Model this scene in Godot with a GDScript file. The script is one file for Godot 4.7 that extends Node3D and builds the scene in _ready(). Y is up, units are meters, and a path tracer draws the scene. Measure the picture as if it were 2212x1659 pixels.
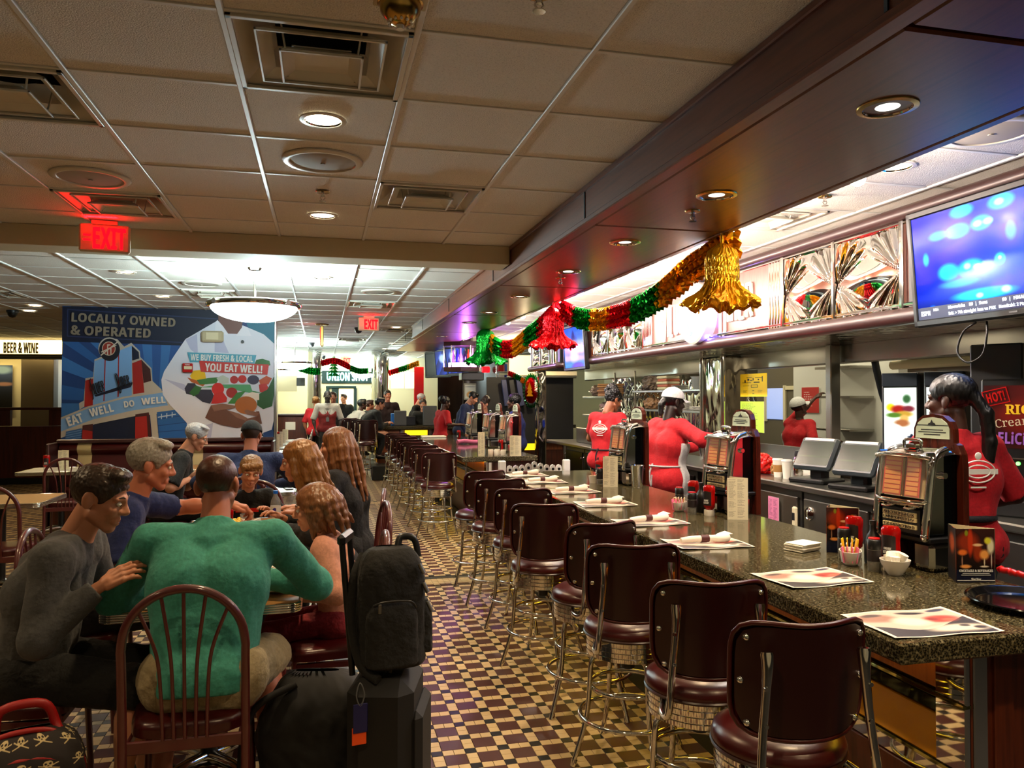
extends Node3D
# A diner interior: long counter with stools on the right, dining tables on the left, everything built in mesh code.
const UP := Vector3.UP
var M := {}
var rng := RandomNumberGenerator.new()
var noise := FastNoiseLite.new()

func _ready():
	rng.seed = 7
	noise.seed = 3
	noise.noise_type = FastNoiseLite.TYPE_SIMPLEX_SMOOTH
	noise.frequency = 1.0
	noise.fractal_octaves = 2
	# camera
	var cam := Camera3D.new()
	cam.name = "camera"
	cam.fov = 52.53
	cam.near = 0.05
	cam.far = 80.0
	add_child(cam)
	cam.position = Vector3(0, 1.6, 0)
	cam.rotation_degrees = Vector3(1.0735, -13.737, 0)
	cam.current = true
	# environment: a closed room at night, so no sky light; exposure of the photograph
	var we := WorldEnvironment.new()
	we.name = "world_environment"
	var e := Environment.new()
	e.background_mode = Environment.BG_COLOR
	e.background_color = Color(0.02, 0.02, 0.025)
	e.tonemap_mode = Environment.TONE_MAPPER_LINEAR
	e.tonemap_exposure = 1.75
	e.sdfgi_enabled = true
	e.ssao_enabled = true
	e.ssil_enabled = true
	we.environment = e
	add_child(we)
	area_lights()
	materials()
	room()
	ceiling_fixtures()
	soffit_and_header()
	counters()
	stools()
	counter_items()
	kitchen()
	dining()
	far_end()
	people()

# ---------------------------------------------------------------- mesh building
class MB:
	var v := PackedVector3Array()
	var n := PackedVector3Array()
	var u := PackedVector2Array()
	var c := PackedColorArray()
	var t := PackedInt32Array()
	var col := Color.WHITE
	var tinted := false
	func vert(p: Vector3, nn: Vector3, uv := Vector2.ZERO) -> int:
		v.append(p); n.append(nn); u.append(uv); c.append(col)
		return v.size() - 1
	func tri(a: int, b: int, d: int):
		if (v[b] - v[a]).cross(v[d] - v[a]).dot(n[a] + n[b] + n[d]) > 0.0:
			t.append(a); t.append(d); t.append(b)
		else:
			t.append(a); t.append(b); t.append(d)
	func quad(p: Array, nn = null, uv = null):
		var q: Vector3 = nn if nn != null else (p[1] - p[0]).cross(p[2] - p[0]).normalized()
		var s := v.size()
		for i in p.size():
			vert(p[i], q, uv[i] if uv != null else Vector2(0.0 if i == 0 or i == 3 else 1.0, 1.0 if i < 2 else 0.0))
		tri(s, s + 1, s + 2)
		if p.size() > 3: tri(s, s + 2, s + 3)
	func box(ce: Vector3, sz: Vector3, ch := 0.0, xf := Transform3D.IDENTITY):
		var h := sz * 0.5
		var k := minf(ch, minf(h.x, minf(h.y, h.z)) * 0.95)
		for ax in 3:
			var a1 := (ax + 1) % 3
			var a2 := (ax + 2) % 3
			for s in [-1.0, 1.0]:
				var pts := []
				for q in [[-1.0, -1.0], [1.0, -1.0], [1.0, 1.0], [-1.0, 1.0]]:
					var p := Vector3.ZERO
					p[ax] = s * h[ax]; p[a1] = q[0] * (h[a1] - k); p[a2] = q[1] * (h[a2] - k)
					pts.append(xf * (ce + p))
				var nn := Vector3.ZERO
				nn[ax] = s
				quad(pts, (xf.basis * nn).normalized())
			if k > 0.0:
				for s1 in [-1.0, 1.0]:
					for s2 in [-1.0, 1.0]:
						var pts := []
						for q in [[0, -1.0], [0, 1.0], [1, 1.0], [1, -1.0]]:
							var p := Vector3.ZERO
							p[ax] = q[1] * (h[ax] - k)
							p[a1] = s1 * (h[a1] - (0.0 if q[0] == 0 else k)); p[a2] = s2 * (h[a2] - (k if q[0] == 0 else 0.0))
							pts.append(xf * (ce + p))
						var nn := Vector3.ZERO
						nn[a1] = s1; nn[a2] = s2
						quad(pts, (xf.basis * nn).normalized())
		if k > 0.0:
			for sx in [-1.0, 1.0]:
				for sy in [-1.0, 1.0]:
					for sz2 in [-1.0, 1.0]:
						var s := Vector3(sx, sy, sz2)
						var pts := []
						for ax in 3:
							var p := Vector3(sx * (h.x - k), sy * (h.y - k), sz2 * (h.z - k))
							p[ax] = s[ax] * h[ax]
							pts.append(xf * (ce + p))
						quad(pts, (xf.basis * s).normalized())
	func cyl(a: Vector3, b: Vector3, ra: float, rb := -1.0, seg := 14, caps := true):
		tube([a, b], [ra, rb if rb >= 0.0 else ra], seg, false, caps)
	func tube(pts: Array, r, seg := 8, closed := false, caps := true):
		var m := pts.size()
		var s := v.size()
		var up := Vector3.ZERO
		for i in m:
			var d: Vector3
			if closed: d = pts[(i + 1) % m] - pts[(i + m - 1) % m]
			else: d = pts[mini(i + 1, m - 1)] - pts[maxi(i - 1, 0)]
			d = d.normalized()
			if up == Vector3.ZERO:
				up = d.cross(Vector3.RIGHT if absf(d.x) < 0.8 else Vector3.UP).normalized()
			up = (up - d * up.dot(d)).normalized()
			var sd := d.cross(up)
			var rr: float = r[i] if r is Array else r
			for j in seg:
				var an := TAU * j / seg
				var nn := up * cos(an) + sd * sin(an)
				vert(pts[i] + nn * rr, nn, Vector2(float(j) / seg, float(i) / maxi(m - 1, 1)))
		for i in (m if closed else m - 1):
			for j in seg:
				var a := s + i * seg + j
				var b := s + i * seg + (j + 1) % seg
				var d2 := s + ((i + 1) % m) * seg + (j + 1) % seg
				var e2 := s + ((i + 1) % m) * seg + j
				tri(a, b, d2); tri(a, d2, e2)
		if caps and not closed:
			for end in [0, m - 1]:
				var nn: Vector3 = ((pts[0] - pts[1]) if end == 0 else (pts[m - 1] - pts[m - 2])).normalized()
				var q := v.size()
				vert(pts[end], nn)
				for j in seg: vert(v[s + end * seg + j], nn)
				for j in seg: tri(q, q + 1 + j, q + 1 + (j + 1) % seg)
	func lathe(pr: Array, seg := 24, xf := Transform3D.IDENTITY, arc := TAU, start := 0.0, sc := Vector2.ONE):
		var m := pr.size()
		var full := arc >= TAU - 0.001
		var nr := []
		for i in m - 1:
			var d: Vector2 = pr[i + 1] - pr[i]
			nr.append(Vector2(d.y, -d.x).normalized())
		for i in m - 1:
			var s := v.size()
			for e in 2:
				var k: int = i + e
				var o: int = i - 1 if e == 0 else i + 1
				var nn: Vector2 = nr[i]
				if o >= 0 and o < m - 1 and nr[o].dot(nr[i]) > 0.72: nn = (nr[i] + nr[o]).normalized()
				for j in seg + 1:
					var an := start + arc * j / seg
					var p: Vector2 = pr[k]
					vert(xf * Vector3(p.x * cos(an) * sc.x, p.y, p.x * sin(an) * sc.y), (xf.basis * Vector3(nn.x * cos(an) / sc.x, nn.y, nn.x * sin(an) / sc.y)).normalized(), Vector2(float(j) / seg, float(k) / (m - 1)))
			for j in seg:
				var a := s + j
				tri(a, a + 1, a + seg + 2)
				tri(a, a + seg + 2, a + seg + 1)
	func prism(poly: PackedVector2Array, d: float, xf := Transform3D.IDENTITY, both := true):
		var ix := Geometry2D.triangulate_polygon(poly)
		var lo := poly[0]
		var hi := poly[0]
		for p in poly:
			lo = lo.min(p); hi = hi.max(p)
		var ex := (hi - lo).max(Vector2(0.0001, 0.0001))
		for e in ([0, 1] if both else [1]):
			var nn := (xf.basis * Vector3(0, 0, 1.0 if e == 1 else -1.0)).normalized()
			var s := v.size()
			for p in poly: vert(xf * Vector3(p.x, p.y, d * e), nn, Vector2((p.x - lo.x) / ex.x, (hi.y - p.y) / ex.y))
			for i in range(0, ix.size(), 3): tri(s + ix[i], s + ix[i + 1], s + ix[i + 2])
		if d == 0.0: return
		var area := 0.0
		for i in poly.size(): area += poly[i].cross(poly[(i + 1) % poly.size()])
		for i in poly.size():
			var a := poly[i]
			var b := poly[(i + 1) % poly.size()]
			var o := (b - a).orthogonal().normalized() * (-1.0 if area > 0.0 else 1.0)
			o = Vector2(b.y - a.y, a.x - b.x).normalized() * (1.0 if area > 0.0 else -1.0)
			quad([xf * Vector3(a.x, a.y, 0), xf * Vector3(b.x, b.y, 0), xf * Vector3(b.x, b.y, d), xf * Vector3(a.x, a.y, d)], (xf.basis * Vector3(o.x, o.y, 0)).normalized())
	func ell(ce: Vector3, r: Vector3, su := 16, sv := 10, xf := Transform3D.IDENTITY):
		var s := v.size()
		for i in sv + 1:
			var th := PI * i / sv
			for j in su + 1:
				var ph := TAU * j / su
				var q := Vector3(sin(th) * cos(ph), cos(th), sin(th) * sin(ph))
				vert(xf * (ce + q * r), (xf.basis * (q / r)).normalized(), Vector2(float(j) / su, float(i) / sv))
		for i in sv:
			for j in su:
				var a := s + i * (su + 1) + j
				if i > 0: tri(a, a + 1, a + su + 2)
				if i < sv - 1: tri(a, a + su + 2, a + su + 1)
	# a smooth surface from a function of (u, v) in 0..1; both sides face outward from the given normals
	func surf(f: Callable, nu: int, nv: int, flip := false):
		var s := v.size()
		for i in nu + 1:
			for j in nv + 1:
				var a := float(i) / nu
				var b := float(j) / nv
				var e := 0.002
				var p: Vector3 = f.call(a, b)
				var bq := clampf(b, 0.004, 1.0)
				var du: Vector3 = f.call(minf(a + e, 1.0), bq) - f.call(maxf(a - e, 0.0), bq)
				var dv: Vector3 = f.call(a, minf(b + e, 1.0)) - f.call(a, maxf(b - e, 0.0))
				var nn := du.cross(dv).normalized()
				vert(p, -nn if flip else nn, Vector2(a, 1.0 - b))
		for i in nu:
			for j in nv:
				var a := s + i * (nv + 1) + j
				tri(a, a + nv + 1, a + nv + 2)
				tri(a, a + nv + 2, a + 1)
	func add(o: MB, xf := Transform3D.IDENTITY):
		var s := v.size()
		var nb := xf.basis.inverse().transposed()
		var neg := xf.basis.determinant() < 0.0
		for i in o.v.size():
			v.append(xf * o.v[i]); n.append((nb * o.n[i]).normalized()); u.append(o.u[i]); c.append(o.c[i])
		for i in range(0, o.t.size(), 3):
			t.append(s + o.t[i])
			t.append(s + o.t[i + (2 if neg else 1)])
			t.append(s + o.t[i + (1 if neg else 2)])
	func mesh() -> ArrayMesh:
		var a := []
		a.resize(Mesh.ARRAY_MAX)
		a[Mesh.ARRAY_VERTEX] = v
		a[Mesh.ARRAY_NORMAL] = n
		a[Mesh.ARRAY_TEX_UV] = u
		if tinted: a[Mesh.ARRAY_COLOR] = c
		a[Mesh.ARRAY_INDEX] = t
		var m := ArrayMesh.new()
		m.add_surface_from_arrays(Mesh.PRIMITIVE_TRIANGLES, a)
		return m

func mb() -> MB: return MB.new()

func put(called: String, shape, m: Material, parent: Node3D = null) -> MeshInstance3D:
	var o := MeshInstance3D.new()
	o.name = called
	o.mesh = shape.mesh() if shape is MB else shape
	o.material_override = m
	if parent: parent.add_child(o, true)
	else: top(o)
	return o

var taken := {}
func top(o: Node3D):
	var b := String(o.name)
	if taken.has(b):
		o.name = "%s_%03d" % [b, taken[b]]
		taken[b] += 1
	else: taken[b] = 1
	add_child(o, true)

func thing(called: String, label: String, category: String, at := Vector3.ZERO, turn := 0.0, group := "") -> Node3D:
	var o := Node3D.new()
	o.name = called
	top(o)
	o.position = at
	o.rotation_degrees.y = turn
	tag(o, label, category, group)
	return o

func tag(o: Node3D, label: String, category: String, group := "") -> Node3D:
	o.set_meta("label", label)
	o.set_meta("category", category)
	if group: o.set_meta("group", group)
	return o

func one(called: String, shape, m: Material, label: String, category: String, at := Vector3.ZERO, turn := 0.0, group := "") -> MeshInstance3D:
	var o := put(called, shape, m)
	o.position = at
	o.rotation_degrees.y = turn
	tag(o, label, category, group)
	return o

func struct(called: String, shape, m: Material, label := "") -> Node3D:
	var o: Node3D
	if shape == null:
		o = Node3D.new()
		o.name = called
		top(o)
	else: o = put(called, shape, m)
	o.set_meta("kind", "structure")
	if label: o.set_meta("label", label)
	return o

func copy(src: Node3D, label: String, at: Vector3, turn := 0.0) -> Node3D:
	var o: Node3D = src.duplicate()
	var b := String(src.name)
	var k := b.rfind("_")
	if k > 0 and b.substr(k + 1).is_valid_int(): b = b.substr(0, k)
	o.name = b
	top(o)
	o.position = at
	o.rotation_degrees = Vector3(0, turn, 0)
	o.set_meta("label", label)
	return o

func xf(at: Vector3, rot := Vector3.ZERO, sc := Vector3.ONE) -> Transform3D:
	return Transform3D(Basis.from_euler(rot * PI / 180.0) * Basis.from_scale(sc), at)

func rrect(w: float, h: float, r: float, k := 5) -> PackedVector2Array:
	var o := PackedVector2Array()
	for q in [[1, 1, 0.0], [-1, 1, 0.5], [-1, -1, 1.0], [1, -1, 1.5]]:
		for i in k + 1:
			var a: float = PI * (q[2] + 0.5 * i / k)
			o.append(Vector2(q[0] * (w / 2 - r) + cos(a) * r, q[1] * (h / 2 - r) + sin(a) * r))
	return o

func words(s: String, h: float, depth := 0.002, bold := true, serif := false, mono := false) -> MB:
	var tm := TextMesh.new()
	var f := SystemFont.new()
	f.font_names = PackedStringArray(["Droid Serif" if serif else ("Droid Sans Mono" if mono else "Droid Sans")])
	f.font_weight = 700 if bold else 400
	tm.font = f
	tm.text = s
	tm.font_size = 64
	tm.pixel_size = h / 46.0
	tm.depth = depth
	tm.curve_step = 2.0
	var o := MB.new()
	for k in tm.get_surface_count():
		var a := tm.surface_get_arrays(k)
		var s0 := o.v.size()
		var vs: PackedVector3Array = a[Mesh.ARRAY_VERTEX]
		var ns: PackedVector3Array = a[Mesh.ARRAY_NORMAL]
		for i in vs.size(): o.vert(vs[i], ns[i])
		var ix: PackedInt32Array = a[Mesh.ARRAY_INDEX] if a[Mesh.ARRAY_INDEX] != null else PackedInt32Array(range(vs.size()))
		for i in ix: o.t.append(s0 + i)
	if bold:
		# thicken the strokes with shifted copies of the letter shapes
		var w := MB.new()
		for q in [Vector3(-1, 0, 0), Vector3(1, 0, 1), Vector3(0, 0.8, 2), Vector3(0, -0.8, 3)]: w.add(o, Transform3D(Basis.IDENTITY, Vector3(q.x * h * 0.022, q.y * h * 0.022, q.z * 0.00025)))
		return w
	return o

func fit(o: MB, w: float, h: float) -> MB:
	var lo := o.v[0]
	var hi := o.v[0]
	for p in o.v:
		lo = lo.min(p); hi = hi.max(p)
	var r := MB.new()
	var sc := Vector3(w / (hi.x - lo.x), h / (hi.y - lo.y), 1.0)
	r.add(o, Transform3D(Basis.from_scale(sc), Vector3(-(lo.x + hi.x) / 2 * sc.x, -(lo.y + hi.y) / 2 * sc.y, 0)))
	return r

func spl(pts: Array, k := 6, closed := false) -> Array:
	var o := []
	var m := pts.size()
	for i in (m if closed else m - 1):
		var p0 = pts[(i + m - 1) % m] if closed else pts[maxi(i - 1, 0)]
		var p3 = pts[(i + 2) % m] if closed else pts[mini(i + 2, m - 1)]
		var p1 = pts[i]
		var p2 = pts[(i + 1) % m]
		for j in k:
			var w := float(j) / k
			o.append(p1.cubic_interpolate(p2, p0, p3, w))
	if not closed: o.append(pts[m - 1])
	return o

# ---------------------------------------------------------------- materials
func mat(key: String, col: Color, rough := 0.6, metal := 0.0) -> StandardMaterial3D:
	var m := StandardMaterial3D.new()
	m.resource_name = key
	m.albedo_color = col
	m.roughness = rough
	m.metallic = metal
	M[key] = m
	return m

func ntex(freq: float, ramp: Array, size := 512, oct := 4, as_normal := false, seed_ := 1, type := FastNoiseLite.TYPE_SIMPLEX_SMOOTH, bump := 4.0) -> NoiseTexture2D:
	var f := FastNoiseLite.new()
	f.noise_type = type
	f.frequency = freq
	f.fractal_octaves = oct
	f.seed = seed_
	var t := NoiseTexture2D.new()
	t.width = size
	t.height = size
	t.seamless = true
	t.noise = f
	if as_normal:
		t.as_normal_map = true
		t.bump_strength = bump
	elif ramp:
		var g := Gradient.new()
		g.offsets = PackedFloat32Array(range(ramp.size()).map(func(i): return float(i) / (ramp.size() - 1)))
		g.colors = PackedColorArray(ramp)
		t.color_ramp = g
	return t

func tri_map(m: StandardMaterial3D, tex: Texture2D, sc: Vector3, nrm: Texture2D = null, ns := 0.5):
	m.uv1_triplanar = true
	m.uv1_world_triplanar = false
	m.uv1_scale = sc
	if tex: m.albedo_texture = tex
	if nrm:
		m.normal_enabled = true
		m.normal_texture = nrm
		m.normal_scale = ns

func glow(key: String, col: Color, e: float, base := Color(0.9, 0.9, 0.9)) -> StandardMaterial3D:
	var m := mat(key, base, 0.4)
	m.emission_enabled = true
	m.emission = col
	m.emission_energy_multiplier = e
	return m

func materials():
	var wrinkle := ntex(0.012, [], 512, 3, true, 11, FastNoiseLite.TYPE_SIMPLEX_SMOOTH, 6.0)
	var weave := ntex(0.25, [], 256, 2, true, 12, FastNoiseLite.TYPE_VALUE, 3.0)
	var m := mat("ceiling_tile", Color(0.86, 0.84, 0.8), 0.9)
	tri_map(m, ntex(0.08, [Color(0.86, 0.86, 0.86), Color(1, 1, 1), Color(0.93, 0.93, 0.93)], 512, 4, false, 2), Vector3(2, 2, 2), ntex(0.12, [], 512, 4, true, 2, FastNoiseLite.TYPE_SIMPLEX_SMOOTH, 8.0), 0.5)
	mat("tee", Color(0.82, 0.82, 0.8), 0.45)
	mat("cream_wall", Color(0.9, 0.86, 0.72), 0.8)
	mat("beam_paint", Color(0.74, 0.69, 0.56), 0.8)
	mat("white_paint", Color(0.88, 0.88, 0.86), 0.6)
	mat("grey_wall", Color(0.55, 0.5, 0.44), 0.8)
	m = mat("dark_wood", Color(1, 1, 1), 0.32)
	tri_map(m, ntex(0.02, [Color(0.32, 0.16, 0.1), Color(0.38, 0.2, 0.12), Color(0.27, 0.13, 0.08)], 512, 5, false, 3), Vector3(2.2, 2.2, 0.12))
	m = mat("dark_wood_up", Color(1, 1, 1), 0.3)
	tri_map(m, ntex(0.02, [Color(0.24, 0.1, 0.055), Color(0.35, 0.15, 0.075), Color(0.2, 0.085, 0.045)], 512, 5, false, 4), Vector3(2.2, 0.15, 2.2))
	m = mat("warm_wood", Color(1, 1, 1), 0.35)
	tri_map(m, ntex(0.02, [Color(0.5, 0.25, 0.1), Color(0.62, 0.34, 0.14), Color(0.44, 0.21, 0.08)], 512, 5, false, 5), Vector3(2.2, 0.2, 2.2))
	mat("mahogany", Color(0.2, 0.045, 0.035), 0.16).clearcoat_enabled = true
	m = mat("sign_wood", Color(1, 1, 1), 0.35)
	tri_map(m, ntex(0.02, [Color(0.46, 0.3, 0.27), Color(0.55, 0.37, 0.33), Color(0.42, 0.27, 0.24)], 512, 5, false, 6), Vector3(3, 0.2, 3))
	m = mat("granite", Color(1, 1, 1), 0.09)
	tri_map(m, ntex(0.06, [Color(0.04, 0.038, 0.03), Color(0.1, 0.095, 0.075), Color(0.36, 0.34, 0.26), Color(0.5, 0.47, 0.37), Color(0.72, 0.69, 0.58)], 1024, 3, false, 7, FastNoiseLite.TYPE_CELLULAR), Vector3(2.2, 2.2, 2.2))
	m.detail_enabled = true
	m.detail_blend_mode = BaseMaterial3D.BLEND_MODE_MUL
	m.detail_albedo = ntex(0.045, [Color(0.3, 0.27, 0.22), Color(0.75, 0.72, 0.64), Color(1, 1, 1), Color(0.95, 0.88, 0.75)], 512, 4, false, 8)
	m.detail_uv_layer = BaseMaterial3D.DETAIL_UV_1
	mat("tray_black", Color(0.025, 0.027, 0.035), 0.12)
	mat("chrome", Color(0.86, 0.86, 0.84), 0.08, 1.0)
	mat("mirror", Color(0.9, 0.9, 0.88), 0.03, 1.0)
	m = mat("steel", Color(0.62, 0.61, 0.58), 0.3, 1.0)
	tri_map(m, null, Vector3(1, 1, 1), ntex(0.006, [], 512, 2, true, 14, FastNoiseLite.TYPE_SIMPLEX_SMOOTH, 3.0), 0.12)
	m = mat("wavy_steel", Color(0.72, 0.7, 0.66), 0.07, 1.0)
	tri_map(m, null, Vector3(1.2, 0.5, 1.2), ntex(0.008, [], 512, 2, true, 15, FastNoiseLite.TYPE_SIMPLEX_SMOOTH, 12.0), 0.5)
	mat("brass", Color(0.72, 0.58, 0.3), 0.2, 1.0)
	mat("dark_mirror", Color(0.16, 0.18, 0.13), 0.06, 1.0)
	mat("yellow_mirror", Color(0.62, 0.6, 0.36), 0.05, 1.0)
	m = mat("vinyl", Color(0.23, 0.028, 0.028), 0.3)
	tri_map(m, null, Vector3(6, 6, 6), wrinkle, 0.1)
	m = mat("vinyl_back", Color(0.145, 0.022, 0.02), 0.33)
	mat("vinyl_cream", Color(0.72, 0.64, 0.45), 0.35)
	mat("red_paint", Color(0.3, 0.02, 0.03), 0.12).clearcoat_enabled = true
	mat("black", Color(0.02, 0.02, 0.022), 0.4)
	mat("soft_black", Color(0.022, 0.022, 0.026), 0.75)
	mat("dark_grey", Color(0.1, 0.105, 0.11), 0.4)
	mat("mid_grey", Color(0.32, 0.33, 0.34), 0.5)
	mat("white", Color(0.88, 0.88, 0.86), 0.35)
	mat("paper", Color(0.93, 0.92, 0.87), 0.75)
	mat("cream_paper", Color(0.86, 0.82, 0.68), 0.7)
	mat("ceramic", Color(0.92, 0.9, 0.86), 0.12)
	mat("dark_ink", Color(0.07, 0.06, 0.07), 0.7)
	mat("navy", Color(0.015, 0.02, 0.075), 0.5)
	mat("red", Color(0.72, 0.02, 0.02), 0.3)
	mat("ketchup", Color(0.62, 0.02, 0.012), 0.15)
	mat("yellow", Color(0.95, 0.78, 0.05), 0.5)
	mat("lime", Color(0.68, 0.84, 0.22), 0.6)
	mat("pink", Color(0.93, 0.5, 0.7), 0.6)
	mat("orange", Color(0.9, 0.3, 0.03), 0.5)
	mat("amber_panel", Color(0.86, 0.6, 0.04), 0.22)
	mat("bag_red", Color(0.6, 0.03, 0.03), 0.5)
	mat("wall_brown", Color(0.17, 0.11, 0.08), 0.3)
	var cw := mat("cherry_wood", Color(1, 1, 1), 0.35)
	tri_map(cw, ntex(0.02, [Color(0.24, 0.09, 0.05), Color(0.36, 0.14, 0.075), Color(0.2, 0.075, 0.04)], 256, 5, false, 51), Vector3(1.6, 0.12, 1.6))
	mat("salmon", Color(0.75, 0.4, 0.3), 0.6)
	mat("khaki_door", Color(0.4, 0.37, 0.3), 0.6)
	mat("grout", Color(0.09, 0.075, 0.06), 0.9)
	mat("tile_red", Color(0.24, 0.075, 0.045), 0.4)
	mat("tile_cream", Color(0.72, 0.63, 0.47), 0.4)
	mat("tile_black", Color(0.035, 0.03, 0.04), 0.35)
	mat("formica", Color(0.62, 0.45, 0.26), 0.35)
	mat("formica_white", Color(0.78, 0.79, 0.76), 0.3)
	m = mat("glass", Color(1, 1, 1, 0.06), 0.03)
	m.transparency = BaseMaterial3D.TRANSPARENCY_ALPHA
	m = mat("tinted", Color(1, 1, 1), 0.5)
	m.vertex_color_use_as_albedo = true
	m = mat("tinted_gloss", Color(1, 1, 1), 0.25)
	m.vertex_color_use_as_albedo = true
	glow("lamp_white", Color(1, 0.93, 0.8), 9.0)
	glow("lamp_dim", Color(0.9, 0.9, 0.86), 1.1)
	glow("bulb", Color(1, 0.96, 0.9), 14.0)
	glow("bowl", Color(0.93, 1, 1), 3.2)
	glow("exit_red", Color(1, 0.01, 0.06), 2.2, Color(0.4, 0.02, 0.03))
	glow("neon_white", Color(0.8, 0.88, 1), 5.0)
	glow("neon_teal", Color(0.2, 0.95, 0.85), 3.0)
	glow("led_yellow", Color(1, 0.85, 0.15), 5.0)
	glow("pink_glow", Color(1, 0.6, 0.95), 3.0)
	glow("warm_glow", Color(1, 0.87, 0.55), 2.6)
	glow("cool_glow", Color(0.75, 0.95, 1), 2.2)
	glow("menu_glow", Color(1, 0.93, 0.66), 3.0)
	for q in [["foil_gold", Color(0.95, 0.66, 0.08)], ["foil_red", Color(0.85, 0.02, 0.08)], ["foil_green", Color(0.02, 0.55, 0.15)]]:
		mat(q[0], q[1], 0.22, 0.75)
	for q in [["gold_steel", Color(0.75, 0.6, 0.25)]]: mat(q[0], q[1], 0.15, 1.0)

func cloth(key: String, col: Color, bump := 0.6, rim := 0.25) -> StandardMaterial3D:
	if M.has(key): return M[key]
	var m := mat(key, col, 0.85)
	if not M.has("_weave"):
		M["_weave"] = ntex(0.02, [], 512, 5, true, 31, FastNoiseLite.TYPE_SIMPLEX_SMOOTH, 10.0)
		M["_mottle"] = ntex(0.05, [Color(0.8, 0.8, 0.8), Color(1, 1, 1)], 256, 4, false, 32)
	tri_map(m, M["_mottle"], Vector3(4, 4, 4), M["_weave"], bump)
	m.rim_enabled = true
	m.rim = rim
	m.rim_tint = 0.5
	return m

# ---------------------------------------------------------------- lights that fill rooms beyond the frame
func area_lights():
	pass

func spot(at: Vector3, e: float, col: Color, ang := 62.0, dir := Vector3.DOWN, size := 0.05):
	var l := SpotLight3D.new()
	l.name = "spot_lamp"
	add_child(l, true)
	l.position = at
	l.look_at_from_position(at, at + dir, Vector3.FORWARD if absf(dir.y) > 0.9 else Vector3.UP)
	l.light_color = col
	l.light_energy = e
	l.spot_range = 20.0
	l.spot_angle = ang
	l.spot_angle_attenuation = 0.8
	l.spot_attenuation = 2.0
	l.light_size = size
	l.shadow_enabled = true

func omni(at: Vector3, e: float, col: Color, size := 0.05):
	var l := OmniLight3D.new()
	l.name = "omni_lamp"
	add_child(l, true)
	l.position = at
	l.light_color = col
	l.light_energy = e
	l.omni_range = 20.0
	l.omni_attenuation = 2.0
	l.light_size = size
	l.shadow_enabled = true

func area(at: Vector3, size: Vector2, e: float, col: Color, dir := Vector3.DOWN):
	var l := AreaLight3D.new()
	l.name = "panel_lamp"
	add_child(l, true)
	l.look_at_from_position(at, at + dir, Vector3.FORWARD if absf(dir.y) > 0.9 else Vector3.UP)
	l.light_color = col
	l.light_energy = e
	l.area_size = size
	l.area_range = 20.0
	l.area_attenuation = 2.0
	l.shadow_enabled = true

const WARM := Color(1.0, 0.86, 0.66)
const COOL := Color(0.9, 0.97, 1.0)

# ---------------------------------------------------------------- the shell of the room
const PX := 0.153
const PZ := 0.147

func slab(lo: Vector3, hi: Vector3, ch := 0.0) -> MB:
	var b := mb()
	b.box((lo + hi) / 2, hi - lo, ch)
	return b

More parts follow.
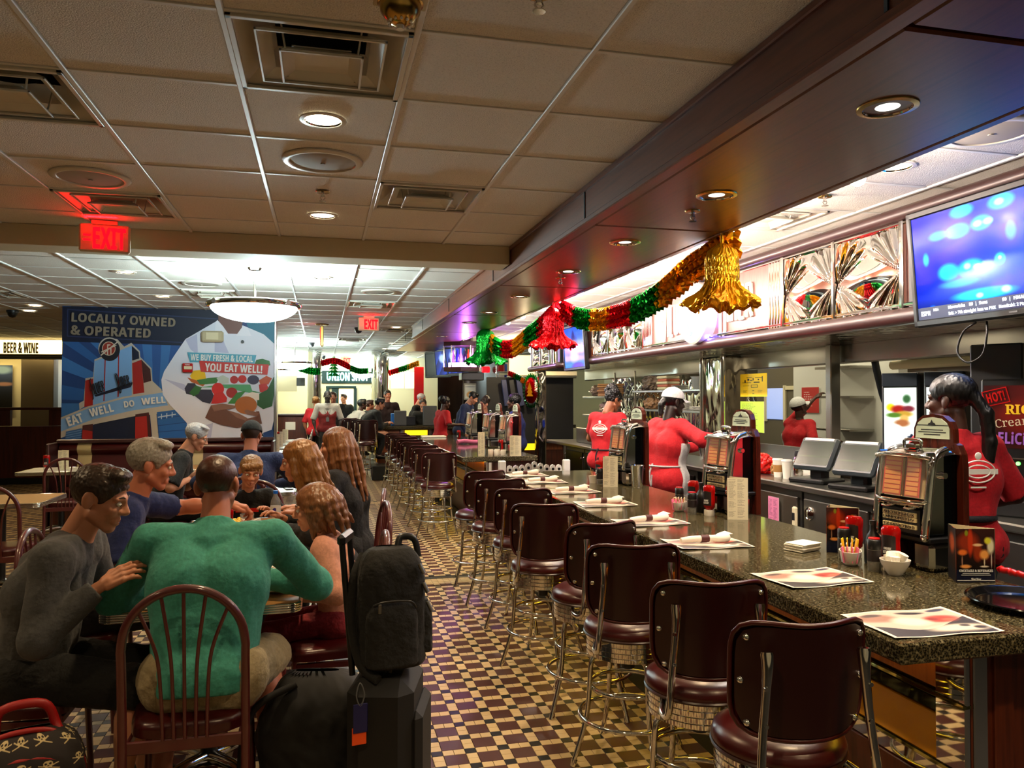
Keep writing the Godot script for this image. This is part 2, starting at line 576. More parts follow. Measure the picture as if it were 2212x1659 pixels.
func room():
	# floor: a grout bed carrying mosaic tiles (red four-inch squares, cream and black two-inch squares)
	var fl := struct("floor", slab(Vector3(-10, -0.2, -30), Vector3(9, -0.0035, 3.2)), M.grout, "mosaic tile floor of red, cream and black squares")
	var kinds := {"red": [], "cream": [], "black": []}
	var x0 := 0.511 - PX * 40
	var z0 := -3.512 + PZ * 16
	var ux := PX / 3
	var uz := PZ / 3
	for j in 112:
		var z := z0 - PZ * j
		if (z < -6.62 and z > -6.98) or (z < -11.95 and z > -12.32): continue
		for i in 48:
			var x := x0 + PX * i
			if x < -2.2 and z < -5.5: continue
			kinds.black.append(Vector3(x, 0, z))
			kinds.cream.append(Vector3(x + ux, 0, z)); kinds.cream.append(Vector3(x + 2 * ux, 0, z))
			kinds.cream.append(Vector3(x, 0, z - uz)); kinds.cream.append(Vector3(x, 0, z - 2 * uz))
			kinds.red.append(Vector3(x + 1.5 * ux, 0, z - 1.5 * uz))
	for zb in [-6.645, -11.98]:
		for r in 6:
			for i in 48 * 3:
				(kinds.black if r == 0 or r == 5 else kinds.cream).append(Vector3(x0 + ux * i, 0, zb - 0.012 - uz * 1.12 * r))
	var tm := {}
	for k in kinds:
		var b := mb()
		var w := 0.1 if k == "red" else 0.05
		b.box(Vector3(0, -0.003, 0), Vector3((2 * ux if k == "red" else ux) - 0.0022, 0.006, (2 * uz if k == "red" else uz) - 0.0022), 0.0009)
		tm[k] = b.mesh()
	var pick := []
	for k in kinds:
		for i in kinds[k].size():
			var p: Vector3 = kinds[k][i]
			if p.x > 0.2 and p.x < 1.3 and p.z > -5.2 and p.z < -2.35:
				pick.append([(4.0 if k == "red" else 1.0) / pow(p.distance_to(Vector3(0.75, 1.2, -1.2)), 3.0), k, i])
	pick.sort_custom(func(a, b): return a[0] > b[0])
	var used := {}
	for q in pick.slice(0, 299):
		used[q[1] + str(q[2])] = true
		var o := put("tile", tm[q[1]], M["tile_" + q[1]], fl)
		o.position = kinds[q[1]][q[2]]
	for k in kinds:
		var rest := []
		for i in kinds[k].size():
			if not used.has(k + str(i)): rest.append(kinds[k][i])
		var mm := MultiMesh.new()
		mm.transform_format = MultiMesh.TRANSFORM_3D
		mm.use_colors = false
		mm.mesh = tm[k]
		mm.instance_count = rest.size()
		for i in rest.size(): mm.set_instance_transform(i, Transform3D(Basis.IDENTITY, rest[i]))
		var mi := MultiMeshInstance3D.new()
		mi.name = "mosaic_tiles_" + k
		mi.multimesh = mm
		mi.material_override = M["tile_" + k]
		mi.set_meta("kind", "stuff")
		fl.add_child(mi, true)
	# walls round the hall
	struct("wall_back", slab(Vector3(-10, 0, 3.0), Vector3(9, 3.2, 3.2)), M.cream_wall)
	struct("wall_left", slab(Vector3(-10.2, 0, -30), Vector3(-10, 3.2, 3.2)), M.cream_wall)
	struct("wall_right", slab(Vector3(8.6, 0, -30), Vector3(8.8, 3.2, 3.2)), M.cream_wall)
	struct("wall_far", slab(Vector3(-10, 0, -30.2), Vector3(9, 3.2, -30)), M.cream_wall)
	# ceiling: a slab, lay-in tiles below it and the white tee grid that carries them
	var ce := struct("ceiling", slab(Vector3(-10, 3.06, -30), Vector3(9, 3.2, 3.2)), M.white_paint, "suspended ceiling of off-white lay-in tiles in a white tee grid")
	var holes := {}
	for h in VENTS: holes["%d,%d" % [roundi((h.x + 0.005) / 0.61), roundi((h.y + 2.83) / 0.6)]] = true
	var tb := mb()
	tb.box(Vector3.ZERO, Vector3(0.594, 0.014, 0.584), 0.006)
	var tmesh := tb.mesh()
	var near_tiles := 0
	var far := []
	var zi := 6
	for j in range(-45, 7):
		for i in range(-16, 15):
			var c := Vector3(-0.005 + 0.61 * i, 2.813, -2.83 + 0.6 * j)
			if c.x > 1.75 and c.x < 2.2: continue
			if holes.has("%d,%d" % [i, j]): continue
			if c.z < -1.2 and c.z > -13.2 and c.x > 0.25 * c.z - 2.2 + 0.35 * (c.z + 4.0) and c.x < 3.5 and absf(c.z + 6.11) > 0.2:
				var o := put("ceiling_tile", tmesh, M.ceiling_tile, ce)
				o.position = c
			else: far.append(c)
	var mm := MultiMesh.new()
	mm.transform_format = MultiMesh.TRANSFORM_3D
	mm.mesh = tmesh
	mm.instance_count = far.size()
	for i in far.size(): mm.set_instance_transform(i, Transform3D(Basis.IDENTITY, far[i]))
	var mi := MultiMeshInstance3D.new()
	mi.name = "ceiling_tiles"
	mi.multimesh = mm
	mi.material_override = M.ceiling_tile
	mi.set_meta("kind", "stuff")
	ce.add_child(mi, true)
	var tees := mb()
	for i in range(-16, 15): tees.box(Vector3(-0.31 + 0.61 * i, 2.806, -13.5), Vector3(0.022, 0.02, 33), 0.003)
	for j in range(-45, 8): tees.box(Vector3(-0.5, 2.808, -2.53 + 0.6 * j), Vector3(19, 0.014, 0.02), 0.002)
	put("tee_grid", tees, M.tee, ce)
	# dropped beam across the dining side
	struct("beam", slab(Vector3(-10, 2.66, -6.27), Vector3(1.44, 2.805, -5.97), 0.004), M.beam_paint, "cream drop beam across the ceiling")

const VENTS := [Vector2(-0.005, -2.83), Vector2(0.605, -4.63), Vector2(-1.225, -5.23), Vector2(-1.225, -3.43), Vector2(-1.225, -9.43), Vector2(0.605, -10.03), Vector2(1.215, -13.63), Vector2(0.605, -16.03), Vector2(-3.665, -10.03)]

func vent_fixture(label: String, at: Vector3, m := "white_vent"):
	var t := thing("air_vent", label, "air vent", at, 0.0, "square stepped ceiling air vents")
	var frame := mb()
	# flared square collar up into the ceiling
	for k in 4:
		var x := xf(Vector3.ZERO, Vector3(0, 90 * k, 0))
		frame.quad([x * Vector3(-0.295, 0, 0.29), x * Vector3(0.295, 0, 0.29), x * Vector3(0.16, 0.11, 0.16), x * Vector3(-0.16, 0.11, 0.16)])
		frame.box(Vector3(0, -0.004, 0.285), Vector3(0.59, 0.012, 0.02), 0.002, x)
	put("collar", frame, M.vent_white, t)
	var duct := mb()
	duct.lathe([Vector2(0.15, 0.10), Vector2(0.15, 0.24), Vector2(0.001, 0.24)], 24)
	put("duct_opening", duct, M.soft_black, t)
	# two nested stepped pans hung below each other
	for q in [[0.43, 0.0, 0.032], [0.28, -0.028, 0.03]]:
		var p := mb()
		for k in 4:
			var x := xf(Vector3(0, q[1], 0), Vector3(0, 90 * k, 0))
			var h: float = q[0] / 2
			p.quad([x * Vector3(-h, 0, h), x * Vector3(h, 0, h), x * Vector3(h - 0.05, q[2], h - 0.05), x * Vector3(-h + 0.05, q[2], h - 0.05)])
			p.box(Vector3(0, -0.004, h - 0.004), Vector3(h * 2, 0.008, 0.008), 0.001, x)
		if q[0] < 0.3: p.box(Vector3(0, q[1] + q[2], 0), Vector3(0.2, 0.004, 0.2))
		put("pan", p, M.vent_white, t)
	for s in [-1, 1]:
		for r in [-1, 1]:
			var pins := mb()
			pins.cyl(Vector3(0.12 * s, -0.02, 0.12 * r), Vector3(0.14 * s, 0.1, 0.14 * r), 0.004, -1, 6)
			put("hanger", pins, M.vent_white, t)

func downlight(label: String, at: Vector3, group: String, lit := "lamp_white", e := 1.4, col := WARM, ang := 64.0):
	var t := thing("downlight", label, "ceiling light", at, 0.0, group)
	var ring := mb()
	ring.lathe([Vector2(0.078, 0.002), Vector2(0.08, -0.006), Vector2(0.098, -0.004), Vector2(0.1, 0.0)], 28)
	put("trim_ring", ring, M.brass if group.contains("soffit") else M.vent_white, t)
	var can := mb()
	can.lathe([Vector2(0.079, -0.004), Vector2(0.075, 0.003)], 24)
	put("reflector", can, M.chrome, t)
	var lens := mb()
	lens.lathe([Vector2(0.0005, 0.0), Vector2(0.04, 0.001), Vector2(0.076, 0.003)], 24)
	put("lamp", lens, M[lit], t)
	if e > 0.0: spot(at + Vector3(0, -0.012, 0), e, col, ang)

func ceiling_speaker(label: String, at: Vector3):
	var t := thing("ceiling_speaker", label, "speaker", at, 0.0, "round white ceiling speakers")
	var r := mb()
	r.lathe([Vector2(0.16, 0.002), Vector2(0.165, -0.01), Vector2(0.185, -0.012), Vector2(0.2, -0.004), Vector2(0.2, 0.004)], 36)
	put("rim", r, M.vent_white, t)
	var g := mb()
	g.lathe([Vector2(0.0005, -0.012), Vector2(0.1, -0.01), Vector2(0.165, -0.004)], 36)
	g.cyl(Vector3(0, -0.016, 0), Vector3(0, -0.01, 0), 0.012)
	put("grille", g, M.speaker_grey, t)

func sprinkler(label: String, at: Vector3):
	var t := thing("sprinkler_head", label, "sprinkler", at, 0.0, "ceiling sprinkler heads")
	var r := mb()
	r.lathe([Vector2(0.012, -0.006), Vector2(0.04, -0.004), Vector2(0.042, 0.001)], 20)
	put("escutcheon", r, M.brass, t)
	var b := mb()
	b.cyl(Vector3(0, 0, 0), Vector3(0, -0.03, 0), 0.008)
	b.tube([Vector3(-0.008, -0.02, 0), Vector3(-0.014, -0.035, 0), Vector3(0, -0.052, 0)], 0.003, 6)
	b.tube([Vector3(0.008, -0.02, 0), Vector3(0.014, -0.035, 0), Vector3(0, -0.052, 0)], 0.003, 6)
	b.cyl(Vector3(0, -0.052, 0), Vector3(0, -0.055, 0), 0.02)
	put("nozzle", b, M.chrome, t)

func exit_sign(label: String, at: Vector3, turn: float, arrow := true, sc := 1.0):
	var t := thing("exit_sign", label, "exit sign", at, turn, "red lit exit signs")
	var b := mb()
	b.box(Vector3(0, -0.12, 0), Vector3(0.31, 0.19, 0.045), 0.012)
	put("housing", b, M.beam_paint, t)
	var c := mb()
	c.box(Vector3(0, -0.014, 0), Vector3(0.16, 0.028, 0.06), 0.004)
	put("canopy", c, M.beam_paint, t)
	var w := mb()
	w.add(fit(words("EXIT", 0.15, 0.004), 0.2, 0.145), xf(Vector3(0.03, -0.12, 0.0235)))
	if arrow:
		for s in [-1, 1]: w.box(Vector3(-0.105, -0.12 + 0.016 * s, 0.0235), Vector3(0.045, 0.014, 0.004), 0, xf(Vector3(0, 0, 0), Vector3.ZERO) * Transform3D(Basis.IDENTITY, Vector3.ZERO))
	put("lettering", w, M.exit_red, t)
	area(at + Basis(UP, deg_to_rad(turn)) * Vector3(0, -0.12, 0.06), Vector2(0.2, 0.14), 0.06, Color(1, 0.02, 0.05), Basis(UP, deg_to_rad(turn)) * Vector3(0, 0.3, 1))
	area(at + Vector3(0, -0.005, 0.1), Vector2(0.2, 0.05), 0.12, Color(1, 0.02, 0.05), Vector3(0, 1, 0.4))

func pendant(label: String, at: Vector3, r := 0.42, e := 3.0):
	var t := thing("pendant_lamp", label, "pendant lamp", at, 0.0, "white glass bowl pendants")
	var bowl := mb()
	var pr := []
	for i in 15:
		var a := PI / 2 * i / 14.0
		pr.append(Vector2(maxf(r * 0.93 * sin(a), 0.0005), -0.155 * cos(a)))
	for i in 15:
		var a := PI / 2 * (14 - i) / 14.0
		pr.append(Vector2(maxf((r * 0.93 - 0.012) * sin(a), 0.0005), -0.145 * cos(a)))
	bowl.lathe(pr, 40)
	put("glass_bowl", bowl, M.bowl, t)
	var ring := mb()
	ring.lathe([Vector2(r * 0.92, -0.022), Vector2(r * 0.98, -0.02), Vector2(r * 1.0, -0.006), Vector2(r, 0.02), Vector2(r * 0.97, 0.03), Vector2(r * 0.93, 0.022)], 48)
	put("chrome_ring", ring, M.chrome, t)
	for k in 4:
		var a := TAU * (k + 0.5) / 4
		var f := mb()
		f.cyl(Vector3(cos(a) * r * 0.96, 0.0, sin(a) * r * 0.96), Vector3(cos(a) * r * 1.06, 0.0, sin(a) * r * 1.06), 0.02, 0.026, 12)
		put("finial", f, M.chrome, t)
	var h := 2.8 - at.y
	var st := mb()
	st.cyl(Vector3(0, -0.05, 0), Vector3(0, h, 0), 0.012, -1, 10)
	st.lathe([Vector2(0.0005, h - 0.03), Vector2(0.05, h - 0.022), Vector2(0.065, h - 0.001)], 20)
	st.cyl(Vector3(0, 0.02, 0), Vector3(0, 0.06, 0), 0.03)
	for k in 3:
		var a := TAU * k / 3
		st.cyl(Vector3(0, 0.05, 0), Vector3(cos(a) * r * 0.93, 0.015, sin(a) * r * 0.93), 0.006, -1, 6)
	put("stem", st, M.chrome, t)
	omni(at + Vector3(0.1, 0.09, 0), e, Color(0.88, 0.99, 1.0), 0.08)

func ceiling_fixtures():
	mat("vent_white", Color(0.78, 0.76, 0.7), 0.3)
	mat("speaker_grey", Color(0.6, 0.57, 0.52), 0.7)
	var y := 2.8
	var vl := ["large stepped air vent above the aisle, nearest the top edge", "stepped air vent beside the dark soffit, before the cream beam", "stepped air vent above the first exit sign, tinted red", "stepped air vent cut by the left edge of the photo", "stepped air vent behind the near glass bowl pendant", "stepped air vent above the middle exit sign", "stepped air vent beside the far end of the soffit", "small distant air vent over the far aisle", "stepped air vent above the dome camera on the left"]
	for i in VENTS.size(): vent_fixture(vl[i], Vector3(VENTS[i].x, y, VENTS[i].y))
	var g := "round downlights in the tile ceiling"
	var dl := [[0, -3.43, "round lit downlight between the big vent and the white speaker", 1], [0, -5.23, "round lit downlight just before the cream beam", 1], [0.0, -7.93, "round lit downlight in the glare right of the near pendant", 1], [-1.82, -8.03, "round downlight behind the left exit sign, nearer of two", 1], [-1.82, -9.83, "round downlight behind the left exit sign, farther of two", 1], [1.22, -13.2, "round downlight beside the end of the dark soffit", 1], [-3.6, -11.2, "bright angled downlight left of the mural", 1], [0, -16.9, "round downlight below the wall strobe over the aisle", 1], [1.5, -17.1, "first small downlight in the far line over the bar", 1], [1.5, -19.0, "second small downlight in the far line over the bar", 0], [1.5, -20.6, "third small downlight in the far line over the bar", 1], [1.5, -22.2, "fourth small downlight in the far line over the bar", 0], [1.5, -24.0, "fifth small downlight in the far line over the bar", 1], [0, -21.8, "tiny downlight above the far tinsel", 1], [-3.9, -11.9, "downlight at the left edge beside the dome camera", 0]]
	for q in dl: downlight(q[2], Vector3(q[0], y, q[1]), g, "lamp_white", 1.5 if q[3] else 0.0)
	# same fittings over the part of the room behind and beside the camera
	for q in [[0, -1.0], [-2.4, -1.0], [-2.4, -3.4], [-2.4, -5.2], [-5.0, -2.5], [-5.0, -6.5], [0, 1.4], [-5, -11], [-3.2, -14.5]]: downlight("round downlight in the tile ceiling", Vector3(q[0], y, q[1]), g, "lamp_white", 1.5)
	ceiling_speaker("round grey speaker between two lit downlights", Vector3(0, y, -4.03))
	ceiling_speaker("round white speaker above the left exit sign's vent", Vector3(-1.225, y, -4.63))
	ceiling_speaker("round speaker left of the near pendant, behind the beam", Vector3(-1.225, y, -8.65))
	ceiling_speaker("round white speaker above the vent of the middle exit sign", Vector3(0.62, y, -8.85))
	ceiling_speaker("round white speaker over the counter at the right edge", Vector3(2.92, y, -2.87))
	sprinkler("sprinkler head between the round speaker and second downlight", Vector3(0, y, -4.63))
	sprinkler("brass sprinkler head at the top edge of the photo", Vector3(0.62, y, -2.2))
	sprinkler("white sprinkler head over the counter before the television", Vector3(2.9, y, -4.03))
	# clear warning strobe on a small tan plate
	var t := thing("warning_strobe", "clear domed warning strobe beside the big air vent", "strobe", Vector3(0.225, y, -2.34))
	var p := mb()
	p.box(Vector3(0, -0.004, 0.12), Vector3(0.16, 0.012, 0.3), 0.003)
	put("back_plate", p, M.beam_paint, t)
	var d := mb()
	d.lathe([Vector2(0.0005, -0.075), Vector2(0.016, -0.075), Vector2(0.035, -0.066), Vector2(0.06, -0.035), Vector2(0.064, -0.012), Vector2(0.07, -0.01), Vector2(0.07, -0.001)], 28)
	put("lens_dome", d, M.brass, t)
	var kn := mb()
	kn.cyl(Vector3(0, -0.07, 0), Vector3(0, -0.088, 0), 0.012)
	for k in 12: kn.ell(Vector3(cos(TAU * k / 12) * 0.035, -0.068, sin(TAU * k / 12) * 0.035), Vector3(0.005, 0.005, 0.005), 8, 5)
	put("bulb_ring", kn, M.ceramic, t)
	exit_sign("exit sign with a left arrow hanging before the cream beam", Vector3(-1.43, y, -5.75), 8.0)
	exit_sign("exit sign over the aisle beside the dark soffit end", Vector3(0.66, y, -11.5), 10.0, false)
	exit_sign("exit sign far off above the red tinsel garland", Vector3(0.66, y, -22.5), 10.0, false)
	var t2 := exit_side("edge-on exit sign with a red glowing edge over the aisle", Vector3(0.0, y, -12.9))
	pendant("nearest glass bowl pendant, in front of the mural", Vector3(-0.605, 2.455, -7.5), 0.42, 5.0)
	pendant("second glass bowl pendant, beyond the mural's right edge", Vector3(-0.56, 2.36, -17.2), 0.37, 4.0)
	pendant("third glass bowl pendant, half hidden at the left column", Vector3(-1.1, 2.36, -21.5), 0.37, 3.0)
	pendant("glass bowl pendant at the shop front, right of the shop sign", Vector3(1.15, 2.33, -22.6), 0.37, 3.0)
	var cl := ["small black dome camera beside the middle exit sign", "small black dome camera over the aisle behind the mural corner", "tiny black dome camera above the distant tinsel", "black dome camera at the upper left, beyond the vent"]
	var cp := [Vector3(0.6, y, -13.4), Vector3(-0.22, y, -17.2), Vector3(0.05, y, -22.4), Vector3(-4.1, y, -11.9)]
	for i in 4:
		var k := thing("dome_camera", cl[i], "camera", cp[i], 0.0, "black dome cameras")
		var ba := mb()
		ba.lathe([Vector2(0.001, -0.03), Vector2(0.07, -0.03), Vector2(0.075, 0.0)], 20)
		put("mount", ba, M.dark_grey, k)
		var dm := mb()
		dm.lathe([Vector2(0.0005, -0.1), Vector2(0.035, -0.09), Vector2(0.055, -0.065), Vector2(0.062, -0.03)], 20)
		put("lens_dome", dm, M.black, k)

func exit_side(label: String, at: Vector3) -> Node3D:
	var t := thing("exit_sign", label, "exit sign", at, 0.0, "red lit exit signs")
	var b := mb()
	b.box(Vector3(0, -0.2, 0), Vector3(0.05, 0.32, 0.3), 0.008)
	put("housing", b, M.brass, t)
	var c := mb()
	c.lathe([Vector2(0.001, -0.02), Vector2(0.1, -0.018), Vector2(0.11, 0.0)], 20)
	put("canopy", c, M.brass, t)
	var w := mb()
	w.box(Vector3(-0.028, -0.2, 0), Vector3(0.006, 0.26, 0.24))
	put("lit_face", w, M.exit_red, t)
	return t

# ---------------------------------------------------------------- soffit over the counter, and the mirrored sign header
const BULBS := [-3.11, -4.2, -4.7, -5.26, -5.81, -6.4, -7.1, -7.7, -8.4, -9.3, -10.1, -11.4]

func soffit_and_header():
	var s := struct("beam_soffit", slab(Vector3(1.47, 2.62, -12.9), Vector3(2.36, 2.82, 1.5)), M.dark_wood, "dark stained wood soffit over the counter")
	var f := mb()
	f.box(Vector3(1.462, 2.7, -5.7), Vector3(0.02, 0.16, 14.4), 0.004)
	f.box(Vector3(1.45, 2.79, -5.7), Vector3(0.03, 0.03, 14.4), 0.005)
	f.box(Vector3(1.915, 2.7, -12.91), Vector3(0.9, 0.16, 0.02), 0.004)
	put("fascia_board", f, M.dark_wood, s)
	var r := mb()
	r.box(Vector3(1.475, 2.606, -5.7), Vector3(0.07, 0.034, 14.44), 0.006)
	r.box(Vector3(2.345, 2.606, -5.7), Vector3(0.05, 0.034, 14.44), 0.006)
	put("rim_batten", r, M.dark_wood, s)
	for k in 7:
		var z := 0.69 - 2.44 * k
		var p := mb()
		p.box(Vector3(1.915, 2.606, z - 1.22), Vector3(0.8, 0.03, 2.42), 0.008)
		put("ceiling_panel", p, M.dark_wood, s)
		var g := mb()
		g.box(Vector3(1.45, 2.7, z), Vector3(0.006, 0.15, 0.014))
		put("joint_strip", g, M.soft_black, s)
	var g := "round brass downlights in the dark soffit"
	var names := ["largest brass downlight in the soffit, nearest the television", "brass downlight in the soffit above the gold bell", "third brass downlight along the dark soffit", "fourth brass downlight along the dark soffit, nearest the fascia seam", "fifth brass downlight along the soffit, over the red bell", "brass downlight in the soffit before the purple glow", "brass downlight in the purple glow of the soffit", "last brass downlight at the soffit's far end"]
	var zs := [-2.25, -3.43, -4.61, -5.78, -7.3, -8.74, -9.98, -12.3]
	for i in 8: downlight(names[i], Vector3(1.865, 2.59, zs[i]), g, "lamp_dim" if i != 3 else "lamp_white", 1.3, WARM, 60.0)
	for q in [-1.05, 0.1]: downlight("brass downlight in the soffit beyond the top of the frame", Vector3(1.865, 2.59, q), g, "lamp_dim", 1.3, WARM, 60.0)
	sprinkler("brass sprinkler head in the soffit beside the gold bell", Vector3(1.9, 2.59, -3.75))
	sprinkler("small sprinkler head in the soffit above the red garland", Vector3(1.9, 2.59, -6.1))
	for i in BULBS.size():
		var t := thing("light_bulb", ["lone bulb on the soffit edge under the white downlight", "bulb on the soffit edge directly above the gold bell"][i] if i < 2 else "bare bulb %s along the soffit's inner edge, counted away from the gold bell" % ["second", "third", "fourth", "fifth", "sixth", "seventh", "eighth", "ninth", "tenth", "eleventh"][i - 2], "light bulb", Vector3(2.4, 2.62, BULBS[i]), 0.0, "bare bulbs along the soffit edge")
		var b := mb()
		b.ell(Vector3(0.012, 0, 0), Vector3(0.035, 0.035, 0.04), 14, 9)
		put("globe", b, M.bulb, t)
		var so := mb()
		so.cyl(Vector3(-0.045, 0.0, 0), Vector3(-0.015, 0, 0), 0.02)
		put("socket", so, M.brass, t)
		omni(Vector3(2.412, 2.62, BULBS[i]), 0.75, Color(1, 0.93, 0.87), 0.035)
	downlight("white downlight in the ceiling before the television", Vector3(2.88, 2.8, -3.42), "round downlights in the tile ceiling", "lamp_white", 1.6, Color(1, 0.95, 0.9), 66)
	downlight("white downlight over the counter beyond the frame", Vector3(2.88, 2.8, -1.8), "round downlights in the tile ceiling", "lamp_white", 1.6, Color(1, 0.95, 0.9), 66)
	vent_fixture("bright stepped air vent between soffit and mirrored header", Vector3(2.86, 2.8, -4.63))
	# header
	var X := 3.56
	var h := struct("wall_header", slab(Vector3(X, 2.1, -13.0), Vector3(X + 0.3, 2.83, 0.5)), M.sign_wood, "sign header of pink wood, mirrored panels and mahogany rails")
	for q in [[2.765, 0.045], [2.115, 0.055]]:
		var b := mb()
		var far: float = -13.0 if q[0] > 2.5 else -9.95
		b.tube([Vector3(X - 0.012, q[0], 0.5), Vector3(X - 0.012, q[0], far)], q[1], 14)
		put("rail", b, M.mahogany, h)
		var c := mb()
		c.box(Vector3(X - 0.012, q[0] + (-0.062 if q[0] > 2.5 else 0.072), (far - 0.0) / 2), Vector3(0.04, 0.022, -far), 0.006)
		put("chrome_strip", c, M.chrome, h)
	for z in [-4.15, -4.82, -5.45, -8.2, -8.74, -9.3, -9.9]:
		var b := mb()
		b.box(Vector3(X - 0.02, 2.44, z), Vector3(0.04, 0.56, 0.035), 0.008)
		put("pilaster", b, M.chrome, h)
	for z in [-5.56, -8.09]:
		var b := mb()
		for k in 5: b.tube([Vector3(X - 0.01, 2.16, z - 0.08 + 0.04 * k), Vector3(X - 0.01, 2.71, z - 0.08 + 0.04 * k)], 0.021, 10)
		put("fluted_pilaster", b, M.chrome, h)
	var sun := mb()
	sun.surf(sunburst, 84, 60)
	var sm := sun.mesh()
	for q in [[-4.485, 0.62], [-5.13, 0.58], [-8.47, 0.5], [-9.02, 0.52], [-9.6, 0.56]]:
		var o := put("sunburst_panel", sm, M.mirror, h)
		o.position = Vector3(X - 0.003, 2.435, q[0])
		o.scale = Vector3(1, 0.54, q[1])
	var bk := mb()
	bk.box(Vector3(X - 0.01, 2.43, -2.1), Vector3(0.02, 0.58, 4.0))
	put("black_panel", bk, M.black, h)
	# lettering and round emblem on the sign
	var sg := thing("diner_sign", "tall white letters either side of a round glowing emblem on pink wood", "sign", Vector3(X - 0.004, 2.42, -6.83), -90.0)
	var left := deco_letters(true)
	var lt := put("lettering", left, M.white, sg)
	var dsc := mb()
	dsc.lathe([Vector2(0.3, 0.0), Vector2(0.3, 0.1), Vector2(0.285, 0.115), Vector2(0.265, 0.115), Vector2(0.26, 0.1)], 48, xf(Vector3(0, 0, 0), Vector3(90, 0, 0)))
	put("emblem_rim", dsc, M.ceramic, sg)
	var fc := mb()
	fc.lathe([Vector2(0.0005, 0.1), Vector2(0.26, 0.1)], 48, xf(Vector3.ZERO, Vector3(90, 0, 0)))
	put("emblem_lamp", fc, glow("emblem_glow", Color(0.92, 0.97, 1), 2.4), sg)
	var tip := mb()
	tip.prism(PackedVector2Array([Vector2(-0.12, -0.1), Vector2(-0.1, -0.1), Vector2(-0.06, -0.16), Vector2(0.0, -0.19), Vector2(-0.03, -0.22), Vector2(-0.1, -0.2), Vector2(-0.15, -0.2), Vector2(-0.1, -0.185)]), 0.004, xf(Vector3(0, 0, 0.101)))
	put("emblem_mark", tip, mat("sky_blue", Color(0.1, 0.5, 0.85), 0.4), sg)
	for a in 5: omni(Vector3(X - 0.045, 2.42 - 0.31 * cos(a * 0.6 - 1.2), -6.83 + 0.33 * sin(a * 0.6 - 1.2)), 0.02, Color(0.35, 0.3, 1), 0.02)
	television()

func sunburst(a: float, b: float) -> Vector3:
	# a runs along the header, b upward; ribs fan out from the middle of both sides
	var d := 0.0
	for s in [0.0, 1.0]:
		var q := Vector2(absf(a - s) * 1.15, b - 0.45)
		var ang := atan2(q.y, q.x)
		var m := smoothstep(0.42, 0.6, absf(ang)) * smoothstep(0.72, 0.5, q.length()) * smoothstep(0.0, 0.06, q.length())
		d += m * pow(absf(sin(ang * 11.0)), 1.5) * 0.022 * smoothstep(0.0, 0.4, q.length() + 0.12)
	d += 0.02 * exp(-pow((a - 0.5) / 0.3, 2) - pow((b - 0.45) / 0.22, 2))
	return Vector3(-0.004 - d, b - 0.5, a - 0.5)

func stroke(b: MB, pts: Array, w: float, d: float, off := Vector2.ZERO, sc := 1.0):
	var pl := PackedVector2Array()
	for p in pts: pl.append(off + Vector2(p[0], p[1]) * sc)
	for g in Geometry2D.offset_polyline(pl, w / 2, Geometry2D.JOIN_ROUND, Geometry2D.END_ROUND):
		if not Geometry2D.is_polygon_clockwise(g): b.prism(g, d)

func deco_letters(both: bool) -> MB:
	var b := mb()
	var w := 0.03
	var d := 0.016
	# S, tall with a curl
	var x := -0.88
	stroke(b, [[0.15, 0.3], [0.1, 0.28], [0.07, 0.2], [0.06, 0.0], [0.05, -0.18], [0.02, -0.28], [-0.02, -0.31]], w, d, Vector2(x, 0))
	for k in 3: stroke(b, [[-0.02 - 0.02 * (k % 2), 0.06 - 0.05 * k], [0.05, 0.06 - 0.05 * k]], 0.012, d, Vector2(x, 0))
	x += 0.14
	stroke(b, [[0, 0.14], [0, -0.17]], w, d, Vector2(x, 0))
	stroke(b, [[0.055, 0.14], [0.055, -0.165], [0.1, -0.165]], w, d, Vector2(x, 0))
	stroke(b, [[0.15, 0.15], [0.15, -0.1], [0.17, -0.15], [0.2, -0.15], [0.22, -0.1], [0.22, 0.15]], w, d, Vector2(x, 0))
	stroke(b, [[0.34, 0.155], [0.28, 0.155], [0.275, -0.14], [0.34, -0.14]], w, d, Vector2(x, 0))
	stroke(b, [[0.28, 0.02], [0.33, 0.02]], w * 0.8, d, Vector2(x, 0))
	stroke(b, [[0.39, -0.14], [0.39, 0.16], [0.46, 0.16], [0.47, 0.05], [0.42, 0.02], [0.47, -0.13]], w, d, Vector2(x, 0))
	# D, tall, then the smaller letters
	x = 0.36
	stroke(b, [[0, 0.26], [0, -0.3], [0.05, -0.28], [0.085, -0.2], [0.085, 0.2], [0.05, 0.28], [0.02, 0.29]], w, d, Vector2(x, 0))
	stroke(b, [[0.15, 0.16], [0.15, -0.13]], w, d, Vector2(x, 0))
	stroke(b, [[0.205, -0.13], [0.205, 0.16], [0.25, 0.16], [0.28, 0.1], [0.28, -0.13]], w, d, Vector2(x, 0))
	stroke(b, [[0.41, 0.16], [0.345, 0.16], [0.34, -0.12], [0.41, -0.12]], w, d, Vector2(x, 0))
	stroke(b, [[0.345, 0.03], [0.395, 0.03]], w * 0.8, d, Vector2(x, 0))
	stroke(b, [[0.46, -0.12], [0.46, 0.16], [0.53, 0.16], [0.54, 0.06], [0.49, 0.03], [0.54, -0.12]], w, d, Vector2(x, 0))
	stroke(b, [[0.6, -0.03], [0.63, -0.03]], w, d, Vector2(x, 0))
	return b

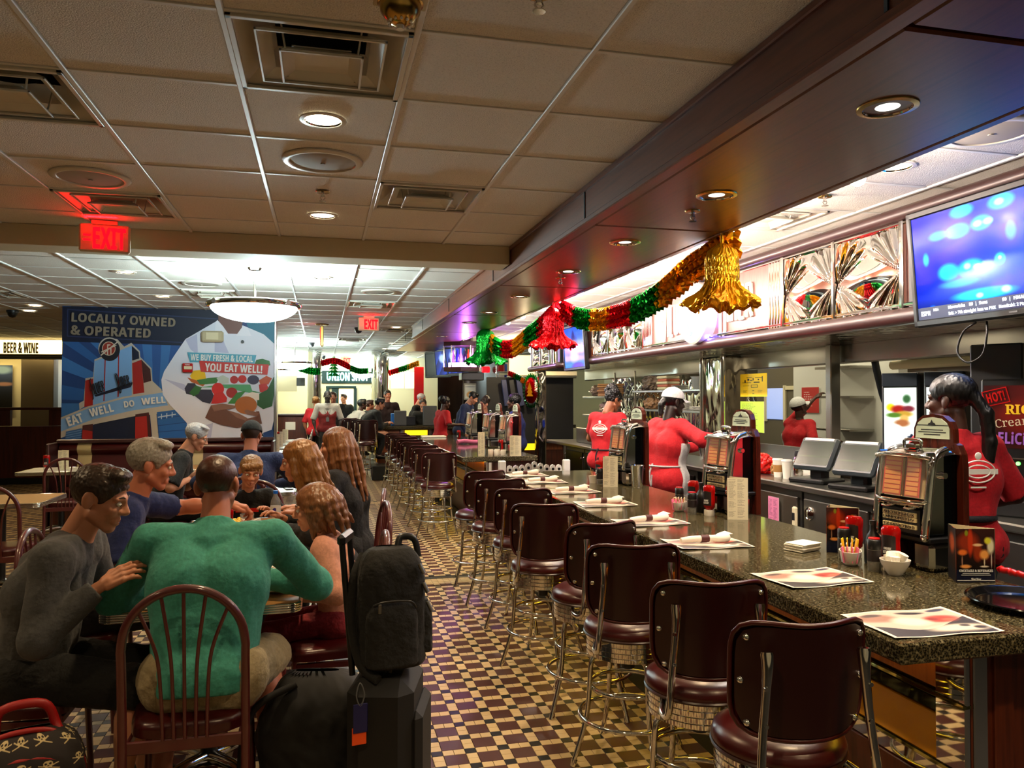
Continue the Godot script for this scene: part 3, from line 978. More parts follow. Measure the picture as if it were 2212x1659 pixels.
func blobs(w: int, h: int, base: Callable, spots: Array) -> ImageTexture:
	var im := Image.create(w, h, false, Image.FORMAT_RGB8)
	for y in h:
		for x in w:
			var p := Vector2(float(x) / w, float(y) / h)
			var c: Color = base.call(p)
			for s in spots:
				var q := Vector2((p.x - s[0]) / s[2], (p.y - s[1]) / s[3]).length_squared()
				if q < 4.0: c = c.lerp(s[4], clampf(1.35 - q, 0.0, 1.0))
			im.set_pixel(x, y, c)
	return ImageTexture.create_from_image(im)

func screen_mat(key: String, tex: Texture2D, e: float) -> StandardMaterial3D:
	var m := mat(key, Color(0.02, 0.02, 0.02), 0.12)
	m.emission_enabled = true
	m.emission_operator = BaseMaterial3D.EMISSION_OP_MULTIPLY
	m.emission = Color.WHITE
	m.emission_texture = tex
	m.emission_energy_multiplier = e
	return m

func tv_set(called: String, label: String, at: Vector3, turn: float, tilt: float, w: float, h: float, m: Material) -> Node3D:
	var t := thing(called, label, "television", at, turn)
	t.rotation_degrees.x = tilt
	var b := mb()
	b.box(Vector3(0, 0, -0.03), Vector3(w + 0.07, h + 0.09, 0.05), 0.01)
	put("casing", b, M.black, t)
	var fr := mb()
	for s in [-1, 1]:
		fr.box(Vector3(s * (w / 2 + 0.018), 0, 0), Vector3(0.034, h + 0.08, 0.022), 0.006)
		fr.box(Vector3(0, s * (h / 2 + 0.02), 0), Vector3(w + 0.07, 0.038, 0.022), 0.006)
	put("bezel", fr, M.black, t)
	var q := mb()
	q.quad([Vector3(-w / 2, h / 2, 0.001), Vector3(w / 2, h / 2, 0.001), Vector3(w / 2, -h / 2, 0.001), Vector3(-w / 2, -h / 2, 0.001)], Vector3(0, 0, 1), [Vector2(0, 0), Vector2(1, 0), Vector2(1, 1), Vector2(0, 1)])
	put("screen", q, m, t)
	return t

func television():
	var cy := Color(0.05, 0.85, 1)
	var wh := Color(0.65, 1, 0.9)
	var tex := blobs(320, 180, func(p): return Color(0.0, 0.12 + 0.25 * p.x, 0.7 + 0.25 * p.x).lerp(Color(0.0, 0.02, 0.12), clampf((p.y - 0.8) * 4.0, 0, 0.75)), [[0.33, 0.05, 0.074, 0.061, cy], [0.56, 0.06, 0.074, 0.068, cy], [0.55, 0.06, 0.031, 0.034, wh], [0.3, 0.22, 0.074, 0.068, cy], [0.44, 0.2, 0.062, 0.068, cy], [0.42, 0.2, 0.031, 0.034, wh], [0.48, 0.2, 0.031, 0.034, wh], [0.17, 0.22, 0.062, 0.048, Color(0, 0.65, 0.95)], [0.08, 0.42, 0.022, 0.068, Color(0, 0.7, 0.95)], [0.22, 0.58, 0.068, 0.082, cy], [0.36, 0.58, 0.081, 0.082, cy], [0.34, 0.56, 0.025, 0.034, wh], [0.4, 0.58, 0.025, 0.027, wh], [0.53, 0.55, 0.031, 0.054, cy], [0.53, 0.54, 0.012, 0.020, wh], [0.6, 0.33, 0.031, 0.082, Color(0, 0.6, 0.95)], [0.74, 0.3, 0.062, 0.088, cy], [0.85, 0.6, 0.087, 0.109, cy], [0.28, 0.7, 0.124, 0.041, Color(0, 0.55, 0.95)], [0.42, 0.83, 0.186, 0.054, cy], [0.4, 0.84, 0.025, 0.027, wh], [0.55, 0.82, 0.031, 0.034, wh], [0.7, 0.84, 0.031, 0.027, wh], [0.1, 0.9, 0.025, 0.034, Color(0, 0.4, 0.9)]])
	# set in the black part of the header, tipped down toward the counter
	var t := tv_set("television", "large flat television with glowing blue picture at the right edge", Vector3(3.44, 2.365, -3.37), -90.0, 0.0, 1.12, 0.6, screen_mat("screen_blue", tex, 1.25))
	t.rotation_degrees = Vector3(5.0, -90.0, 0)
	var bar := mb()
	bar.box(Vector3(0, -0.265, 0.002), Vector3(1.12, 0.07, 0.002))
	put("ticker_band", bar, glow("ticker_blue", Color(0.0, 0.06, 0.3), 0.6, Color(0.02, 0.05, 0.15)), t)
	var tx := mb()
	tx.add(fit(words("ESPN", 0.03, 0.001), 0.07, 0.028), xf(Vector3(-0.5, -0.265, 0.004)))
	tx.add(fit(words("NBA", 0.02, 0.001, false), 0.04, 0.015), xf(Vector3(-0.42, -0.25, 0.004)))
	tx.add(fit(words("Mavericks    89  |  Suns              99  |  FINAL", 0.02, 0.001), 0.5, 0.024), xf(Vector3(-0.08, -0.249, 0.004)))
	tx.add(fit(words("DAL > 7th straight loss vs PHX   Nowitzki: 2 Pts in 6 mins", 0.02, 0.001), 0.6, 0.024), xf(Vector3(-0.03, -0.284, 0.004)))
	put("ticker_lettering", tx, glow("ticker_white", Color(0.75, 0.88, 1), 0.9), t)
	var lg := mb()
	lg.box(Vector3(0.1, -0.318, 0.012), Vector3(0.05, 0.008, 0.002))
	put("maker_badge", lg, M.mid_grey, t)
	area(Vector3(3.40, 2.36, -3.37), Vector2(1.1, 0.6), 0.07, Color(0.1, 0.55, 1), Vector3(-1, -0.09, 0))
	var c := mb()
	c.tube(spl([Vector3(3.5, 2.02, -3.55), Vector3(3.48, 1.97, -3.62), Vector3(3.46, 1.86, -3.64), Vector3(3.47, 1.8, -3.58), Vector3(3.49, 1.84, -3.5), Vector3(3.5, 1.95, -3.48), Vector3(3.52, 2.02, -3.5)], 8), 0.006, 8)
	one("power_cord", c, M.black, "black cord looped below the large blue television", "cord")
	var bt := blobs(128, 200, func(p): return Color(0.08, 0.3, 0.8).lerp(Color(0.25, 0.5, 1), p.y), [[0.5, 0.5, 0.2, 0.35, Color(0.08, 0.15, 0.5)], [0.5, 0.7, 0.22, 0.2, Color(0.6, 0.65, 0.85)], [0.5, 0.25, 0.07, 0.18, Color(0.05, 0.1, 0.45)], [0.65, 0.98, 0.3, 0.1, Color(0.35, 0.2, 0.8)]])
	tv_set("television", "blue television behind the red bell showing a bottle", Vector3(3.44, 2.32, -10.42), -90.0, 0.0, 0.88, 0.56, screen_mat("screen_bottle", bt, 1.1)).rotation_degrees = Vector3(4, -90, 0)
	# hexagonal mirrored box beyond it
	var k := thing("mirror_box", "mirrored corner box on a mahogany ledge below the red bell", "display box", Vector3(3.5, 2.1, -11.9))
	var b := mb()
	b.box(Vector3(0.1, 0.31, 0), Vector3(0.3, 0.58, 1.6), 0.01)
	put("body", b, M.dark_grey, k)
	for q in [-0.42, 0.1]:
		var p := mb()
		p.surf(func(a, c2): return Vector3(-0.055 - 0.012 * pow(absf(sin(c2 * 14.0 + 6.0 * pow(a - 0.5, 2))), 2) * smoothstep(0.6, 0.1, c2), 0.05 + 0.52 * c2, q + 0.48 * (a - 0.5)), 30, 40)
		put("mirror_panel", p, M.mirror, k)
	for q in [-0.7, -0.16, 0.36, 0.6]:
		var p := mb()
		p.tube([Vector3(-0.06, 0.03, q), Vector3(-0.06, 0.6, q)], 0.035, 12)
		put("chrome_post", p, M.chrome, k)
	var ld := mb()
	ld.tube([Vector3(-0.04, 0.0, -0.95), Vector3(-0.06, 0.0, 0.75), Vector3(0.1, 0.0, 0.86)], 0.05, 12)
	put("ledge", ld, M.mahogany, k)

# ---------------------------------------------------------------- counters
func counters():
	counter_run("counter", "long speckled granite counter with stools, nearest the camera", Vector3(1.57, 0, -1.86), Vector3(2.49, 0, -7.08), 0.915, 0.33)
	counter_run("counter", "second granite counter beyond the white picket rack", Vector3(1.6, 0, -9.0), Vector3(2.52, 0, -14.6), 0.915, 0.33)

func counter_run(called: String, label: String, a: Vector3, b: Vector3, y: float, over: float):
	var t := thing(called, label, "counter", Vector3(a.x, 0, a.z))
	var w := b.x - a.x
	var l := a.z - b.z
	var tp := mb()
	tp.box(Vector3(w / 2, y - 0.03, -l / 2), Vector3(w, 0.06, l), 0.006)
	put("granite_top", tp, M.granite, t)
	var body := mb()
	body.box(Vector3(over + (w - over - 0.03) / 2, (y - 0.06) / 2, -0.1 - (l - 0.2) / 2), Vector3(w - over - 0.03, y - 0.062, l - 0.2), 0.003)
	put("body", body, M.dark_wood_up, t)
	var x := over - 0.004
	var n := int(round((l - 0.2) / 1.25))
	var step := (l - 0.2) / n
	for i in n:
		var z := -0.1 - step * (i + 0.5)
		for q in [["wood_panel", 0.69, 0.85, M.warm_wood, 0.008], ["dark_mirror", 0.615, 0.66, M.dark_mirror, 0.006], ["amber_panel", 0.47, 0.612, M.amber_panel, 0.012], ["lower_mirror", 0.4, 0.455, M.mirror, 0.006], ["kick_panel", 0.02, 0.395, M.dark_wood_up, 0.01]]:
			var p := mb()
			p.box(Vector3(x - 0.004, (q[1] + q[2]) / 2, z), Vector3(0.014 + q[4], q[2] - q[1], step - 0.13), 0.003)
			put(q[0], p, q[3], t)
	for q in [0.672, 0.462]:
		var p := mb()
		p.box(Vector3(x - 0.008, q, -l / 2), Vector3(0.03, 0.018, l - 0.2), 0.004)
		put("trim_strip", p, M.yellow_mirror, t)
	for i in n + 1:
		var p := mb()
		p.box(Vector3(x - 0.008, y / 2 - 0.03, -0.1 - step * i + (-0.06 if i == 0 else (0.06 if i == n else 0.0))), Vector3(0.02, y - 0.07, 0.12), 0.004)
		put("mirror_strip", p, M.mirror, t)
	var led := mb()
	led.box(Vector3(x - 0.03, y - 0.066, -l / 2), Vector3(0.02, 0.008, l - 0.24))
	put("led_strip", led, M.led_yellow, t)
	for i in 3: area(Vector3(a.x + x - 0.03, y - 0.075, a.z - l * (i + 0.5) / 3), Vector2(0.03, l / 3.2), 0.05, Color(1, 0.75, 0.2), Vector3(-0.3, -1, 0))
	# end wall toward the camera
	for q in [[over + 0.004, 0.05, "mirror_strip", M.mirror, 0.83, 0.01], [over + 0.075, 0.07, "wood_stile", M.dark_wood_up, 0.83, 0.02], [over + 0.33, 0.4, "end_panel", M.warm_wood, 0.5, 0.012]]:
		var p := mb()
		p.box(Vector3(q[0] + q[1] / 2 - 0.0, q[4] / 2 + 0.01, -0.098), Vector3(q[1], q[4], q[5]), 0.003)
		put(q[2], p, q[3], t)

# ---------------------------------------------------------------- bar stools
func make_stool(label: String) -> Node3D:
	var t := thing("bar_stool", label, "bar stool", Vector3.ZERO, 0.0, "chrome bar stools with burgundy vinyl backs")
	var s := mb()
	s.lathe([Vector2(0.186, 0.56), Vector2(0.194, 0.568), Vector2(0.196, 0.585), Vector2(0.188, 0.605), Vector2(0.16, 0.622), Vector2(0.1, 0.634), Vector2(0.0005, 0.638)], 40)
	put("seat_cushion", s, M.vinyl, t)
	var pp := mb()
	pp.lathe([Vector2(0.19, 0.556), Vector2(0.197, 0.558), Vector2(0.199, 0.564), Vector2(0.195, 0.569)], 40)
	put("piping", pp, M.vinyl_back, t)
	var b := mb()
	var pr := [Vector2(0.05, 0.47), Vector2(0.178, 0.47)]
	for k in 4:
		var y := 0.474 + 0.0215 * k
		pr += [Vector2(0.186, y), Vector2(0.187, y + 0.016), Vector2(0.182, y + 0.018), Vector2(0.182, y + 0.02)]
	pr += [Vector2(0.19, 0.56)]
	b.lathe(pr, 40)
	put("chrome_band", b, M.chrome, t)
	for k in 4:
		var a := TAU * k / 4 + PI / 4 + 0.5
		var d := Vector3(cos(a), 0, sin(a))
		var l := mb()
		l.tube(spl([d * 0.08 + UP * 0.466, d * 0.15 + UP * 0.464, d * 0.178 + UP * 0.44, d * 0.188 + UP * 0.32, d * 0.205 + UP * 0.19, d * 0.262 + UP * 0.02], 4), 0.0115, 8)
		l.cyl(d * 0.258 + UP * 0.028, d * 0.266 + UP * 0.001, 0.014)
		put("leg", l, M.chrome, t)
	for q in [[0.17, 0.325], [0.215, 0.195]]:
		var r := mb()
		var pts := []
		for k in 32: pts.append(Vector3(cos(TAU * k / 32) * q[0], q[1], sin(TAU * k / 32) * q[0]))
		r.tube(pts, 0.0105, 8, true)
		put("foot_ring", r, M.chrome, t)
	# curved padded back: a rounded plate bent round the sitter
	var shell := func(a: float, c: float, z: float, grow: float) -> Vector3:
		var q := rr_disc(a, c, 0.205 + grow, 0.166 + grow, 0.075)
		return Vector3(q.x * (1.0 - 0.06 * (0.5 - q.y / 0.33) * 0.5), 0.812 + q.y + 0.016 * pow(q.x / 0.2, 2) * (1.0 if q.y > 0 else 0.3), 0.228 - 0.085 * pow(q.x / 0.2, 2) + z - 0.03 * (q.y / 0.33 - 0.5) * -1.0)
	var bb := mb()
	bb.surf(func(a, c): return shell.call(a, c, 0.0, -0.012), 40, 6, true)
	put("back_board", bb, M.vinyl_back, t)
	var pad := mb()
	pad.surf(func(a, c): return shell.call(a, c, -0.012 - 0.03 * sqrt(maxf(1.0 - pow(c, 4), 0.0)), 0.0), 40, 8)
	put("back_cushion", pad, M.vinyl, t)
	var pb := mb()
	var ep := []
	for k in 48: ep.append(shell.call(k / 48.0, 1.0, -0.006, -0.003))
	pb.tube(ep, 0.0075, 8, true)
	put("back_piping", pb, M.vinyl, t)
	for sx in [-1, 1]:
		var br := mb()
		br.tube(spl([Vector3(0.152 * sx, 0.545, 0.1), Vector3(0.172 * sx, 0.535, 0.16), Vector3(0.174 * sx, 0.54, 0.225), Vector3(0.168 * sx, 0.575, 0.25), Vector3(0.155 * sx, 0.7, 0.24), Vector3(0.145 * sx, 0.8, 0.237), Vector3(0.14 * sx, 0.87, 0.236), Vector3(0.14 * sx, 0.915, 0.232)], 4), [0.011, 0.011, 0.0115, 0.012, 0.012, 0.012, 0.012, 0.012, 0.012, 0.012, 0.012, 0.012, 0.012, 0.012, 0.012, 0.012, 0.012, 0.012, 0.012, 0.0125, 0.0125, 0.013, 0.014, 0.015, 0.016, 0.017, 0.018, 0.019, 0.016], 10)
		put("bracket", br, M.chrome, t)
		for q in [0.72, 0.82]:
			var sc := mb()
			sc.cyl(Vector3(0.15 * sx, q, 0.247), Vector3(0.15 * sx, q, 0.253), 0.007, 0.006, 10)
			put("screw", sc, M.mirror, t)
		for q in [[0.168, 0.935], [0.178, 0.81], [0.16, 0.69]]:
			var sc := mb()
			var zz: float = 0.228 - 0.085 * pow(q[0] / 0.2, 2) - 0.03 * ((0.5 - (q[1] - 0.812) / 0.33))
			sc.lathe([Vector2(0.0005, 0.009), Vector2(0.006, 0.008), Vector2(0.0095, 0.004), Vector2(0.0095, -0.01)], 12, xf(Vector3(q[0] * sx, q[1], zz), Vector3(90, 0, 0)))
			put("bolt", sc, M.chrome, t)
	var post := mb()
	post.cyl(Vector3(0, 0.4, 0), Vector3(0, 0.47, 0), 0.03)
	put("swivel", post, M.dark_grey, t)
	return t

# polar grid over a rounded rectangle: a is the angle, c the distance from the centre
func rr_disc(a: float, c: float, w: float, h: float, r: float) -> Vector2:
	var an := TAU * a
	var d := Vector2(cos(an), sin(an))
	var k := 5.0
	var e := pow(pow(absf(d.x) / w, k) + pow(absf(d.y) / h, k), -1.0 / k)
	return d * e * c

func stools():
	var row := [[1.34, -2.11, -6.8], [1.335, -2.6, -11.9], [1.335, -3.28, -11.8], [1.36, -3.87, 9.2], [1.32, -4.6, -12.0], [1.375, -5.37, -6.5], [1.35, -6.05, 2.1], [1.33, -6.72, 18.0]]
	var ord := ["first", "second", "third", "fourth", "fifth", "sixth", "seventh", "eighth"]
	var proto: Node3D
	for i in 8:
		var lb: String = "%s burgundy bar stool at the near granite counter, counted from the photo's bottom edge" % ord[i]
		if i == 0: proto = make_stool(lb)
		var o := proto if i == 0 else copy(proto, lb, Vector3.ZERO)
		o.position = Vector3(row[i][0], 0, row[i][1])
		o.rotation_degrees.y = row[i][2]
	var zs := [-9.03, -9.8, -10.5, -11.3, -12.0, -12.8, -13.6, -14.3]
	var rs := [3, -8, 6, -5, 0, 7, -4, 2]
	for i in 8: copy(proto, "%s burgundy bar stool at the second counter, beyond the white picket rack" % ord[i], Vector3(1.31, 0, zs[i]), rs[i])

# ---------------------------------------------------------------- things on the counters
func make_jukebox(label: String) -> Node3D:
	# front faces +z, base at y = 0
	var t := thing("tabletop_jukebox", label, "jukebox", Vector3.ZERO, 0.0, "chrome tabletop jukeboxes with wooden backs")
	var side := PackedVector2Array([Vector2(-0.09, 0), Vector2(0.1, 0), Vector2(0.095, 0.05), Vector2(0.06, 0.3), Vector2(0.045, 0.35), Vector2(0.02, 0.37), Vector2(-0.09, 0.37)])
	var b := mb()
	b.prism(side, 0.25, xf(Vector3(0.125, 0, 0), Vector3(0, -90, 0)))
	put("body", b, M.juke_dark, t)
	for s in [-1, 1]:
		var f := mb()
		f.tube(spl([Vector3(0.135 * s, 0.0, 0.112), Vector3(0.138 * s, 0.1, 0.1), Vector3(0.138 * s, 0.3, 0.07), Vector3(0.128 * s, 0.36, 0.03), Vector3(0.12 * s, 0.38, -0.03)], 5), 0.018, 10)
		f.box(Vector3(0.131 * s, 0.19, 0.045), Vector3(0.01, 0.36, 0.1), 0.004)
		f.ell(Vector3(0.135 * s, 0.004, 0.112), Vector3(0.02, 0.022, 0.02), 12, 8)
		put("chrome_fin", f, M.chrome, t)
		var k := mb()
		k.cyl(Vector3(0.136 * s, 0.27, 0.01), Vector3(0.155 * s, 0.27, 0.01), 0.018, 0.014)
		put("volume_knob", k, M.chrome, t)
	var hood := mb()
	hood.surf(func(a, c): return Vector3((a - 0.5) * 0.3 * (1.0 - 0.05 * c), 0.355 + 0.035 * sin(c * PI * 0.62) - 0.03 * pow(absf(a - 0.5) * 2, 6), 0.1 - 0.19 * c + 0.02 * (1.0 - pow((a - 0.5) * 2, 2)) * (1.0 - c)), 18, 12)
	hood.tube(spl([Vector3(-0.15, 0.345, 0.09), Vector3(-0.08, 0.355, 0.108), Vector3(0.08, 0.355, 0.108), Vector3(0.15, 0.345, 0.09)], 5), 0.01, 8)
	put("chrome_hood", hood, M.chrome, t)
	var hd := mb()
	hd.tube(spl([Vector3(-0.045, 0.385, 0.03), Vector3(-0.045, 0.418, 0.03), Vector3(0.0, 0.422, 0.03), Vector3(0.045, 0.418, 0.03), Vector3(0.045, 0.385, 0.03)], 4), 0.007, 8)
	hd.box(Vector3(0, 0.392, 0.03), Vector3(0.06, 0.02, 0.03), 0.005)
	put("coin_slot", hd, M.chrome, t)
	var tilt := xf(Vector3(0, 0.165, 0.089), Vector3(-7.5, 0, 0))
	var pg := mb()
	pg.box(Vector3(0, 0.09, -0.012), Vector3(0.235, 0.18, 0.006), 0, tilt)
	put("page_back", pg, M.cream_paper, t)
	for s in [-1, 1]:
		var pages := put("song_page", page_shape(s, tilt), M.song_pink, t)
		for r in 8:
			var cd := mb()
			cd.box(Vector3(0, 0.018 + 0.0215 * r, 0.003), Vector3(0.078, 0.0165, 0.003), 0.001, tilt * xf(Vector3(0.056 * s, 0, 0.012), Vector3(0, -9.0 * s, 0)))
			put("title_card", cd, M.song_card, pages)
	var hub := mb()
	hub.box(Vector3(0, 0.09, 0.008), Vector3(0.012, 0.175, 0.016), 0.003, tilt)
	put("page_spine", hub, M.brass, t)
	var win := mb()
	win.surf(func(a, c): return tilt * Vector3((a - 0.5) * 0.25, c * 0.18, 0.02 + 0.03 * sqrt(maxf(1.0 - pow((a - 0.5) * 2, 4), 0.0))), 16, 4)
	put("window_pane", win, M.glass, t)
	var lg := mb()
	lg.tube(spl([Vector3(-0.15, 0.155, 0.095), Vector3(-0.08, 0.152, 0.135), Vector3(0.08, 0.152, 0.135), Vector3(0.15, 0.155, 0.095)], 5), 0.009, 8)
	lg.box(Vector3(0, 0.136, 0.105), Vector3(0.24, 0.012, 0.04), 0.004)
	put("chrome_ledge", lg, M.chrome, t)
	for s in [-1, 1]:
		var fl := mb()
		fl.tube([Vector3(0.035 * s, 0.128, 0.105), Vector3(0.05 * s, 0.122, 0.135), Vector3(0.075 * s, 0.122, 0.135), Vector3(0.085 * s, 0.128, 0.105)], 0.006, 6)
		put("page_lever", fl, M.chrome, t)
	var bp := mb()
	bp.box(Vector3(0, 0.062, 0.098), Vector3(0.21, 0.11, 0.02), 0.004)
	put("button_panel", bp, M.dark_grey, t)
	var rows := [[0.092, "ABCDEFGHJK"], [0.07, "LMNPQRSTUV"], [0.038, "1234567890"]]
	for r in rows:
		var bx := mb()
		bx.box(Vector3(0, r[0], 0.112), Vector3(0.185, 0.02, 0.012), 0.002)
		var bar := put("button_strip", bx, M.button_cream, t)
		put("lettering", fit_at(words(r[1], 0.012, 0.0006, true, false, true), 0.175, 0.012, Vector3(0, r[0], 0.1182)), M.dark_ink, bar)
		for k in 9:
			var gr := mb()
			gr.box(Vector3(-0.074 + 0.0185 * k, r[0], 0.1182), Vector3(0.0012, 0.02, 0.001))
			put("groove", gr, M.dark_ink, bar)
	var wood := PackedVector2Array()
	for p in [[-0.155, -0.15], [0.155, -0.15], [0.155, 0.3], [0.15, 0.36], [0.13, 0.4], [0.108, 0.41], [0.105, 0.47], [0.09, 0.505], [0.055, 0.53], [0, 0.538], [-0.055, 0.53], [-0.09, 0.505], [-0.105, 0.47], [-0.108, 0.41], [-0.13, 0.4], [-0.15, 0.36], [-0.155, 0.3]]: wood.append(Vector2(p[0], p[1]))
	var wd := mb()
	wd.prism(wood, 0.035, xf(Vector3(0, 0, -0.127)))
	put("wooden_back", wd, M.mahogany_board, t)
	var pq := PackedVector2Array()
	for p in [[-0.092, 0.425], [0.092, 0.425], [0.09, 0.47], [0.077, 0.497], [0.048, 0.517], [0, 0.523], [-0.048, 0.517], [-0.077, 0.497], [-0.09, 0.47]]: pq.append(Vector2(p[0], p[1]))
	var pl := mb()
	pl.prism(pq, 0.006, xf(Vector3(0, 0, -0.092)))
	var pla := put("plaque", pl, M.plaque_green, t)
	var pt := mb()
	pt.box(Vector3(0, 0.486, -0.0855), Vector3(0.172, 0.0035, 0.001))
	pt.prism(PackedVector2Array([Vector2(-0.022, 0.484), Vector2(0.022, 0.484), Vector2(0.018, 0.494), Vector2(0.007, 0.498), Vector2(0, 0.512), Vector2(-0.007, 0.498), Vector2(-0.018, 0.494)]), 0.001, xf(Vector3(0, 0, -0.085)))
	for k in 3: pt.box(Vector3(0, 0.465 - 0.011 * k, -0.0855), Vector3([0.12, 0.15, 0.09][k], 0.0045, 0.001))
	put("plaque_print", pt, M.dark_ink, pla)
	# black base with a chrome napkin dispenser at either end
	var st := mb()
	st.box(Vector3(0, -0.012, 0.0), Vector3(0.3, 0.024, 0.2), 0.006)
	put("base_plate", st, M.black, t)
	for s in [-1, 1]:
		var nd := mb()
		nd.box(Vector3(0.1 * s, -0.088, 0.015), Vector3(0.105, 0.126, 0.15), 0.02)
		var d := put("napkin_dispenser", nd, M.chrome, t)
		var fp := mb()
		fp.box(Vector3(0.1 * s, -0.078, 0.091), Vector3(0.07, 0.085, 0.003))
		put("face_plate", fp, M.steel, d)
	return t

func page_shape(s: int, tilt: Transform3D) -> MB:
	var b := mb()
	b.box(Vector3(0, 0.092, 0), Vector3(0.092, 0.176, 0.004), 0, tilt * xf(Vector3(0.056 * s, 0, 0.012), Vector3(0, -9.0 * s, 0)))
	return b

func fit_at(o: MB, w: float, h: float, at: Vector3, rot := Vector3.ZERO) -> MB:
	var r := mb()
	r.add(fit(o, w, h), xf(at, rot))
	return r

func bottle_ketchup(label: String, at: Vector3, turn := 0.0, category := "ketchup bottle"):
	var t := thing("ketchup_bottle", label, category, at, turn, "red ketchup bottles standing on their caps")
	var c := mb()
	c.lathe([Vector2(0.001, 0), Vector2(0.03, 0), Vector2(0.031, 0.004), Vector2(0.03, 0.034), Vector2(0.001, 0.035)], 20)
	put("cap", c, M.ceramic, t)
	var b := mb()
	b.lathe([Vector2(0.02, 0.034), Vector2(0.034, 0.05), Vector2(0.036, 0.08), Vector2(0.034, 0.1), Vector2(0.034, 0.125), Vector2(0.037, 0.145), Vector2(0.036, 0.165), Vector2(0.028, 0.176), Vector2(0.0005, 0.178)], 24, xf(Vector3.ZERO), TAU, 0.0, Vector2(1.05, 0.75))
	put("bottle", b, M.ketchup, t)
	var l := mb()
	l.surf(func(a, e): return Vector3(sin((a - 0.5) * 1.7) * 0.0372, 0.06 + 0.085 * e, cos((a - 0.5) * 1.7) * 0.0275), 8, 4, true)
	put("printed_label", l, M.label_dark, t)
	var tx := mb()
	tx.add(fit(words("ORGANIC", 0.01, 0.0005), 0.03, 0.01), xf(Vector3(0, 0.09, 0.0285)))
	tx.add(fit(words("KETCHUP", 0.01, 0.0005), 0.034, 0.012), xf(Vector3(0, 0.076, 0.0285)))
	put("lettering", tx, M.white, t)

func pepper_mill(label: String, at: Vector3, red := true):
	var t := thing("pepper_mill", label, "pepper mill", at, 0.0, "clear pepper mills with black caps")
	var b := mb()
	b.lathe([Vector2(0.001, 0.002), Vector2(0.025, 0.0), Vector2(0.026, 0.01), Vector2(0.026, 0.085), Vector2(0.022, 0.09)], 20)
	put("glass_body", b, M.glass_grey, t)
	var pe := mb()
	pe.cyl(Vector3(0, 0.004, 0), Vector3(0, 0.034, 0), 0.023)
	put("peppercorns", pe, M.pepper, t)
	var lb := mb()
	lb.lathe([Vector2(0.0265, 0.04), Vector2(0.0265, 0.084)], 20)
	put("printed_label", lb, M.label_dark, t)
	var c := mb()
	c.lathe([Vector2(0.026, 0.086), Vector2(0.027, 0.09), Vector2(0.026, 0.122), Vector2(0.022, 0.126), Vector2(0.001, 0.127)], 20)
	put("cap", c, M.black, t)
	if red:
		var d := mb()
		d.lathe([Vector2(0.022, 0.127), Vector2(0.021, 0.131), Vector2(0.001, 0.132)], 16)
		put("lid", d, M.red, t)

func sauce_bottle(label: String, at: Vector3):
	var t := thing("sauce_bottle", label, "sauce bottle", at, 0.0, "dark sauce bottles")
	var b := mb()
	b.lathe([Vector2(0.001, 0), Vector2(0.032, 0.0), Vector2(0.034, 0.006), Vector2(0.034, 0.09), Vector2(0.026, 0.115), Vector2(0.012, 0.135), Vector2(0.011, 0.16), Vector2(0.001, 0.16)], 20)
	put("bottle", b, M.black, t)
	var c := mb()
	c.lathe([Vector2(0.012, 0.158), Vector2(0.013, 0.162), Vector2(0.013, 0.178), Vector2(0.001, 0.18)], 14)
	put("cap", c, M.dark_grey, t)

func sugar_caddy(label: String, at: Vector3, turn: float, n := 4):
	var t := thing("sugar_caddy", label, "sugar caddy", at, turn, "white porcelain sugar caddies")
	var b := mb()
	b.lathe([Vector2(0.001, 0.004), Vector2(0.03, 0.0), Vector2(0.042, 0.012), Vector2(0.05, 0.05), Vector2(0.052, 0.058), Vector2(0.048, 0.058), Vector2(0.044, 0.04), Vector2(0.036, 0.014), Vector2(0.001, 0.01)], 32, Transform3D.IDENTITY, TAU, 0.0, Vector2(1.45, 0.85))
	put("dish", b, M.ceramic, t)
	var dv := mb()
	dv.box(Vector3(0, 0.032, 0), Vector3(0.004, 0.05, 0.07), 0.001)
	put("divider", dv, M.ceramic, t)
	var g := "sugar packets in the caddies"
	var rot := Basis(UP, deg_to_rad(turn))
	var cs := [["pink sugar packet", "song_pinkish"], ["brown raw sugar packet", "packet_tan"], ["white sugar packet", "paper"], ["yellow sweetener packet", "yellow"]]
	var pk := mb()
	pk.box(Vector3(0, 0.032, 0), Vector3(0.038, 0.064, 0.0035), 0.001)
	var pm := pk.mesh()
	for q in 4:
		if q == 3 and n < 4: continue
		for k in 4:
			var lx: float = [-0.045, 0.01, 0.045, -0.02][q]
			var p := Vector3(lx + 0.004 * (k % 2), 0.014, -0.024 + 0.014 * k)
			if q == 3: p.y = 0.045
			var o := one("sugar_packet", pm, M[cs[q][1]], "%s standing in the %s" % [cs[q][0], label], "sugar packet", at + rot * p, turn + 8.0 * (k - 1.5), g)
			o.rotation_degrees.x = -8.0 + 5.0 * k

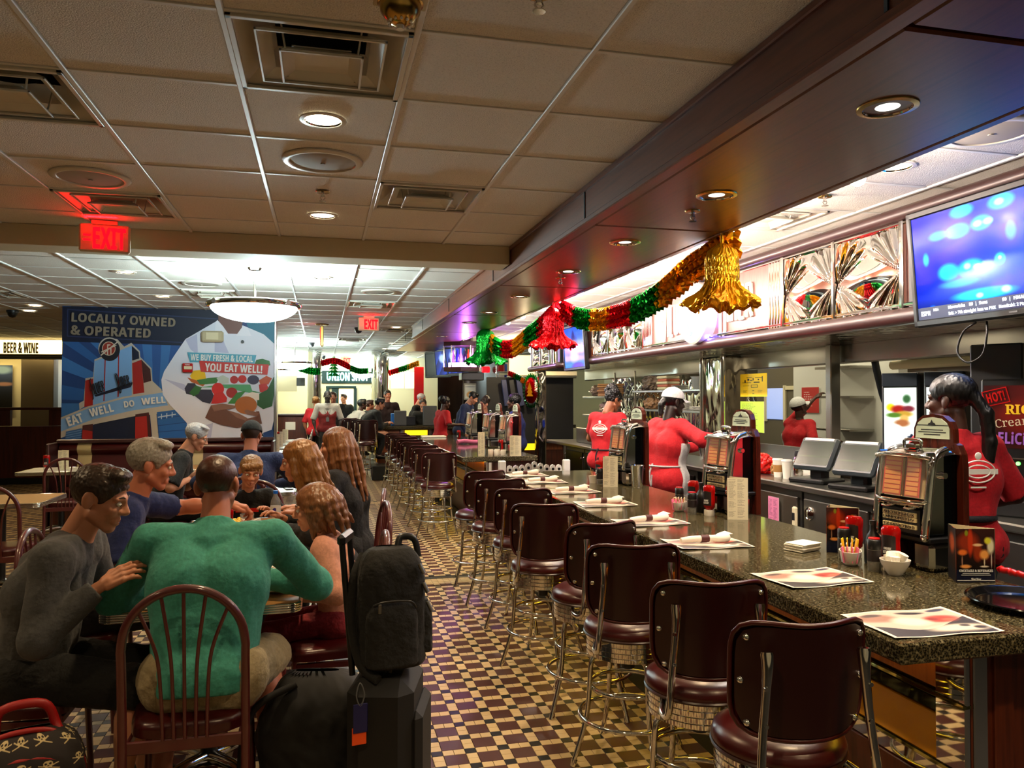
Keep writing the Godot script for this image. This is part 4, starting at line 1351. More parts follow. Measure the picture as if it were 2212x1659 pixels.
func menu_card(called: String, label: String, at: Vector3, turn: float, m: Material, w := 0.115, h := 0.235, kind := "menu"):
	# three leaves folded into a standing triangle
	var t := thing(called, label, kind, at, turn)
	var a := Vector2(-w / 2, w * 0.3)
	var b := Vector2(w / 2, w * 0.3)
	var c := Vector2(-w / 4, -w * 0.5)
	for q in [[a, b, "front_leaf", m], [b, c, "rear_leaf", M.cream_paper], [c, a, "side_leaf", M.menu_side]]:
		var s := mb()
		var d: Vector2 = q[1] - q[0]
		var mid: Vector2 = (q[0] + q[1]) / 2
		s.box(Vector3.ZERO, Vector3(d.length(), h, 0.003), 0.0, xf(Vector3(mid.x, h / 2, mid.y), Vector3(0, -rad_to_deg(d.angle()), 0)))
		if q[2] == "front_leaf":
			s = mb()
			s.box(Vector3(mid.x, h / 2, mid.y - 0.001), Vector3(d.length(), h, 0.002))
			put("card", s, M.cream_paper, t)
			s = mb()
			s.quad([Vector3(a.x, h, a.y + 0.0008), Vector3(b.x, h, b.y + 0.0008), Vector3(b.x, 0, b.y + 0.0008), Vector3(a.x, 0, a.y + 0.0008)], Vector3(0, 0, 1), [Vector2(0, 0), Vector2(1, 0), Vector2(1, 1), Vector2(0, 1)])
		put(q[2], s, q[3], t)

func text_page(w: int, h: int, bg: Color, ink: Color, cols: int, seed_: int) -> ImageTexture:
	var im := Image.create(w, h, false, Image.FORMAT_RGB8)
	im.fill(bg)
	var r := RandomNumberGenerator.new()
	r.seed = seed_
	var cw := float(w - 16) / cols
	for c in cols:
		var y := 10
		while y < h - 12:
			if r.randf() > 0.16:
				var x := int(8 + cw * c)
				var e := x + int(cw * (0.45 + 0.4 * r.randf()))
				while x < e:
					var l := r.randi_range(2, 6)
					im.fill_rect(Rect2i(x, y, mini(l, e - x), 2), ink)
					x += l + 2
			y += 5
	return ImageTexture.create_from_image(im)

func pic_mat(key: String, tex: Texture2D, rough := 0.5) -> StandardMaterial3D:
	var m := mat(key, Color(1, 1, 1), rough)
	m.albedo_texture = tex
	return m

func placemat(label: String, at: Vector3, turn: float):
	var t := thing("placemat", label, "placemat", at, turn, "printed paper placemats along the counter")
	var b := mb()
	var seed_ := at.z
	var f := func(a: float, c: float, dy: float): return Vector3((a - 0.5) * 0.36, dy + 0.0035 + 0.004 * pow(maxf(absf(a - 0.5) * 2 - 0.6, 0) * 2.5, 2) * (0.5 + 0.5 * sin(seed_ * 7 + a * 3)) + 0.002 * sin(a * 9 + c * 4 + seed_), (c - 0.5) * 0.26)
	b.surf(func(a, c): return f.call(a, c, 0.001), 16, 10, true)
	for i in b.u.size(): b.u[i].y = 1.0 - b.u[i].y
	put("printed_face", b, M.placemat_print, t)
	var u := mb()
	u.surf(func(a, c): return f.call(a, c, 0.0), 12, 8)
	put("sheet", u, M.paper, t)

func napkin_roll(label: String, at: Vector3, turn: float):
	var t := thing("napkin_roll", label, "napkin roll", at, turn, "white napkin rolls with maroon bands")
	var b := mb()
	b.tube(spl([Vector3(-0.12, 0.014, 0.002), Vector3(-0.06, 0.017, 0), Vector3(0.02, 0.018, 0), Vector3(0.08, 0.017, 0.003), Vector3(0.125, 0.02, -0.004)], 4), [0.012, 0.013, 0.014, 0.015, 0.016, 0.016, 0.016, 0.017, 0.017, 0.016, 0.017, 0.018, 0.018, 0.019, 0.021, 0.022, 0.016], 9)
	b.prism(PackedVector2Array([Vector2(0.05, 0.0), Vector2(0.145, 0.01), Vector2(0.12, 0.045), Vector2(0.07, 0.02)]), 0.003, xf(Vector3(0, 0.03, 0.01), Vector3(-75, 0, 0)))
	put("napkin", b, M.paper, t)
	var r := mb()
	r.tube([Vector3(-0.02, 0.018, 0), Vector3(0.02, 0.018, 0)], 0.0178, 12)
	put("paper_band", r, M.maroon_band, t)

func counter_items():
	mat("juke_dark", Color(0.035, 0.035, 0.045), 0.15, 0.6)
	mat("song_pink", Color(0.85, 0.35, 0.3), 0.6)
	mat("song_card", Color(0.9, 0.62, 0.36), 0.6)
	mat("button_cream", Color(0.86, 0.8, 0.6), 0.35)
	mat("plaque_green", Color(0.72, 0.78, 0.72), 0.3)
	mat("label_dark", Color(0.1, 0.06, 0.06), 0.5)
	mat("pepper", Color(0.2, 0.17, 0.12), 0.8)
	mat("song_pinkish", Color(0.88, 0.45, 0.6), 0.7)
	mat("packet_tan", Color(0.66, 0.48, 0.25), 0.7)
	mat("maroon_band", Color(0.28, 0.05, 0.05), 0.6)
	var gg := mat("glass_grey", Color(0.8, 0.8, 0.75, 0.18), 0.06)
	gg.transparency = BaseMaterial3D.TRANSPARENCY_ALPHA
	var mw := mat("mahogany_board", Color(1, 1, 1), 0.22)
	tri_map(mw, ntex(0.02, [Color(0.2, 0.07, 0.04), Color(0.29, 0.105, 0.055), Color(0.16, 0.055, 0.03)], 256, 4, false, 22), Vector3(3, 0.4, 3))
	pic_mat("menu_page", text_page(120, 250, Color(0.86, 0.83, 0.7), Color(0.4, 0.37, 0.3), 2, 5))
	pic_mat("menu_side", blobs(60, 120, func(p): return Color(0.12, 0.05, 0.03).lerp(Color(0.05, 0.06, 0.14), clampf((p.y - 0.72) * 9, 0, 1)), [[0.5, 0.3, 0.4, 0.2, Color(0.7, 0.3, 0.1)]]))
	pic_mat("drinks_photo", blobs(160, 220, func(p): return Color(0.2, 0.05, 0.03).lerp(Color(0.03, 0.02, 0.02), p.y * 1.2) if p.y < 0.76 else Color(0.04, 0.07, 0.17), [[0.3, 0.25, 0.3, 0.2, Color(0.55, 0.16, 0.04)], [0.36, 0.25, 0.07, 0.28, Color(0.75, 0.2, 0.05)], [0.16, 0.44, 0.13, 0.06, Color(0.9, 0.45, 0.15)], [0.15, 0.6, 0.02, 0.12, Color(0.6, 0.45, 0.35)], [0.55, 0.45, 0.13, 0.17, Color(0.55, 0.18, 0.04)], [0.55, 0.3, 0.14, 0.03, Color(0.9, 0.75, 0.55)], [0.72, 0.48, 0.13, 0.1, Color(0.9, 0.62, 0.3)], [0.72, 0.62, 0.02, 0.08, Color(0.8, 0.75, 0.6)], [0.72, 0.7, 0.12, 0.02, Color(0.85, 0.8, 0.7)], [0.88, 0.32, 0.1, 0.16, Color(0.85, 0.85, 0.7)], [0.8, 0.22, 0.09, 0.07, Color(0.85, 0.85, 0.2)], [0.9, 0.58, 0.02, 0.16, Color(0.7, 0.65, 0.6)], [0.24, 0.7, 0.15, 0.04, Color(0.9, 0.6, 0.3)], [0.26, 0.08, 0.05, 0.06, Color(0.5, 0.55, 0.1)]]), 0.25)
	var pm := blobs(256, 184, func(p): return Color(0.93, 0.9, 0.82) if minf(minf(p.x, 1 - p.x), minf(p.y, 1 - p.y) * 1.2) < 0.035 else (Color(0.82, 0.72, 0.66) if p.y < 0.55 + 0.2 * sin(p.x * 4) else Color(0.17, 0.14, 0.14)), [[0.75, 0.42, 0.16, 0.14, Color(0.72, 0.22, 0.17)], [0.68, 0.4, 0.06, 0.06, Color(0.55, 0.14, 0.1)], [0.8, 0.46, 0.07, 0.05, Color(0.8, 0.4, 0.3)], [0.2, 0.3, 0.2, 0.16, Color(0.62, 0.45, 0.38)], [0.2, 0.18, 0.1, 0.06, Color(0.3, 0.22, 0.2)], [0.45, 0.45, 0.18, 0.16, Color(0.93, 0.86, 0.8)], [0.6, 0.14, 0.14, 0.05, Color(0.12, 0.1, 0.12)], [0.88, 0.1, 0.09, 0.05, Color(0.1, 0.12, 0.25)], [0.72, 0.78, 0.3, 0.14, Color(0.9, 0.86, 0.78)], [0.9, 0.8, 0.06, 0.05, Color(0.2, 0.16, 0.15)], [0.8, 0.72, 0.05, 0.04, Color(0.25, 0.2, 0.2)]])
	pic_mat("placemat_print", pm, 0.4)
	# jukeboxes
	var jl := "largest jukebox, nearest the camera, beside the drinks card"
	var jb := make_jukebox(jl)
	jb.position = Vector3(2.385, 1.052, -2.72)
	jb.rotation_degrees.y = -84
	jb.scale = Vector3(0.9, 0.9, 0.9)
	copy(jb, "middle jukebox on the near counter, behind two red ketchup bottles", Vector3(2.385, 1.052, -4.24), -84)
	copy(jb, "farthest jukebox on the near counter, beside the steel shaker cup", Vector3(2.385, 1.052, -5.85), -84)
	copy(jb, "leftmost of three distant jukeboxes on the second counter", Vector3(2.33, 1.052, -12.0), -84)
	copy(jb, "middle of three distant jukeboxes on the second counter", Vector3(2.33, 1.052, -10.7), -84)
	copy(jb, "rightmost of three distant jukeboxes on the second counter", Vector3(2.36, 1.052, -9.8), -84)
	var y := 0.915
	# station 1
	bottle_ketchup("ketchup bottle beside the nearest jukebox, in front of it", Vector3(2.21, y, -2.67), -65)
	bottle_ketchup("ketchup bottle at the nearest jukebox, next to the far drinks card", Vector3(2.24, y, -2.93), -65)
	pepper_mill("pepper mill between sugar caddy and creamer bowl", Vector3(2.14, y, -2.68))
	pepper_mill("pepper mill with red lid behind the near sugar caddy", Vector3(2.19, y, -2.93))
	sauce_bottle("dark sauce bottle between the two nearest ketchup bottles", Vector3(2.23, y, -2.8))
	sugar_caddy("sugar caddy near the creamer bowl", Vector3(2.13, y, -2.81), 55)
	menu_card("drinks_card", "standing drinks card with glowing cocktails, right of the nearest jukebox", Vector3(2.38, y, -2.46), -14, M.drinks_photo, 0.145, 0.2, "table card")
	var tx := mb()
	tx.add(fit(words("COCKTAILS & BEVERAGES", 0.01, 0.0005, true, true), 0.125, 0.009), xf(Vector3(0, 0.044, 0.0455)))
	for k in 3: tx.box(Vector3(0, 0.034 - 0.006 * k, 0.0453), Vector3([0.1, 0.11, 0.0][k], 0.0022, 0.0004))
	tx.box(Vector3(0, 0.008, 0.0453), Vector3(0.14, 0.003, 0.0004))
	tx.add(fit(words("Silver Diner", 0.01, 0.0005), 0.036, 0.009), xf(Vector3(0, 0.013, 0.0458)))
	put("lettering", tx, M.white, get_child(get_child_count() - 1))
	menu_card("drinks_card", "standing drinks card left of the nearest jukebox, behind the ketchup", Vector3(2.27, y, -3.06), -25, M.drinks_photo, 0.135, 0.2, "table card")
	var cb := thing("creamer_bowl", "white porcelain bowl of creamer pots on the counter", "bowl", Vector3(2.17, y, -2.6))
	var cbm := mb()
	cbm.lathe([Vector2(0.001, 0.003), Vector2(0.025, 0.0), Vector2(0.03, 0.006), Vector2(0.052, 0.045), Vector2(0.056, 0.06), Vector2(0.052, 0.06), Vector2(0.045, 0.04), Vector2(0.001, 0.012)], 32)
	put("bowl", cbm, M.ceramic, cb)
	for k in 6:
		var cr := mb()
		cr.cyl(Vector3.ZERO, Vector3(0, 0.024, 0), 0.014, 0.02, 12)
		var o := one("creamer_pot", cr, M.paper, "small white creamer pot heaped in the porcelain bowl", "creamer", Vector3(2.17, y + 0.05 + 0.012 * (k % 2), -2.6) + Vector3(cos(k * 1.1) * 0.022, 0, sin(k * 1.1) * 0.022), k * 40.0, "creamer pots in the bowl")
		o.rotation_degrees.x = 50 - 25 * (k % 3)
	var ns := thing("napkin_stack", "stack of white paper napkins left of the far drinks card", "napkins", Vector3(2.11, y, -3.12), 20)
	for k in 6:
		var b := mb()
		b.box(Vector3(0.003 * (k % 2), 0.004 + 0.006 * k, 0.004 * (k % 3)), Vector3(0.13, 0.005, 0.1), 0.002)
		put("napkin", b, M.paper, ns)
	# station 2
	bottle_ketchup("front ketchup bottle at the middle jukebox, next to the white menu", Vector3(2.21, y, -4.17), -65)
	bottle_ketchup("rear ketchup bottle at the middle jukebox", Vector3(2.24, y, -4.43), -65)
	pepper_mill("pepper mill with red top beside the middle sugar caddy", Vector3(2.14, y, -4.25))
	pepper_mill("pepper mill behind the middle sugar caddy", Vector3(2.18, y, -4.5))
	sauce_bottle("dark sauce bottle between the middle station's ketchup bottles", Vector3(2.225, y, -4.3))
	sugar_caddy("sugar caddy at the middle jukebox", Vector3(2.12, y, -4.38), 55, 3)
	menu_card("menu_card", "white standing menu in front of the middle jukebox", Vector3(2.3, y, -4.02), -18, M.menu_page)
	# station 3
	menu_card("menu_card", "white standing menu beside the steel shaker cup", Vector3(2.18, y, -5.72), -10, M.menu_page)
	var sh := thing("shaker_cup", "tall steel milkshake cup at the farthest near jukebox", "cup", Vector3(2.36, y, -5.6))
	var sb := mb()
	sb.lathe([Vector2(0.001, 0.002), Vector2(0.036, 0.0), Vector2(0.04, 0.01), Vector2(0.052, 0.165), Vector2(0.056, 0.172), Vector2(0.052, 0.174), Vector2(0.048, 0.16)], 28)
	put("body", sb, M.chrome, sh)
	pepper_mill("pepper mill by the white menu at the farthest near jukebox", Vector3(2.17, y, -5.91))
	bottle_ketchup("ketchup bottle half hidden by the farthest white menu", Vector3(2.23, y, -6.08), -65)
	var tp := thing("toothpick_cup", "small white cup of toothpicks beside the farthest menu", "toothpick cup", Vector3(2.15, y, -6.0))
	var tb := mb()
	tb.lathe([Vector2(0.001, 0.002), Vector2(0.034, 0), Vector2(0.042, 0.06), Vector2(0.038, 0.06), Vector2(0.03, 0.01)], 20)
	put("cup", tb, M.ceramic, tp)
	for k in 9:
		var p := mb()
		p.cyl(Vector3(cos(k * 2.1) * 0.01, 0.01, sin(k * 2.1) * 0.01), Vector3(cos(k * 2.1) * 0.034, 0.1 + 0.01 * (k % 3), sin(k * 2.1) * 0.034), 0.0025, -1, 5)
		put("toothpick", p, M.packet_tan, tp)
	# placemats with napkin rolls
	var od := ["nearest", "second", "third", "fourth", "fifth", "sixth", "seventh", "eighth"]
	var ps := [[1.77, -2.02, -3.0], [1.81, -2.62, 4.0], [1.765, -3.36, -2.0], [1.765, -4.01, 3.0], [1.785, -4.77, -3.0], [1.79, -5.46, 2.0], [1.77, -6.15, -4.0], [1.77, -6.72, 2.0]]
	for i in 8:
		placemat("%s printed placemat on the counter, counted from the granite corner" % od[i], Vector3(ps[i][0], y, ps[i][1]), ps[i][2])
		if i > 1: napkin_roll("white napkin roll lying on the %s placemat" % od[i], Vector3(ps[i][0] - 0.01, y + 0.008, ps[i][1]), ps[i][2] + 6 - 3 * (i % 3))
	# tray and red garland at the right edge
	var tr := thing("serving_tray", "round black serving tray at the counter's right edge", "tray", Vector3(2.27, y, -2.1))
	var td := mb()
	td.lathe([Vector2(0.0005, 0.006), Vector2(0.15, 0.006), Vector2(0.16, 0.008), Vector2(0.175, 0.024), Vector2(0.185, 0.026), Vector2(0.187, 0.022), Vector2(0.165, 0.001), Vector2(0.001, 0.0)], 48)
	put("dish", td, M.tray_black, tr)
	var rf := mb()
	var pts := []
	for k in 40: pts.append(Vector3(2.475 + 0.004 * sin(k * 1.9), y + 0.04 + 0.008 * absf(sin(k * 1.3)), -2.42 + 0.011 * k))
	rf.tube(pts, 0.012, 7)
	one("red_ruffle", rf, M.red, "strip of red ruffled trim along the counter's inner edge", "ruffle")
	# second counter
	bottle_ketchup("ketchup bottle on the second counter beside the wide white menu", Vector3(2.16, y, -9.42), -65)
	bottle_ketchup("ketchup bottle far along the second counter", Vector3(2.14, y, -12.35), -65)
	menu_card("menu_card", "wide white menu at the second counter's near end", Vector3(2.26, y, -9.1), -5, M.menu_page, 0.14, 0.24)
	menu_card("menu_card", "narrow white menu at the second counter's near end", Vector3(1.86, y, -9.2), 10, M.menu_page, 0.085, 0.28)
	for k in 4:
		var c := mb()
		c.lathe([Vector2(0.001, 0), Vector2(0.03, 0), Vector2(0.034, 0.06), Vector2(0.03, 0.065), Vector2(0.001, 0.066)], 14)
		one("sugar_cup", c, M.ceramic, "small white cup of the cluster by the second counter's ketchup", "cup", Vector3(2.06 + 0.085 * (k % 2) - 0.05 * (k / 2), y, -9.22 - 0.11 * (k / 2)), 0.0, "white cups on the second counter")
	var cl := mb()
	cl.box(Vector3(0, 0.015, 0), Vector3(0.42, 0.03, 0.28), 0.008)
	one("folded_napkin", cl, M.paper, "folded white cloth at the far end of the second counter", "cloth", Vector3(1.92, y, -13.7))
	var rb := mb()
	rb.tube(spl([Vector3(-0.2, 0.03, 0.05), Vector3(-0.08, 0.045, 0), Vector3(0.05, 0.03, 0.04), Vector3(0.2, 0.04, 0)], 4), 0.032, 8)
	one("pink_cloth", rb, M.song_pinkish, "rumpled pink cloth by the far ketchup bottle", "cloth", Vector3(2.18, y, -11.6))
	picket_cart()

func picket_cart():
	var t := thing("picket_cart", "white wooden picket cart between the two counters", "cart", Vector3(2.05, 0, -7.55))
	var w := 0.66
	for s in [-1, 1]:
		var p := mb()
		p.box(Vector3(s * w / 2, 0.55, 0.1), Vector3(0.07, 0.88, 0.05), 0.006)
		put("corner_post", p, M.white, t)
	for k in 9:
		var p := mb()
		var x := -w / 2 + 0.075 + 0.063 * k
		var h := 0.945 + 0.035 * exp(-pow((k - 4.0) / 1.2, 2))
		p.prism(PackedVector2Array([Vector2(-0.028, 0.2), Vector2(0.028, 0.2), Vector2(0.028, h - 0.03), Vector2(0.02, h - 0.008), Vector2(0, h), Vector2(-0.02, h - 0.008), Vector2(-0.028, h - 0.03)]), 0.02, xf(Vector3(x, 0, 0.1)))
		var pk := put("picket", p, M.white, t)
		var hole := mb()
		hole.cyl(Vector3(x, h - 0.045, 0.12), Vector3(x, h - 0.045, 0.1225), 0.014)
		put("knob", hole, M.black, pk)
	var r := mb()
	r.box(Vector3(0, 0.3, 0.085), Vector3(w, 0.06, 0.03), 0.004)
	r.box(Vector3(0, 0.2, -0.1), Vector3(w, 0.04, 0.4), 0.004)
	put("deck_board", r, M.white, t)
	for s in [-1, 1]:
		for z in [0.08, -0.25]:
			var c := mb()
			c.tube([Vector3(s * 0.3 - 0.012, 0.05, z), Vector3(s * 0.3 + 0.012, 0.05, z)], 0.05, 16)
			c.box(Vector3(s * 0.3, 0.13, z), Vector3(0.03, 0.1, 0.03), 0.003)
			put("wheel", c, M.soft_black, t)

# ---------------------------------------------------------------- back counter, pass-through and kitchen
func cabinet(label: String, z: float, w: float, dark := false) -> Node3D:
	var t := thing("steel_cabinet", label, "cabinet", Vector3(3.8, 0, z), -90.0, "steel cabinets under the back counter")
	var b := mb()
	b.box(Vector3(0, 0.47, -0.3), Vector3(w - 0.01, 0.74, 0.56), 0.004)
	put("body", b, M.mid_steel, t)
	var d := mb()
	d.box(Vector3(0, 0.48, -0.006), Vector3(w - 0.07, 0.62, 0.024), 0.006)
	var dr := put("door", d, M.steel if not dark else M.grain_steel, t)
	if dark:
		var h := mb()
		h.tube([Vector3(-w / 2 + 0.08, 0.35, 0.02), Vector3(-w / 2 + 0.08, 0.36, 0.04), Vector3(-w / 2 + 0.08, 0.72, 0.04), Vector3(-w / 2 + 0.08, 0.73, 0.02)], 0.011, 8)
		put("handle", h, M.chrome, dr)
		var k := mb()
		k.cyl(Vector3(w / 2 - 0.1, 0.7, 0), Vector3(w / 2 - 0.1, 0.7, 0.02), 0.02)
		put("lock", k, M.chrome, dr)
	else:
		var k := mb()
		k.lathe([Vector2(0.0005, 0.02), Vector2(0.03, 0.018), Vector2(0.042, 0.008), Vector2(0.05, 0.012), Vector2(0.056, 0.006), Vector2(0.056, 0.0)], 28, xf(Vector3(-w / 2 + 0.12, 0.68, 0.006), Vector3(90, 0, 0)))
		put("recessed_pull", k, M.chrome, dr)
	return t

func notice(called: String, label: String, at: Vector3, turn: float, w: float, h: float, m: Material):
	var t := thing(called, label, "notice", at, turn)
	var b := mb()
	b.box(Vector3(0, 0, -0.002), Vector3(w, h, 0.003))
	put("sheet", b, M.paper, t)
	var q := mb()
	q.quad([Vector3(-w / 2, h / 2, 0.0004), Vector3(w / 2, h / 2, 0.0004), Vector3(w / 2, -h / 2, 0.0004), Vector3(-w / 2, -h / 2, 0.0004)], Vector3(0, 0, 1), [Vector2(0, 0), Vector2(1, 0), Vector2(1, 1), Vector2(0, 1)])
	put("print", q, m, t)

func pos_terminal(label: String, at: Vector3, turn: float):
	var t := thing("order_terminal", label, "touchscreen", at, turn, "grey touchscreen order terminals")
	var s := mb()
	s.box(Vector3(0, 0.02, -0.02), Vector3(0.34, 0.04, 0.3), 0.012)
	s.box(Vector3(0, 0.07, -0.06), Vector3(0.14, 0.12, 0.1), 0.02)
	put("stand", s, M.black, t)
	var x := xf(Vector3(0, 0.25, 0.0), Vector3(-32, 0, 0))
	var b := mb()
	b.box(Vector3(0, 0, -0.03), Vector3(0.36, 0.3, 0.06), 0.02, x)
	b.box(Vector3(0.02, 0.02, -0.07), Vector3(0.3, 0.24, 0.06), 0.03, x)
	var hs := put("housing", b, M.terminal_grey, t)
	var q := mb()
	q.quad([x * Vector3(-0.155, 0.105, 0.001), x * Vector3(0.155, 0.105, 0.001), x * Vector3(0.155, -0.115, 0.001), x * Vector3(-0.155, -0.115, 0.001)])
	put("screen", q, M.terminal_screen, t)
	var st := mb()
	st.box(Vector3(0, 0.126, 0.001), Vector3(0.28, 0.022, 0.002), 0, x)
	put("label_strip", st, M.paper, hs)

func poster_machine(label: String, at: Vector3, turn: float):
	var t := thing("drink_machine", label, "drink machine", at, turn, "black drink machines with lit picture fronts")
	var b := mb()
	b.box(Vector3(0, 0.42, -0.2), Vector3(0.27, 0.84, 0.36), 0.012)
	put("body", b, M.black, t)
	var u := mb()
	u.box(Vector3(0, 0.79, -0.012), Vector3(0.25, 0.1, 0.012), 0.003)
	put("header_panel", u, M.slate_blue, t)
	var q := mb()
	q.quad([Vector3(-0.115, 0.73, -0.018), Vector3(0.115, 0.73, -0.018), Vector3(0.115, 0.25, -0.018), Vector3(-0.115, 0.25, -0.018)], Vector3(0, 0, 1), [Vector2(0, 0), Vector2(1, 0), Vector2(1, 1), Vector2(0, 1)])
	put("lit_picture", q, M.salad_screen, t)
	var k := mb()
	k.box(Vector3(0.02, 0.19, -0.016), Vector3(0.05, 0.02, 0.004))
	put("green_display", k, M.green_led, t)
	k = mb()
	k.box(Vector3(0.02, 0.165, -0.016), Vector3(0.06, 0.008, 0.004))
	put("orange_display", k, M.orange, t)

func stack(called: String, label: String, at: Vector3, n: int, w: float, h: float, m: Material, category: String, bowl := false):
	var t := thing(called, label, category, at)
	for k in n:
		var b := mb()
		if bowl: b.lathe([Vector2(0.001, 0.0), Vector2(w * 0.5, 0.0), Vector2(w, h * 2.2), Vector2(w * 0.95, h * 2.2), Vector2(w * 0.5, 0.01), Vector2(0.001, 0.008)], 20, xf(Vector3(0, h * k, 0)))
		else: b.lathe([Vector2(0.001, 0.0), Vector2(w * 0.6, 0.0), Vector2(w, h * 0.7), Vector2(w, h * 0.9), Vector2(0.001, h * 0.5)], 20, xf(Vector3(0, h * k, 0)))
		put("bowl" if bowl else "plate", b, m, t)

func bag(called: String, label: String, at: Vector3, r: Vector3, m: Material, category: String, seed_ := 1):
	var b := mb()
	b.surf(func(a, c):
		var th: float = PI * clampf(c, 0.001, 0.999)
		var q := Vector3(sin(th) * cos(TAU * a), cos(th), sin(th) * sin(TAU * a))
		var d: float = 1.0 + 0.28 * noise.get_noise_3dv(q * 1.6 + Vector3(seed_ * 7, 0, 0)) + 0.1 * noise.get_noise_3dv(q * 5.0 + Vector3(seed_ * 3, 0, 0))
		var p: Vector3 = q * d * r
		return Vector3(p.x, maxf(p.y + r.y * 0.85, 0.0), p.z), 36, 22, true)
	return one(called, b, m, label, category, at)

func kitchen():
	var gs := mat("grain_steel", Color(0.36, 0.33, 0.29), 0.3, 0.9)
	tri_map(gs, ntex(0.03, [Color(0.24, 0.22, 0.19), Color(0.42, 0.39, 0.34)], 256, 4, false, 41), Vector3(3, 0.3, 3))
	mat("mid_steel", Color(0.4, 0.39, 0.37), 0.35, 0.8)
	mat("terminal_grey", Color(0.2, 0.23, 0.25), 0.3)
	screen_mat("terminal_screen", blobs(64, 48, func(p): return Color(0.12, 0.17, 0.12).lerp(Color(0.26, 0.3, 0.22), p.x), [[0.5, 0.35, 0.5, 0.04, Color(0.2, 0.27, 0.16)]]), 0.7)
	mat("slate_blue", Color(0.07, 0.11, 0.15), 0.3)
	glow("green_led", Color(0.1, 1, 0.2), 1.5)
	screen_mat("salad_screen", blobs(120, 240, func(p): return Color(0.9, 0.95, 0.9) if p.y < 0.88 else Color(0.8, 0.82, 0.85), [[0.7, 0.17, 0.13, 0.07, Color(0.2, 0.35, 0.2)], [0.2, 0.3, 0.14, 0.06, Color(0.9, 0.75, 0.1)], [0.45, 0.33, 0.25, 0.07, Color(0.6, 0.12, 0.1)], [0.75, 0.32, 0.2, 0.05, Color(0.45, 0.15, 0.2)], [0.6, 0.4, 0.3, 0.05, Color(0.7, 0.55, 0.2)], [0.3, 0.42, 0.25, 0.04, Color(0.3, 0.45, 0.15)], [0.62, 0.47, 0.15, 0.06, Color(0.85, 0.65, 0.35)], [0.55, 0.54, 0.25, 0.06, Color(0.62, 0.38, 0.22)], [0.3, 0.62, 0.25, 0.07, Color(0.96, 0.96, 0.96)], [0.84, 0.75, 0.14, 0.02, Color(0.1, 0.12, 0.2)], [0.84, 0.73, 0.05, 0.03, Color(0.1, 0.12, 0.2)]]), 1.0)
	# shell
	var ks := struct("wall_kitchen", slab(Vector3(6.9, 0, -16), Vector3(7.0, 2.82, 0)), M.grey_wall, "kitchen back wall")
	struct("wall_kitchen_white", slab(Vector3(6.75, 0, -10.15), Vector3(6.88, 2.75, -8.0)), M.white_paint)
	struct("ceiling_header", slab(Vector3(3.86, 2.1, -13.0), Vector3(4.62, 2.82, 0)), M.mid_steel)
	var und := mb()
	und.box(Vector3(4.08, 2.086, -6.5), Vector3(1.05, 0.02, 13))
	put("steel_underside", und, M.wavy_steel, ks)
	var lin := mb()
	lin.box(Vector3(4.55, 2.0, -6.5), Vector3(0.12, 0.17, 13), 0.01)
	put("lintel", lin, M.steel, ks)
	for z in [-10.5, -8.5, -6.5, -4.5, -2.6]: area(Vector3(5.7, 2.74, z), Vector2(0.9, 0.5), 1.2, Color(1, 0.95, 0.8))
	for z in [-4.9, -7.1, -9.6, -12.0]: area(Vector3(4.05, 2.07, z), Vector2(0.3, 0.6), 0.16, Color(1, 0.93, 0.78))
	# door with a blue window in the kitchen wall
	var dr := struct("door_1", slab(Vector3(6.84, 0, -11.5), Vector3(6.9, 2.1, -10.2)), M.khaki_door)
	var wf := mb()
	for s in [-1, 1]:
		wf.box(Vector3(6.825, 1.52, -10.75 + 0.26 * s), Vector3(0.03, 0.56, 0.06), 0.004)
		wf.box(Vector3(6.825, 1.5 + 0.26 * s, -10.2), Vector3(0.03, 0.06, 0.56), 0.004)
	put("window_frame", wf, M.cream_wall, dr)
	var wp := mb()
	wp.box(Vector3(6.83, 1.52, -10.75), Vector3(0.01, 0.48, 0.48))
	put("pane", wp, glow("window_blue", Color(0.15, 0.42, 0.75), 0.7), dr)
	notice("red_notice", "red and white notice on the white kitchen wall behind the cook", Vector3(6.73, 1.58, -9.72), -90, 0.4, 0.36, pic_mat("red_print", text_page(60, 56, Color(0.75, 0.1, 0.1), Color(0.95, 0.9, 0.88), 1, 9)))
	for q in [2.0, 1.62, 1.2]:
		var b := mb()
		b.box(Vector3(6.55, q, -8.75), Vector3(0.36, 0.03, 0.7), 0.004)
		one("wall_shelf", b, M.steel, "%s steel wall shelf the reaching cook stretches toward" % ["upper", "middle", "lower"][[2.0, 1.62, 1.2].find(q)], "shelf")
	# back counter
	var wt := mb()
	wt.box(Vector3(4.12, 0.875, -7.9), Vector3(0.74, 0.05, 9.9), 0.01)
	one("steel_worktop", wt, M.steel, "long stainless worktop of the back counter", "worktop")
	var tw := mb()
	tw.box(Vector3(4.5, 1.0, -6.3), Vector3(0.04, 0.26, 3.6), 0.006)
	one("steel_upstand", tw, M.steel, "stainless upstand behind the order terminals", "upstand")
	var ds := ["first", "second", "third", "fourth", "fifth", "sixth", "seventh", "eighth"]
	for i in 5: cabinet("%s steel cabinet with round pull under the back counter, from the right edge" % ds[i], -3.5 - 0.85 * i, 0.83)
	for i in 5: cabinet("%s dark steel cabinet with bar handle under the far back counter" % ds[i], -7.9 - 0.9 * i, 0.88, true)
	pic_mat("pink_print", text_page(80, 120, Color(0.93, 0.55, 0.72), Color(0.5, 0.25, 0.35), 2, 3))
	pic_mat("lime_print", text_page(90, 130, Color(0.68, 0.83, 0.25), Color(0.36, 0.42, 0.12), 1, 4))
	var yt := blobs(120, 96, func(p): return Color(0.95, 0.8, 0.03), [])
	var im: Image = yt.get_image()
